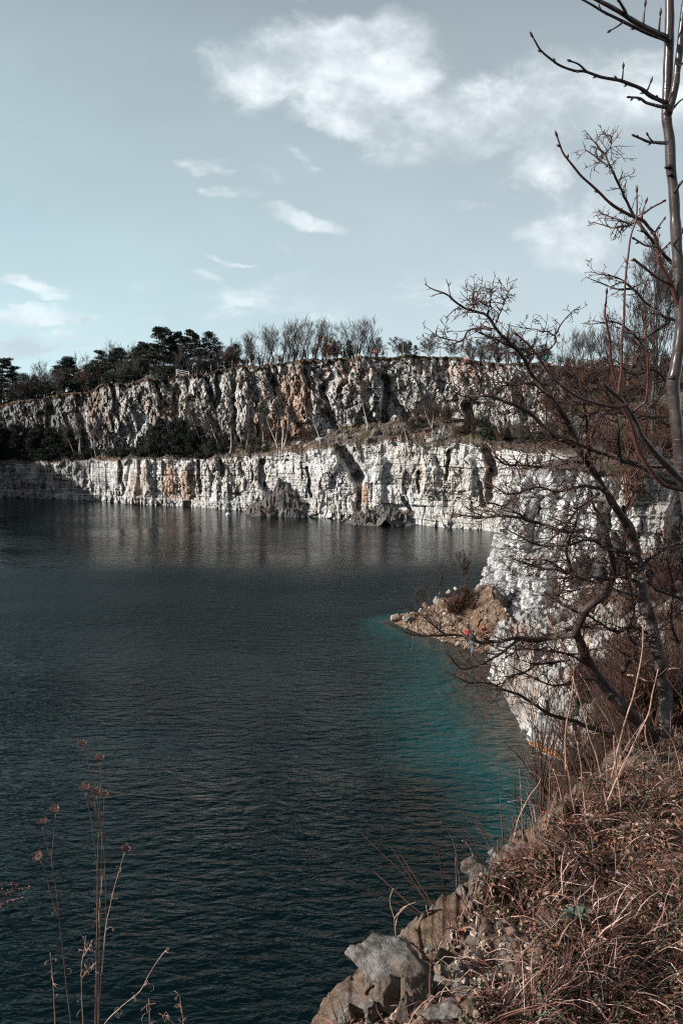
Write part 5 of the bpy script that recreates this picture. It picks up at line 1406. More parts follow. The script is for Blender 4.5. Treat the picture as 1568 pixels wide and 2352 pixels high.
# ---- dead grass, green grass, clover and leaf litter (nobody could count it)
def scatter(n, rg, ymax=7.4, power=1.0):
    """points on the ground with the picture's own density (denser near the eye)"""
    px = rg.uniform(700, 1660, n); py = rg.uniform(1620, 2420, n)
    out = []
    a = (px - 784) / FD; b = (1176 - py) / FD
    R = np.stack([a, CP + b * SP, -SP + b * CP], 1)
    t = np.full(n, 1.2); done = np.zeros(n, bool)
    for k in range(46):      # march to the base plane
        P = CAM + R * t[:, None]; g = P[:, 2] - zb(P[:, 0], P[:, 1])
        t = t + np.clip(g, -0.3, 0.6) * 1.1
    P = CAM + R * t[:, None]
    X = P[:, 0] + rg.normal(size=n) * 0.05; Y = P[:, 1] + rg.normal(size=n) * 0.05
    ok = (Y < ymax) & (Y > 1.0) & (Y > 0)
    X, Y = X[ok], Y[ok]; Z, d = ground_z(X, Y)
    bm = bare_mask(X, Y, d)
    k = (d > -0.05) & (rg.uniform(size=len(X)) > bm * np.where(Y > 2.7, 0.55, 0.93))
    return X[k], Y[k], Z[k], d[k]
def blades(name, n, rg, length, width, lie, palette, label, cat, curl=0.8, patch=None, heavy=1.0, weights=None):
    X, Y, Z, d = scatter(n, rg)
    if patch is not None:
        k = rg.uniform(size=len(X)) < patch(X, Y); X, Y, Z, d = X[k], Y[k], Z[k], d[k]
    m = len(X)
    clump = fbm(X / 0.12, Y / 0.12, None, 907, 3)
    ang = 2 * np.pi * fbm(X / 0.35, Y / 0.35, None, 911, 2) * 1.6 + rg.normal(size=m) * 0.9
    el = rg.normal(size=m) * 0.35 + lie
    L = rg.uniform(*length, m) * (0.6 + 0.8 * clump)
    w = rg.uniform(*width, m)
    hd = np.stack([np.cos(ang), np.sin(ang), 0 * ang], 1)
    P0 = np.stack([X, Y, Z - 0.004 + 0.012 * clump], 1)
    pts = [P0]; e = el.copy()
    turn = rg.normal(size=m) * 0.5
    for s in range(4):
        dirv = hd * np.cos(e)[:, None]; dirv[:, 2] = np.sin(e)
        pts.append(pts[-1] + dirv * (L / 4)[:, None])
        e = e - curl * (0.35 + 0.5 * rg.uniform(size=m))
        ang = ang + turn * 0.7; hd = np.stack([np.cos(ang), np.sin(ang), 0 * ang], 1)
    pts = np.array(pts)
    # lie on the ground rather than in it
    for s in range(1, 5):
        gzv, _ = ground_z(pts[s][:, 0], pts[s][:, 1]); pts[s][:, 2] = np.maximum(pts[s][:, 2], np.minimum(gzv, Z + 0.08) + 0.003 + 0.02 * rg.uniform(size=m) * clump)
    sv = np.cross(pts[1] - pts[0], rg.normal(size=(m, 3))); sv /= np.maximum(np.linalg.norm(sv, axis=1, keepdims=True), 1e-9)
    prof = [0.7, 1.0, 0.9, 0.6, 0.12]
    V = np.stack([np.stack([pts[s] - sv * (w * prof[s] / 2)[:, None], pts[s] + sv * (w * prof[s] / 2)[:, None]], 1) for s in range(5)], 1)  # m,5,2,3
    V = V.reshape(-1, 3)
    base = np.arange(m)[:, None, None] * 10 + np.arange(4)[None, :, None] * 2
    F = (base + np.array([0, 1, 3, 2])[None, None, :]).reshape(-1, 4)
    pal = np.asarray(palette); col = pal[rg.choice(len(pal), m, p=weights)] * rg.uniform(0.65, 1.25, (m, 1))
    o = mk(name, V, F, M_STRAW, None, True, None, np.repeat(col, 10, axis=0))
    tag(o, label, cat, None, 'stuff')
gr = np.random.default_rng(910)
STRAW = [(0.21, 0.105, 0.075), (0.14, 0.058, 0.04), (0.085, 0.034, 0.025), (0.44, 0.31, 0.26), (0.045, 0.023, 0.019)]
blades('dry_grass', 20000, gr, (0.05, 0.17), (0.0025, 0.0065), 0.55, STRAW, 'matted dead straw-coloured grass covering the brink', 'grass', 0.6, None, 1, [0.24, 0.26, 0.22, 0.08, 0.20])
blades('dry_grass', 14000, gr, (0.03, 0.10), (0.004, 0.010), 0.5, [(0.17, 0.072, 0.048), (0.10, 0.042, 0.03), (0.25, 0.14, 0.10), (0.34, 0.23, 0.18)], 'curled reddish brown dead blades low in the sward', 'grass', 0.9)
blades('dry_grass', 5000, gr, (0.10, 0.26), (0.002, 0.0045), 1.05, STRAW, 'upright tufts of dead grass standing out of the mat', 'grass', 0.28, lambda X, Y: sstep(0.50, 0.68, fbm(X / 0.25, Y / 0.25, None, 913, 2)) * 0.9 + 0.06)
blades('green_grass', 9000, gr, (0.03, 0.11), (0.002, 0.005), 0.8, [(0.06, 0.085, 0.035), (0.09, 0.11, 0.05), (0.045, 0.065, 0.035)], 'thin green grass growing up through the dead grass', 'grass', 0.4, lambda X, Y: 0.15 + 0.85 * sstep(0.45, 0.62, fbm(X / 0.6, Y / 0.6, None, 915, 3)))
def clover():
    rg = np.random.default_rng(920); X, Y, Z, d = scatter(24000, rg)
    k = (rg.uniform(size=len(X)) < sstep(0.44, 0.60, fbm(X / 0.7, Y / 0.7, None, 921, 3) + 0.10 * sstep(0.8, 1.6, X))) & (d > 0.25)
    X, Y, Z = X[k], Y[k], Z[k]; m = len(X); tb = Tubes()
    h = rg.uniform(0.006, 0.035, m); r = rg.uniform(0.003, 0.0075, m)
    P = np.stack([X, Y, Z + h], 1); Vs = []; Fs = []; Cs = []
    a = rg.normal(size=(m, 3)) * np.array([1, 1, 0.45]); a /= np.linalg.norm(a, axis=1, keepdims=True)
    b = np.cross(a, np.array([0, 0, 1.0]) + rg.normal(size=(m, 3)) * 0.4); b /= np.linalg.norm(b, axis=1, keepdims=True)
    th = np.linspace(0, 2 * np.pi, 6, endpoint=False)
    V = P[:, None, :] + r[:, None, None] * (np.cos(th)[None, :, None] * a[:, None, :] + 0.75 * np.sin(th)[None, :, None] * b[:, None, :])
    i = np.arange(m)[:, None] * 6
    F = np.concatenate([i + np.array([0, 1, 2, 3]), i + np.array([0, 3, 4, 5])], 0)
    pal = np.array([(0.075, 0.10, 0.05), (0.11, 0.135, 0.075), (0.05, 0.07, 0.04), (0.15, 0.16, 0.11)])
    col = np.repeat(pal[rg.integers(0, 4, m)] * rg.uniform(0.7, 1.2, (m, 1)), 6, axis=0)
    o = mk('clover', V.reshape(-1, 3), F, M_STRAW, None, False, None, col); tag(o, 'small grey-green clover leaves spread through the dead grass', 'ground cover', None, 'stuff')
clover()
def leaf_mesh(rg, L, W, curl):
    n = 7; u = np.linspace(0, 1, n); w = W * np.sin(np.pi * u ** 0.8) ** 0.8 * (1 + 0.12 * rg.normal(size=n)); w[0] = 0.05 * W; w[-1] = 0.03 * W
    x = L * (u - 0.5); zc = curl * L * (np.sin(np.pi * u) - 0.3) * 0.35 + 0.004 * rg.normal(size=n)
    V = []
    for i in range(n):
        for s in (-1, -0.5, 0, 0.5, 1): V.append((x[i], s * w[i] / 2, zc[i] + abs(s) ** 1.5 * w[i] * 0.38 * (0.6 + 0.4 * rg.uniform())))
    V = np.array(V); F = grid_faces(n, 5)
    return V, F
def litter():
    rg = np.random.default_rng(930); X, Y, Z, d = scatter(4600, rg); tb = Tubes()
    for x, y, z in zip(X, Y, Z):
        V, F = leaf_mesh(rg, rg.uniform(0.018, 0.05), rg.uniform(0.009, 0.024), rg.uniform(-1, 1))
        M = np.array(Matrix.Rotation(rg.uniform(0, 6.3), 3, 'Z') @ Matrix.Rotation(rg.normal() * 0.7, 3, 'X') @ Matrix.Rotation(rg.normal() * 0.5, 3, 'Y'))
        c = np.array([(0.22, 0.09, 0.05), (0.30, 0.16, 0.10), (0.15, 0.07, 0.045), (0.38, 0.27, 0.22)][rg.integers(0, 4)]) * rg.uniform(0.7, 1.2)
        tb.raw(V @ M.T + np.array([x, y, z + 0.02]), F, c)
    o = tb.build('leaf_litter', M_STRAW); tag(o, 'small withered leaf fragments caught in the grass', 'leaf litter', None, 'stuff')
litter()
for i, (x, y, L, W, c, lab) in enumerate([(1165, 2155, .062, .030, (0.30, 0.2, 0.165), 'large pale brown dead leaf lying flat in the grass'), (1052, 2112, .05, .022, (0.36, 0.13, 0.07), 'orange-brown curled dead leaf near the grass lip'), (1188, 2202, .06, .02, (0.32, 0.22, 0.19), 'long pinkish dead leaf below the pale one'),
        (1060, 2160, .045, .028, (0.33, 0.13, 0.075), 'rust-red dead leaf left of the pale leaf'), (1345, 2090, .055, .028, (0.20, 0.09, 0.06), 'dark brown dead leaf beside the grey-green rosette'), (1230, 2310, .055, .03, (0.28, 0.18, 0.14), 'tan dead leaf low down near the picture bottom'),
        (1430, 2210, .05, .02, (0.26, 0.15, 0.11), 'narrow brown dead leaf on the right of the grass'), (1475, 1965, .05, .028, (0.26, 0.13, 0.09), 'brown dead leaf up the slope at the right'), (1120, 2045, .04, .022, (0.34, 0.15, 0.08), 'small orange dead leaf under the long white rock')]):
    p = on_ground(x, y); V, F = leaf_mesh(np.random.default_rng(940 + i), L, W, 0.8 if i % 2 else -0.6)
    o = mk('dead_leaf', V, F, simple('dead_leaf_%d' % i, c, tuple(v * 0.6 for v in c), 60, 0.6, 0.001), None, True, loc=p + np.array([0, 0, 0.03]))
    o.rotation_euler = (0.5 - 0.2 * (i % 3), -0.2 + 0.25 * (i % 4), i * 1.1); tag(o, lab, 'leaf', 'single dead leaves in the grass')
# grey-green rosette
p = on_ground(1320, 2130); rs = empty('rosette_plant', p, 0, 'low grey-green rosette of broad leaves in the dead grass', 'plant')
rg = np.random.default_rng(950); m_ros = simple('rosette_leaf', (0.11, 0.13, 0.10), (0.065, 0.085, 0.062), 40, 0.5, 0.001)
for i in range(9):
    V, F = leaf_mesh(rg, 0.075 * rg.uniform(0.7, 1.1), 0.024, 0.6); V = V + np.array([0.035, 0, 0])
    o = mk('leaf', V, F, m_ros, rs); o.rotation_euler = (rg.normal() * 0.2, -rg.uniform(0.1, 0.8), i * 0.7 + rg.normal() * 0.2); o.location = (0, 0, 0.03)

# ------------------------------------------------------------------ traced woody stems
BR = np.random.default_rng(1001)
def trace(pts, d0, d1, w0, w1, step=7, wob=0.0, knots=0.0, seed=0, dwob=0.0):
    """points given along the limb, unprojected at a depth that runs from d0 to d1 -> path and radii in metres"""
    Q = catmull(np.array([(x, y, 0) for x, y in pts], float), step)[:, :2]
    n = len(Q); u = np.linspace(0, 1, n)
    dep = d0 + (d1 - d0) * u + dwob * (fbm(u * 5 + seed, u * 0 + seed, None, seed + 1, 2) - 0.5)
    P = np.array([at(x, y, d) for (x, y), d in zip(Q, dep)])
    R = (w0 + (w1 - w0) * u ** 0.85) / 2 / FD * dep
    if wob:
        s = np.cumsum(np.concatenate([[0], np.linalg.norm(np.diff(P, axis=0), axis=1)]))
        P = P + wob * np.stack([fbm(s / 0.08, s * 0 + k * 9 + seed, None, 3 + k, 2) - 0.5 for k in range(3)], 1)
    if knots:
        s = np.cumsum(np.concatenate([[0], np.linalg.norm(np.diff(P, axis=0), axis=1)]))
        R = R * (1 + knots * (vnoise(s / 0.035, s * 0 + seed, None, 11) - 0.4))
    return P, R
def buds(tb, P, R, rg, gap, size):
    s = np.cumsum(np.concatenate([[0], np.linalg.norm(np.diff(P, axis=0), axis=1)])); q = gap * rg.uniform(0.3, 1); side = 1
    while q < s[-1]:
        i = min(np.searchsorted(s, q), len(P) - 1); d = unit(P[i] - P[i - 1]) if i else unit(P[1] - P[0])
        n = perp(d, rg, rg.uniform(0.5, 0.9)); a = P[i] + n * R[i] * 0.6
        tb.add([a, a + n * size * 0.45, a + n * size], [size * 0.2, size * 0.28, size * 0.05], 5)
        q += gap * rg.uniform(0.6, 1.4)
    d = unit(P[-1] - P[-2]); tb.add([P[-1] - d * size * 0.2, P[-1] + d * size * 0.5, P[-1] + d * size * 1.3], [R[-1], size * 0.3, size * 0.05], 6)

# silver-barked tree at the right edge, about 2.6 m away
TA = empty('silver_tree', at(1660, 1780, 2.9), 0, 'slim young tree with smooth silver-brown bark rising along the right edge', 'tree')
def ta_part(name, segs, mat, bud=None):
    tb = Tubes()
    for (pts, d0, d1, w0, w1) in segs:
        P, R = trace(pts, d0, d1, w0, w1 if w0 > 15 else w1 * 0.75, 6, 0.003, 0.18, len(pts) * 7 + int(w0)); tb.add(P, R, 12 if w0 > 12 else 7)
        if bud: buds(tb, P, R, BR, bud[0], bud[1] * 1.45)
    o = tb.build(name, mat, TA); o.matrix_parent_inverse = Matrix.Translation(-TA.location); return o
TRUNK = [(1655, 1790), (1640, 1600), (1622, 1420), (1600, 1270), (1576, 1150), (1561, 1065), (1553, 990), (1547, 930), (1544, 880), (1550, 850), (1559, 790), (1562, 720), (1558, 640), (1553, 570), (1549, 500), (1545, 430), (1540, 385), (1537, 330), (1530, 270), (1530, 235), (1533, 160), (1535, 80), (1537, 0), (1538, -90)]
ta_part('trunk', [(TRUNK, 2.9, 2.55, 33, 19)], M_SILVER)
V, F = stone_mesh((0.024, 0.02, 0.012), 3, ICO2, 4, 0.1); tb = Tubes()
for (x, y, k) in [(1535, 384, 1), (1540, 402, 0.9), (1543, 868, 1.2)]: tb.raw(V * k * 0.7 + at(x, y, 2.62), F)
o = tb.build('bark_scar', M_THORN, TA); o.matrix_parent_inverse = Matrix.Translation(-TA.location)
ta_part('branch', [([(1533, 262), (1546, 215), (1556, 150), (1563, 80), (1572, 0), (1580, -60)], 2.58, 2.5, 18, 12), ([(1547, 158), (1560, 150), (1585, 132)], 2.56, 2.5, 5, 4), ([(1543, 250), (1560, 232), (1590, 215)], 2.6, 2.5, 5, 4)], M_SILVER, (0.2, 0.012))
ta_part('branch', [([(1528, 236), (1514, 230), (1492, 219), (1471, 204), (1447, 195), (1422, 185), (1383, 178), (1343, 164), (1319, 163), (1286, 151), (1264, 135), (1240, 113), (1222, 84)], 2.58, 2.35, 10, 4.5),
    ([(1345, 164), (1328, 148), (1311, 141)], 2.43, 2.4, 5, 5), ([(1427, 185), (1429, 170), (1430, 158)], 2.5, 2.48, 4, 3), ([(1483, 209), (1488, 200), (1492, 190)], 2.55, 2.54, 5, 4)], M_SILVER, (0.09, 0.011))
ta_part('branch', [([(1526, 246), (1508, 243), (1483, 236), (1468, 226), (1445, 223)], 2.57, 2.45, 8, 6)], M_SILVER, (0.06, 0.010))
ta_part('branch', [([(1531, 328), (1515, 328), (1489, 326), (1471, 319), (1456, 312)], 2.57, 2.46, 8, 6), ([(1497, 326), (1490, 318), (1487, 312)], 2.5, 2.48, 4, 3)], M_SILVER, (0.06, 0.010))
ta_part('branch', [([(1534, 88), (1522, 83), (1490, 68), (1456, 49), (1422, 27), (1389, 9), (1340, -16)], 2.56, 2.3, 13, 10), ([(1476, 60), (1477, 43), (1480, 15)], 2.48, 2.46, 6, 3), ([(1512, 78), (1513, 60), (1515, 35)], 2.53, 2.5, 6, 4), ([(1440, 38), (1433, 22), (1420, 0), (1412, -20)], 2.42, 2.36, 8, 6)], M_SILVER, (0.15, 0.012))
ta_part('branch', [([(1533, 94), (1523, 90), (1483, 74), (1453, 62), (1416, 43), (1383, 26), (1356, 9), (1325, -8)], 2.58, 2.42, 9, 6), ([(1430, 50), (1415, 62), (1402, 70)], 2.5, 2.47, 5, 4), ([(1378, 24), (1374, 12), (1372, 2)], 2.45, 2.44, 5, 3)], M_SILVER, (0.12, 0.012))
ta_part('branch', [([(1560, 715), (1550, 685), (1541, 654), (1525, 624), (1513, 599), (1510, 572), (1501, 538), (1489, 523), (1476, 507), (1456, 499), (1425, 484), (1398, 465), (1374, 441), (1355, 423), (1331, 402), (1307, 371), (1291, 347), (1279, 313)], 2.7, 2.4, 11, 5),
    ([(1476, 490), (1495, 478), (1524, 462)], 2.5, 2.6, 5, 5), ([(1472, 503), (1474, 486), (1481, 467)], 2.5, 2.48, 5, 3), ([(1512, 568), (1502, 566), (1483, 564), (1456, 549)], 2.6, 2.5, 5, 5), ([(1534, 650), (1511, 639), (1483, 618), (1458, 598)], 2.66, 2.5, 7, 7), ([(1500, 538), (1508, 525), (1523, 505)], 2.57, 2.6, 5, 4), ([(1512, 590), (1520, 575), (1535, 560)], 2.6, 2.65, 5, 4)], M_SHOOT, (0.085, 0.011))
ta_part('branch', [([(1572, 1122), (1559, 1100), (1523, 1062), (1493, 1028), (1470, 998), (1457, 967), (1435, 930), (1418, 911), (1395, 892), (1380, 875)], 2.75, 2.45, 19, 8)], M_SILVER, (0.3, 0.010))
ta_part('branch', [([(1575, 1126), (1557, 1123), (1527, 1115), (1512, 1103), (1482, 1066), (1463, 1028), (1452, 990), (1444, 963), (1429, 930), (1416, 889), (1406, 847), (1401, 817), (1399, 779), (1389, 726), (1390, 699), (1392, 675)], 2.74, 2.4, 13, 4.5)], M_SHOOT, (0.10, 0.011))
ta_part('branch', [([(1424, 920), (1421, 889), (1425, 858), (1427, 783), (1433, 726), (1434, 654), (1441, 593), (1448, 542), (1460, 499), (1461, 441)], 2.5, 2.3, 7, 4.5)], M_SHOOT, (0.10, 0.011))
ta_part('branch', [([(1440, 928), (1420, 935), (1403, 933), (1376, 928), (1338, 917), (1308, 900), (1282, 881), (1259, 855), (1240, 828), (1221, 801), (1206, 786), (1189, 771)], 2.5, 2.25, 9, 5)], M_SHOOT, (0.07, 0.012))
ta_part('branch', [([(1450, 948), (1467, 933), (1482, 918), (1487, 858), (1484, 802), (1480, 735)], 2.5, 2.35, 6, 4.5)], M_SHOOT, (0.09, 0.012))
ta_part('branch', [([(1548, 442), (1562, 420), (1590, 400)], 2.62, 2.5, 8, 6), ([(1549, 560), (1575, 520)], 2.62, 2.5, 5, 4)], M_SILVER, (0.09, 0.011))

# thorny tree with dark limbs, 4 to 5 m away
def twigs_on(tb, P, R, rg, gap, L, lv, skip=0.1, rr=0.0030, planar=0.6):
    s = np.cumsum(np.concatenate([[0], np.linalg.norm(np.diff(P, axis=0), axis=1)])); q = s[-1] * skip + gap * rg.uniform()
    while q < s[-1]:
        i = max(1, min(np.searchsorted(s, q), len(P) - 1)); d = unit(P[i] - P[i - 1])
        n = perp(d, rg, rg.uniform(0.6, 1.25)); n[1] *= planar; n = unit(n + np.array([0, 0, 0.12]))
        twig(tb, rg, P[i], n, L * rg.uniform(0.35, 1.15) * (0.55 + 0.45 * (1 - q / s[-1])), min(rr * rg.uniform(0.8, 1.4), R[i] * 0.7), lv)
        q += gap * rg.uniform(0.5, 1.5)
    twig(tb, rg, P[-1], unit(P[-1] - P[-2]), L * 0.5, R[-1], max(lv - 1, 0))
def twig(tb, rg, p, d, L, r, lv):
    n = 5 if L > 0.12 else 3; P = [np.array(p)]; dd = unit(d); D = []
    for i in range(n):
        dd = unit(dd + rg.normal(size=3) * 0.13 + np.array([0, 0, 0.02])); D.append(dd); P.append(P[-1] + dd * L / n)
    r = max(r, 0.0020); tb.add(P, np.linspace(r, max(0.0014, r * 0.45), n + 1), 4 if r > 0.003 else 3, cap=False)
    if lv <= 0:
        return
    k = max(2, int(L / 0.045)) if lv == 1 else max(2, int(L / 0.075))
    for j in range(k):
        t = rg.uniform(0.12, 1.0) * n; i0 = min(int(t), n - 1); pp = P[i0] + (P[i0 + 1] - P[i0]) * (t - i0)
        short = rg.uniform() < 0.45
        l2 = rg.uniform(0.015, 0.04) if short else L * rg.uniform(0.25, 0.6)
        nd = perp(D[i0], rg, rg.uniform(0.6, 1.3)); nd[1] *= 0.7
        twig(tb, rg, pp, nd, l2, r * 0.62, 0 if short else lv - 1)
base_b = on_ground(1490, 1700)
TB = empty('thorn_tree', at(1500, 1690, 5.0), 0, 'dark tangled thorn tree leaning out over the water at right', 'tree')
def tb_part(name, segs, mat, sides=8, gap=0.085, L=0.24, lv=2, tw=True, rr=0.003, skip=0.12):
    t1 = Tubes(); rg = np.random.default_rng(int(segs[0][0][0][0]) * 7 + int(segs[0][0][0][1]))
    t2 = Tubes()
    for (pts, d0, d1, w0, w1) in segs:
        P, R = trace(pts, d0, d1, w0 * (1.12 if w0 < 14 else 1.0), w1 * 1.1, 8, 0.012, 0.22, int(pts[0][0]), 0.5); t1.add(P, R, sides)
        if tw: twigs_on(t2, P, R, rg, gap, L, lv, skip, rr)
    o = t1.build(name, mat, TB); o.matrix_parent_inverse = Matrix.Translation(-TB.location)
    if tw and t2.n:
        w = t2.build('twigs', M_THORNTW, o); w.matrix_parent_inverse = o.matrix_parent_inverse.copy() if False else Matrix.Identity(4)
        tag(w, kind='stuff')
    return o
tb_part('trunk', [([(1500, 1700), (1483, 1680), (1420, 1613), (1380, 1567), (1353, 1527), (1339, 1491), (1326, 1459), (1323, 1441), (1343, 1401), (1357, 1387), (1393, 1360), (1407, 1311), (1398, 1250), (1378, 1190)], 5.0, 4.5, 30, 10)], M_THORN, 10, 0.16, 0.26, 2, True, 0.003, 0.25)
LIMBS = [
 [([(1323, 1459), (1267, 1464), (1222, 1471), (1186, 1466), (1141, 1473), (1105, 1476), (1073, 1464), (1042, 1457), (1024, 1459), (990, 1461), (960, 1459), (940, 1455)], 4.8, 4.2, 13, 3), ([(1024, 1459), (992, 1432), (956, 1405)], 4.35, 4.3, 4, 2)],
 [([(1235, 1470), (1195, 1468), (1150, 1500), (1105, 1527), (1060, 1536), (1042, 1518)], 4.7, 4.3, 8, 3)],
 [([(1400, 1690), (1340, 1665), (1312, 1653), (1267, 1644), (1231, 1621), (1186, 1594), (1150, 1581), (1114, 1567), (1078, 1567), (1055, 1558)], 5.2, 4.6, 11, 3)],
 [([(1360, 1535), (1300, 1500), (1255, 1496), (1200, 1490), (1160, 1510)], 4.9, 4.5, 6, 2.5)],
 [([(1372, 1560), (1330, 1560), (1275, 1575), (1230, 1560), (1180, 1535)], 5.0, 4.6, 6, 2.5)],
 [([(1338, 1220), (1289, 1220), (1253, 1207), (1208, 1193), (1149, 1184), (1113, 1189), (1064, 1184)], 4.6, 4.1, 9, 3), ([(1208, 1193), (1160, 1165), (1100, 1150)], 4.4, 4.2, 5, 2)],
 [([(1461, 1270), (1400, 1262), (1350, 1240), (1295, 1255), (1230, 1250), (1180, 1225)], 4.7, 4.3, 8, 3)],
 [([(1470, 1337), (1420, 1325), (1370, 1335), (1310, 1320), (1260, 1290), (1215, 1285)], 4.8, 4.4, 8, 3)],
 [([(1340, 1062), (1297, 1062), (1259, 1073), (1202, 1069), (1157, 1065), (1138, 1043)], 4.5, 4.1, 8, 3)],
 [([(1327, 1028), (1297, 1013), (1263, 998), (1240, 971), (1217, 952), (1187, 933), (1157, 922), (1127, 911), (1070, 911), (1052, 903)], 4.5, 3.9, 11, 3)],
 [([(1384, 1122), (1330, 1118), (1280, 1130), (1230, 1120), (1170, 1135), (1120, 1110)], 4.6, 4.2, 7, 2.5)],
 [([(1255, 903), (1215, 880), (1180, 885), (1130, 872), (1090, 880)], 4.3, 4.0, 6, 2.5)],
 [([(1210, 805), (1180, 798), (1127, 775), (1097, 764)], 4.1, 3.9, 6, 3), ([(1127, 756), (1078, 756), (1059, 783), (1010, 775), (999, 760)], 4.0, 3.8, 5, 2.5)],
 [([(1119, 726), (1127, 688), (1131, 664)], 3.9, 3.8, 5, 2.5), ([(1138, 740), (1153, 707), (1165, 673)], 3.95, 3.9, 4, 2.5), ([(1089, 715), (1085, 690), (1088, 672)], 3.9, 3.85, 4, 2)],
 [([(1195, 822), (1240, 809), (1267, 798), (1278, 779), (1274, 771), (1297, 733), (1319, 712)], 4.2, 4.3, 5, 2), ([(1274, 771), (1255, 762), (1191, 750)], 4.25, 4.2, 3, 1.5)],
 [([(1600, 1140), (1554, 1115), (1504, 1089), (1459, 1066), (1425, 1055), (1418, 1009), (1414, 964), (1403, 926), (1395, 907)], 4.4, 4.2, 13, 6), ([(1425, 1055), (1353, 1032), (1300, 1010), (1260, 1020)], 4.3, 4.1, 7, 3)],
 [([(1365, 1088), (1350, 1030), (1345, 960), (1330, 900), (1322, 850)], 4.5, 4.3, 7, 3)],
 [([(1600, 1000), (1550, 985), (1500, 960), (1450, 965), (1400, 940), (1360, 950)], 4.6, 4.3, 7, 3)],
 [([(1600, 870), (1545, 880), (1500, 850), (1450, 860), (1410, 830), (1370, 850)], 4.7, 4.4, 6, 3)],
 [([(1600, 640), (1541, 602), (1510, 566), (1486, 541), (1465, 511), (1447, 484), (1431, 450), (1419, 423), (1401, 386), (1389, 359), (1373, 338), (1358, 322)], 4.6, 4.2, 9, 3), ([(1395, 380), (1364, 359), (1346, 347)], 4.3, 4.2, 4, 2), ([(1389, 356), (1404, 331), (1400, 310)], 4.3, 4.2, 3, 1.5), ([(1450, 517), (1410, 523), (1371, 514)], 4.4, 4.3, 4, 2), ([(1450, 517), (1413, 502), (1380, 492)], 4.4, 4.3, 4, 2)],
 [([(1600, 790), (1554, 738), (1520, 726), (1482, 695), (1452, 665), (1414, 665), (1369, 646)], 4.6, 4.2, 7, 2.5), ([(1482, 695), (1425, 642), (1371, 628)], 4.4, 4.2, 5, 2)],
 [([(1539, 737), (1486, 771), (1471, 787), (1463, 821), (1440, 874)], 4.6, 4.5, 6, 8), ([(1471, 787), (1437, 752), (1410, 741), (1353, 745)], 4.5, 4.3, 5, 2)],
 [([(1600, 1240), (1540, 1255), (1480, 1290), (1440, 1320), (1390, 1330)], 4.9, 4.6, 8, 4)],
 [([(1600, 1400), (1550, 1370), (1500, 1350), (1450, 1300), (1430, 1240), (1440, 1180)], 5.0, 4.7, 8, 3)],
 [([(1500, 1464), (1450, 1440), (1410, 1450), (1360, 1420), (1310, 1400), (1270, 1375)], 4.9, 4.6, 7, 3)],
 [([(1600, 1520), (1560, 1480), (1540, 1420), (1545, 1350), (1530, 1280), (1545, 1210)], 4.9, 4.7, 7, 3)],
]
RL = np.random.default_rng(1050)
for i in range(15):
    x0 = RL.uniform(1300, 1600); y0 = RL.uniform(900, 1560); a = RL.uniform(2.4, 4.0) if i % 3 else RL.uniform(4.2, 5.2); n = 6; q = [(x0, y0)]
    for k in range(n):
        a += RL.normal() * 0.28; q.append((q[-1][0] + math.cos(a) * RL.uniform(25, 50), q[-1][1] + math.sin(a) * RL.uniform(20, 42)))
    d0 = RL.uniform(4.2, 5.2); LIMBS.append([(q, d0, d0 - RL.uniform(-0.2, 0.5), RL.uniform(4, 7.5), 2.5)])
for L in LIMBS:
    up = L[0][0][0][1] < 830
    tb_part('branch', L, M_THORN, 7, 0.046 if up else 0.029, 0.15 if up else 0.22, 2, True, 0.0034, 0.05)
# grey-barked trunk carrying the long limb that reaches into the sky
tb_part('trunk', [([(1530, 1690), (1528, 1667), (1526, 1599), (1515, 1531), (1501, 1464), (1492, 1419), (1479, 1383), (1470, 1337), (1461, 1283), (1450, 1226), (1433, 1198)], 5.0, 4.75, 30, 20)], M_GREYTRUNK, 12, 0.1, 0.35, 2, True, 0.004)
tb_part('branch', [([(1438, 1205), (1410, 1160), (1384, 1122), (1365, 1088), (1346, 1058), (1327, 1028), (1316, 1001), (1301, 967), (1278, 933), (1255, 903), (1236, 880), (1217, 854), (1202, 824), (1184, 801), (1161, 779), (1138, 756), (1119, 726), (1089, 715), (1052, 699), (1029, 677), (1007, 669)], 4.75, 3.8, 19, 3.5)], M_THORN, 10, 0.05, 0.19, 2, True, 0.0042, 0.1)

# ------------------------------------------------------------------ twiggy shrubs and tall dead stems on the slope below the trees
SHR = Stock([lambda: scrub(s, 1.9, 22, m, 0.75, 0.0035, 'twiggy_shrub', 2, (5, 9)) for s, m in ((1101, M_SCRUB), (1102, M_THORNTW), (1103, M_SCRUB))] if False else
            [lambda: scrub(1101, 1.9, 20, M_SCRUB, 0.75, 0.0034, 'twiggy_shrub', 2, (5, 9)), lambda: scrub(1102, 1.9, 20, M_THORNTW, 0.7, 0.0034, 'twiggy_shrub', 2, (5, 9)), lambda: scrub(1103, 1.7, 24, M_SCRUB, 0.9, 0.003, 'twiggy_shrub', 2, (5, 9))])
BVG = None
sh_l = [(1430, 1590, 11), (1470, 1560, 12), (1510, 1540, 11), (1555, 1520, 12), (1440, 1480, 17), (1460, 1470, 18), (1520, 1450, 17), (1570, 1460, 18), (1360, 1700, 7.0), (1400, 1690, 6.6), (1440, 1670, 7.5), (1490, 1660, 7.0), (1540, 1650, 7.2), (1590, 1640, 6.8), (1420, 1640, 9.2), (1470, 1610, 9.8), (1530, 1600, 9.0), (1590, 1580, 9.5), (1450, 1540, 14), (1520, 1520, 15), (1580, 1500, 14), (1430, 1480, 22), (1500, 1460, 22), (1570, 1440, 24), (1560, 1700, 5.6), (1480, 1700, 5.8), (1400, 1740, 5.6)]
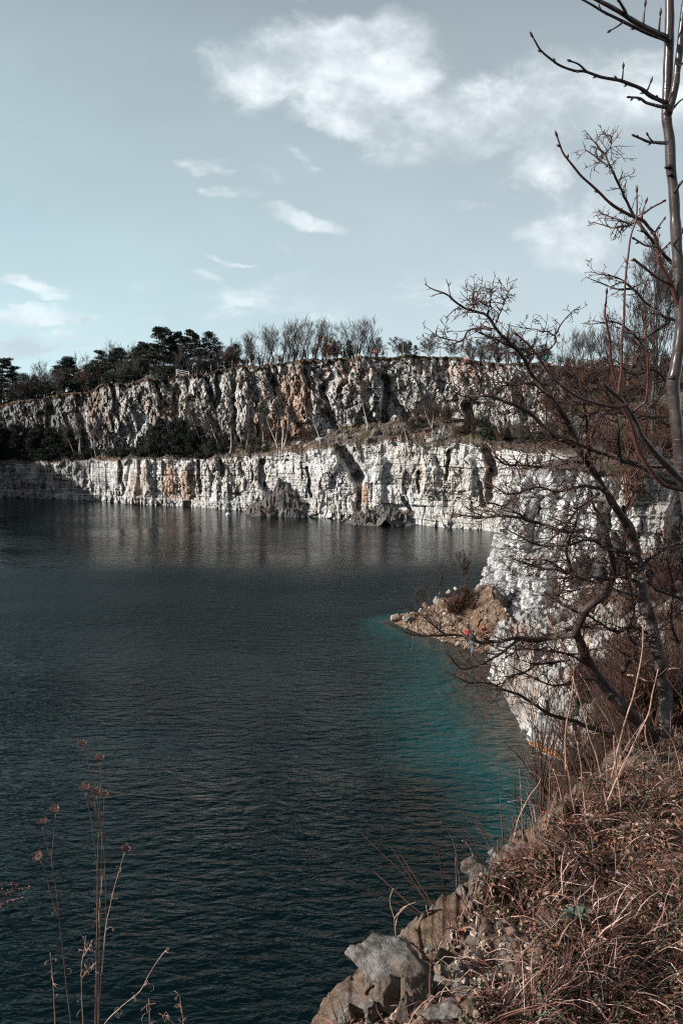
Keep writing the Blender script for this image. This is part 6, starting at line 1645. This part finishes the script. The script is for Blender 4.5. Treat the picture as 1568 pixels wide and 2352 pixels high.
for i, (x, y, d) in enumerate(sh_l):
    p = at(x, y, d)
    zg = drop(p[0], p[1], BV_NEAR) if p[1] > 6.6 else gz(p[0], p[1])[0]
    p[2] = min(p[2] + 0.1, zg) if p[1] > 6.6 and zg < p[2] - 1.5 else zg if p[1] <= 6.6 else zg
    s = (0.20 + 0.040 * d) if d < 8 else min(2.6, max(0.5, (at(x, y, d)[2] - zg) / 1.7 + 0.25))
    SHR.put(i, p, i * 2.1, (s, s, s), 'bushy tangle of fine brown twigs on the slope below the thorn tree', 'shrub', 'twiggy shrubs on the slope')
for i in range(18):
    rr = np.random.default_rng(1250 + i); Y = rr.uniform(33.5, 43); X = rr.uniform(11.5, 24) ; s = rr.uniform(0.35, 0.85)
    SHR.put(i, (X, Y, drop(X, Y, BV_NEAR)), rr.uniform(0, 6.3), (s * 1.2, s * 1.2, s), 'thin brown twig bush among the white rubble below the near cliff', 'shrub', 'twig bushes on the rubble below the near cliff')
# plain banks of brush further round the shore
for i in range(40):
    rr = np.random.default_rng(1200 + i); Y = rr.uniform(23, 33); X = np.interp(Y, [12, 19, 25, 29, 34], [5.6, 8.0, 10.0, 11.0, 11.4]) + rr.uniform(0.2, 6)
    s = rr.uniform(0.6, 1.15)
    SHR.put(i, (X, Y, drop(X, Y, BV_NEAR)), rr.uniform(0, 6.3), (s, s, s * 0.9), 'brown twiggy shrub on the steep earthy bank above the floating plank', 'shrub', 'twiggy shrubs on the earthy bank')
for i in range(30):
    rr = np.random.default_rng(1300 + i); Y = rr.uniform(34, 75); X = np.interp(Y, [34, 45, 56, 75], [18, 19, 22, 28]) + rr.uniform(0, 14)
    s = rr.uniform(0.8, 1.5)
    SCR.put(i, (X, Y, drop(X, Y, BV_NEAR)), rr.uniform(0, 6.3), (s, s, s), 'brown scrub bush on top of the near white cliff, behind the thorn tree', 'bush', 'brown scrub above the near cliff')

def z8(x, y): return ((2000 + x / 2.145) / 1.7417, (2500 + y / 2.145) / 1.7417)
STEMS = [[(930, 1620), (830, 1150), (760, 950), (700, 700), (640, 520), (620, 440)], [(1000, 1340), (1150, 1010), (1270, 760), (1300, 600), (1350, 380)], [(950, 1320), (1050, 900), (1150, 560), (1220, 200), (1222, 0)], [(960, 880), (830, 660), (700, 440), (560, 240), (440, 0), (400, -80)],
         [(560, 1250), (560, 900), (610, 650), (625, 480)], [(1480, 1380), (1330, 1160), (1250, 980), (1240, 860)], [(900, 1550), (1030, 1250), (1130, 1050), (1230, 830)], [(1568, 640), (1470, 520), (1420, 430), (1450, 375), (1535, 375)], [(1040, 365), (1150, 340), (1250, 315), (1310, 285)], [(1080, 430), (1160, 440), (1260, 485)],
         [(650, 1640), (620, 1500), (590, 1300), (565, 1200)], [(740, 1640), (715, 1450), (690, 1200), (660, 1000)], [(1040, 1600), (1020, 1400), (985, 1150), (970, 950)], [(890, 1255), (1000, 1215), (1060, 1190)], [(1500, 500), (1540, 350), (1565, 200)], [(1560, 1300), (1480, 1000), (1370, 855)]]
for i, pts in enumerate(STEMS):
    q = [z8(*p) for p in pts]; g = on_ground(*q[0]) if q[0][1] > 1700 else at(q[0][0], q[0][1], 5.0)
    d0 = np.dot(g - CAM, np.array([0, CP, -SP])); d0 = float(np.clip(d0, 3.0, 5.2))
    P, R = trace(q, d0, d0 - 0.25, 4.6, 2.6, 8, 0.004, 0.25, i * 3); t = Tubes(); t.add(P, R, 6)
    rg = np.random.default_rng(1400 + i)
    for k in range(3):
        j = rg.integers(len(P) // 2, len(P)); n = perp(unit(P[j] - P[j - 1]), rg, 0.6); t.add([P[j], P[j] + n * 0.05, P[j] + n * 0.09 + np.array([0, 0, .01])], [.0014, .0012, .0008], 3)
    o = t.build('dry_weed', M_STEM)
    tag(o, ['tall pale pinkish stem bending left in front of the thorn trunk', 'straight pale stem crossing the thorn trunk and leaning right', 'long thin pale stem reaching highest beside the grey trunk', 'orange stem slanting up left across the white rock', 'thin upright stem over the floating plank', 'white stem lying against the foot of the dark trunk', 'pale stem running up right from the bare earth', 'looped pale stem at the foot of the grey trunk', 'short horizontal pink stem left of the grey trunk', 'short arched pale stem below the pink horizontal one', 'reddish upright stem at the grass edge, leftmost of a pair', 'reddish upright stem at the grass edge, right of a pair', 'dark red stem rising from the lower grass', 'low stem lying across the bare earth patch', 'bluish-grey stem at the far right edge', 'pale stem slanting from the right edge toward the grey trunk'][i], 'stem', 'tall dead stems on the slope')
# many finer dead stems, arching out of the grass edge
for i in range(46):
    rg = np.random.default_rng(1500 + i)
    x = rg.uniform(1180, 1600); y = np.interp(x, [1180, 1250, 1345, 1460, 1600], [1915, 1862, 1775, 1745, 1760]) + rg.uniform(-5, 70)
    g = on_ground(x, y); h = rg.uniform(0.15, 0.55); a = rg.uniform(-1.3, 0.5); lean = rg.uniform(0.1, 0.8)
    d = unit(np.array([math.sin(a) * lean, -0.2 * rg.uniform(), 1.0])); P = [g - np.array([0, 0, .02])]
    for k in range(9):
        d = unit(d + np.array([math.sin(a) * 0.09 * lean * 2, 0, -0.07 * lean * 2 * rg.uniform(0.4, 1.6)])); P.append(P[-1] + d * h / 8)
    t = Tubes(); t.add(P, np.linspace(0.0022, 0.0009, len(P)), 4)
    for k in range(rg.integers(0, 4)):
        j = rg.integers(3, 9); n = perp(unit(P[j + 0] - P[j - 1]), rg, 0.7); t.add([P[j], P[j] + n * .04, P[j] + n * .07], [.001, .0009, .0006], 3)
    o = t.build('dry_weed', M_STEM if i % 3 else M_STEMDK)
    tag(o, 'thin arching dead stem among many along the upper lip of the grass', 'stem', 'thin dead stems along the grass lip')
# long straws lying over the sward
for i in range(26):
    rg = np.random.default_rng(1600 + i); x = rg.uniform(1000, 1560); y = rg.uniform(max(1800, 2140 - (x - 1000) * 0.55), 2340); g = on_ground(x, y)
    a = rg.uniform(-0.6, 1.0); L = rg.uniform(0.2, 0.5); P = []
    for k in range(9):
        u = (k / 8 - 0.5) * L; X = g[0] + u * math.cos(a); Y = g[1] + u * math.sin(a); P.append((X, Y, gz(X, Y)[0] + 0.03 + 0.03 * math.sin(k * 0.8 + i)))
    t = Tubes(); t.add(P, np.linspace(0.0021, 0.0012, 9), 5); o = t.build('straw', M_STEM)
    tag(o, 'long pale straw lying over the matted grass', 'straw', 'long straws lying on the grass')
# red rose hip and orange leaf by the lip
p = at(1247, 1866, 4.4); V, F = ICO2; t = Tubes(); t.raw(V * np.array([.008, .008, .011]), F)
hip = empty('rose_hip', p, 0, 'bright red rose hip on a thin stalk at the grass lip', 'berry')
t.build('berry', simple('rose_hip_red', (0.55, 0.03, 0.04), (0.42, 0.02, 0.03), 20, 0.35), hip)
g = on_ground(1262, 1885); t = Tubes(); P = np.array([(0, 0, -.008), (g - p) * 0.5 + np.array([.01, 0, .01]), g - p]); t.add(P, [.0012, .0014, .0016], 5); t.build('stalk', M_STEMDK, hip)

# ------------------------------------------------------------------ dead flowers at lower left
def z6(x, y): return (x * 0.3662, 1665 + y * 0.3662)
def seed_head(parent, c, r, d, rg):
    """cup of dry bracts with a tuft: cup is the head, bracts its child"""
    up = unit(d); a = unit(np.cross(up, (0.2, 1, 0.1))); b = np.cross(up, a)
    prof = [(-0.55, 0.10), (-0.35, 0.36), (0.0, 0.62), (0.30, 0.78), (0.34, 0.60), (0.24, 0.2), (0.22, 0.02)]
    ns = 12; V = []
    for z, q in prof:
        for k in range(ns):
            th = 2 * math.pi * k / ns; V.append(c + up * z * r + (a * math.cos(th) + b * math.sin(th)) * q * r * (1 + 0.05 * rg.normal()))
    h = mk('seed_head', np.array(V), grid_faces(len(prof), ns, True), M_HEAD, parent); h.matrix_parent_inverse = Matrix.Translation(-parent.location)
    t = Tubes()
    for k in range(26):
        th = 2 * math.pi * k / 26 + rg.normal() * 0.1; o_ = a * math.cos(th) + b * math.sin(th); s = rg.uniform(0.75, 1.25); lift = rg.uniform(0.15, 0.75)
        p0 = c + up * 0.2 * r + o_ * 0.6 * r; p1 = p0 + (o_ * 0.40 + up * lift * 0.5) * r * s; p2 = p1 + (o_ * 0.12 + up * lift * 0.6) * r * s
        t.add([p0, p1, p2], [0.07 * r, 0.085 * r, 0.02 * r], 4)
    for k in range(18):
        th = rg.uniform(0, 6.3); q = rg.uniform(0, 0.5) * r; p0 = c + up * 0.22 * r + (a * math.cos(th) + b * math.sin(th)) * q; t.add([p0, p0 + up * r * rg.uniform(0.15, 0.4)], [0.05 * r, 0.02 * r], 3)
    o = t.build('bracts', M_BRACT, h)
def curls(t, P, rg, n, s0=0.25):
    for _ in range(n):
        j = rg.integers(int(len(P) * s0), len(P) - 1); c = P[j]; n0 = perp(unit(P[j + 1] - P[j]), rg, 0.9); n1 = perp(n0, rg, 1.57); r = rg.uniform(.004, .010); m = rg.uniform(2.5, 5)
        for _k in range(rg.integers(1, 4)):
            Q = [c + n0 * r * 1.2 * u + n0 * r * math.sin(m * u) + n1 * r * (1 - math.cos(m * u)) for u in np.linspace(0, 1, 8)]
            t.add(Q, np.linspace(.0008, .0004, 8), 3); n1 = perp(n0, rg, 1.57); r *= rg.uniform(0.7, 1.3)
DF = 1.75
FLOWERS = [
 ('tall dead flower whose seed head stands highest of all', [[(622, 2050), (615, 1870), (610, 1500), (612, 1200), (615, 850), (618, 620), (600, 520), (580, 350), (535, 160), (522, 130)]], [(520, 122, 19)], -0.1),
 ('dead flower with the second highest head, right of the highest', [[(606, 2050), (604, 1870), (604, 1560), (612, 1000), (622, 600), (634, 400), (634, 300), (631, 235)], [(633, 330), (626, 270), (620, 238)]], [(628, 213, 20)], 0.05),
 ('dead flower with a shaggy head left of the crossing stems', [[(600, 2050), (596, 1870), (606, 1560), (612, 1100), (606, 850), (590, 720), (570, 580), (545, 470), (536, 425)], [(620, 600), (590, 520), (545, 425)]], [(536, 398, 22)], 0.0),
 ('dead flower with a flat red-brown head in the middle of three', [[(625, 2050), (622, 1870), (626, 1400), (632, 1050), (640, 650), (622, 560), (607, 445)]], [(605, 422, 18)], 0.0),
 ('dead flower with a tufted head at the right of three', [[(616, 2050), (620, 1870), (640, 1550), (665, 1250), (668, 1150), (660, 900), (652, 750), (640, 650), (650, 580), (656, 462)]], [(655, 440, 18)], 0.06),
 ('dead flower leaning right with a pale lit stem', [[(640, 1550), (668, 1250), (690, 1150), (708, 1060), (745, 930), (783, 800)]], [(790, 783, 20)], 0.25),
 ('small stunted dead flower low in front of the crossing stems', [[(628, 1300), (622, 1150), (635, 1050), (645, 945)]], [(643, 930, 9)], 0.1),
 ('forked dead flower with two heads on the left', [[(460, 2050), (445, 1870), (415, 1600), (395, 1400), (372, 1200), (350, 1000), (328, 850), (340, 680), (350, 560)], [(328, 850), (290, 740), (268, 640)]], [(345, 535, 20), (270, 610, 19)], -0.05),
 ('dead flower with an open frayed head at the far left', [[(376, 1230), (345, 1140), (315, 1040), (290, 920), (255, 850)]], [(246, 828, 22)], -0.35)]
for i, (lab, stems, heads, lean) in enumerate(FLOWERS):
    rg = np.random.default_rng(1700 + i); dd = DF + 0.05 * math.sin(i * 2.1)
    g = at(*z6(*stems[0][0]), dd)
    r0 = empty('dead_flower', g, 0, lab, 'flower', 'dead flowers at the lower left')
    t = Tubes()
    for k, s in enumerate(stems):
        P, R = trace([z6(*p) for p in s], dd, dd - 0.02, 2.9 if k == 0 else 2.3, 1.7, 10, 0.0015, 0.2, i); t.add(P, R, 6)
        if k == 0: curls(t, P, rg, 4 if i < 8 else 1, 0.2)
    o = t.build('stem', M_STEMDK if i in (0, 1, 2, 3, 4, 7, 8) else M_STEM, r0); o.matrix_parent_inverse = Matrix.Translation(-r0.location)
    for (x, y, r) in heads:
        c = at(*z6(x, y), dd - 0.02); seed_head(r0, c, r * 0.3662 / FD * dd * 1.35, np.array([lean + rg.normal() * 0.1, -0.25 if i != 8 else -0.9, 1.0]), rg)
WISPS = [('short broken dead stem left of the forked flower', [[(350, 2050), (345, 1875), (335, 1650), (315, 1430)]]), ('bent dead stem with a curled leaf between the flowers', [[(524, 2050), (520, 1870), (515, 1650), (514, 1500), (530, 1420), (540, 1320)], [(515, 1590), (555, 1540), (605, 1490)], [(528, 1450), (560, 1400), (580, 1350)]]),
         ('pale twig slanting up to the right of the flowers', [[(560, 2050), (660, 1870), (770, 1760), (880, 1670), (940, 1560), (985, 1490), (1055, 1400)]]), ('short hooked stalk at the bottom edge right of the slanting twig', [[(940, 2050), (940, 1875), (938, 1780), (932, 1715)]]), ('thin hooked grass stalk farthest right of the lower left plants', [[(1165, 2050), (1150, 1870), (1135, 1760), (1125, 1690), (1095, 1668)], [(1090, 1875), (1040, 1830), (998, 1810)]])]
for i, (lab, stems) in enumerate(WISPS):
    rg = np.random.default_rng(1800 + i); t = Tubes(); dd = 1.7
    for s in stems:
        P, R = trace([z6(*p) for p in s], dd, dd - 0.03, 2.6, 1.5, 10, 0.002, 0.25, i); t.add(P, R, 5); curls(t, P, rg, 5, 0.35)
    o = t.build('dry_weed', M_STEM); tag(o, lab, 'stem', 'dry stems among the dead flowers')
# budded shrub twig poking in at the left edge
t = Tubes(); rg = np.random.default_rng(1900); dd = 1.9
for s in ([(-120, 1240), (-40, 1165), (0, 1140), (50, 1105), (135, 1085)], [(-40, 1165), (20, 1110), (35, 1060), (70, 1000)], [(20, 1100), (60, 1050), (110, 1030), (180, 1015)], [(-60, 1100), (0, 1060), (15, 1010)], [(70, 1070), (95, 1050), (112, 1010)]):
    P, R = trace([z6(*p) for p in s], dd, dd - 0.05, 3.2, 1.8, 6, 0.002, 0.2, 5); t.add(P, R, 6); buds(t, P, R, rg, 0.016, 0.010)
o = t.build('budded_twig', M_SHOOT); tag(o, 'reddish budded shrub twig poking in at the left edge', 'twig')

# weeds on the lip of the brink
WEEDS = [('tall dark knotty weed standing on the grass lip', [[(1062, 2070), (1050, 1990), (1040, 1930), (1010, 1890)]], 12, M_STEMDK), ('thin forked grass stalk rising from the bare brink rock', [[(916, 2190), (908, 2140), (905, 2110), (895, 2070), (903, 2040)], [(905, 2110), (925, 2085), (955, 2072)], [(908, 2130), (915, 2100), (940, 2075)]], 0, M_STEM),
         ('fine stalk leaning left from the bare brink', [[(935, 2200), (890, 2165), (852, 2140)]], 3, M_STEMDK), ('slender dark stalk above the lip with hooked tip', [[(1098, 2010), (1080, 1950), (1060, 1930)]], 5, M_STEM), ('upright twig against the dark water by the rose hip', [[(1155, 1935), (1150, 1870), (1147, 1800), (1140, 1750)]], 0, M_STEMDK),
         ('curved pale stalk left of the rose hip', [[(1180, 1925), (1190, 1880), (1215, 1830), (1240, 1790), (1215, 1770)]], 4, M_STEM), ('bowed straw arching left over the lip', [[(1230, 1890), (1222, 1850), (1196, 1838), (1165, 1842)]], 0, M_STEM), ('thin stalk with a nodding tip right of the rose hip', [[(1290, 1840), (1275, 1780), (1250, 1745), (1222, 1735)]], 2, M_STEM),
         ('short bristly stalk where the grass meets the bare brink', [[(1005, 2150), (985, 2110), (978, 2080)]], 3, M_STEM), ('small sprig on the lowest corner of the brink', [[(775, 2345), (765, 2320), (762, 2300)]], 4, M_STEMDK)]
for i, (lab, stems, nb, mt) in enumerate(WEEDS):
    rg = np.random.default_rng(2000 + i); t = Tubes(); g = on_ground(*stems[0][0]); dd = float(np.dot(g - CAM, np.array([0, CP, -SP])))
    for s in stems:
        P, R = trace(s, dd, dd - 0.05, 3.0, 1.5, 6, 0.003, 0.25, i); t.add(P, R, 5)
        for k in range(nb):
            j = rg.integers(len(P) // 3, len(P)); c = P[j] + rg.normal(size=3) * .004; r = rg.uniform(.003, .006); V, F = ICO1; t.raw(V * r * np.array([1, 1, 1.3]) + c, F)
    o = t.build('dry_weed', mt); tag(o, lab, 'weed', 'dry weeds along the brink')

# ------------------------------------------------------------------ floating plank, spit boulders, spit bushes
a = at_z(1219, 1707, 0.15); b = at_z(1332, 1757, 0.35); d = b - a; L = np.linalg.norm(d); wv = unit(np.cross(d, (0, 0, 1))) * 0.16; hv = np.array([0, 0, 0.07])
V = []; n = 14
for i in range(n):
    c = d * (i / (n - 1)) + np.array([0, 0, 0.03 * math.sin(i * 0.9)]); w = wv * (1 + 0.1 * math.sin(i * 2.3))
    V += [c - w - hv, c + w - hv, c + w * 0.95 + hv, c - w * 0.95 + hv]
F = [grid_faces(n, 4, True), np.array([[3, 2, 1, 0], [4 * n - 4, 4 * n - 3, 4 * n - 2, 4 * n - 1]])]
pk = mk('plank', np.array(V), F, M_WOOD, None, False, loc=a); tag(pk, 'orange-brown wooden plank lying half in the water at the foot of the bank', 'plank')

def on_spit(x, y):
    q = hit(x, y, BV_SPIT); return q if q is not None else at_z(x, y, 0.2)
for i, (x, y, s, lab) in enumerate([(912, 1424, (0.62, 0.45, 0.42), 'white boulder at the very tip of the gravel spit'), (938, 1427, (0.4, 0.4, 0.3), 'darker boulder just behind the tip of the spit'), (1003, 1382, (0.45, 0.38, 0.45), 'largest pale boulder on the far side of the spit, right of the thin white trunk'), (978, 1392, (0.32, 0.3, 0.26), 'pale boulder on the spit skyline left of the largest'),
        (1030, 1362, (0.3, 0.3, 0.26), 'pale boulder high on the spit skyline'), (1046, 1354, (0.26, 0.22, 0.2), 'small boulder near the top of the spit skyline'), (1066, 1368, (0.35, 0.25, 0.25), 'dark boulder by the bushes at the top of the spit'), (966, 1404, (0.22, 0.22, 0.18), 'small white boulder low on the spit skyline'), (1018, 1474, (0.2, 0.2, 0.14), 'small stone at the waterline in front of the spit'), (1050, 1482, (0.22, 0.18, 0.14), 'small stone by the walkers at the waterline')]):
    p = on_spit(x, y); V, F = stone_mesh(s, 2100 + i, ICO3, 10, 0.08); o = mk('boulder', V, F, M_RUBBLE if 'dark' in lab else M_BOULDER, None, False, loc=p + np.array([0, 0, s[2] * 0.4])); o.rotation_euler = (0, 0, i); tag(o, lab, 'boulder', 'boulders on the gravel spit')
def spit_chips():
    rg = np.random.default_rng(2200); V0, F0 = ICO1; tb = Tubes()
    for _ in range(900):
        x, y = rg.uniform(4, 13), rg.uniform(44.5, 59)
        if not inside_poly(np.array([x]), np.array([y]), SPIT)[0]: continue
        z = drop(x, y, BV_SPIT); s = 0.03 + 0.12 * rg.uniform() ** 4
        tb.raw(V0 * s * rg.uniform(0.6, 1.3, 3) * (1 + 0.2 * rg.normal(size=(len(V0), 1))) + np.array([x, y, z + s * 0.2]), F0, np.array([0.48, 0.43, 0.38]) * rg.uniform(0.5, 1.2))
    tag(tb.build('gravel', M_PEB, None, False), 'pale stones littering the brown gravel spit', 'gravel', None, 'stuff')
spit_chips()
for i, (x, y, s) in enumerate([(1040, 1395, 0.55), (1052, 1402, 0.65), (1030, 1408, 0.5), (1063, 1388, 0.6), (1072, 1375, 0.5), (1046, 1412, 0.45)]):
    p = on_spit(x, y); SCR.put(i, p, i * 1.3, (s, s, s * 0.7), 'low rusty-brown bush in the clump on top of the gravel spit', 'bush', 'bushes on the gravel spit')
p = on_spit(1061, 1345); o = BARE.put(3, p, 0.7, (0.42, 0.42, 0.75), 'small leafless tree at the top of the spit against the water', 'bare tree', 'saplings on the gravel spit')
p = on_spit(1001, 1415); o = BIRCH.put(0, p, 0.3, (0.4, 0.4, 0.55), 'thin white birch sapling in the middle of the gravel spit', 'birch tree', 'saplings on the gravel spit')
p = on_spit(968, 1395); o = BARE.put(3, p, 2.7, (0.35, 0.35, 0.45), 'small dark bush-like sapling on the water side of the spit', 'bare tree', 'saplings on the gravel spit')
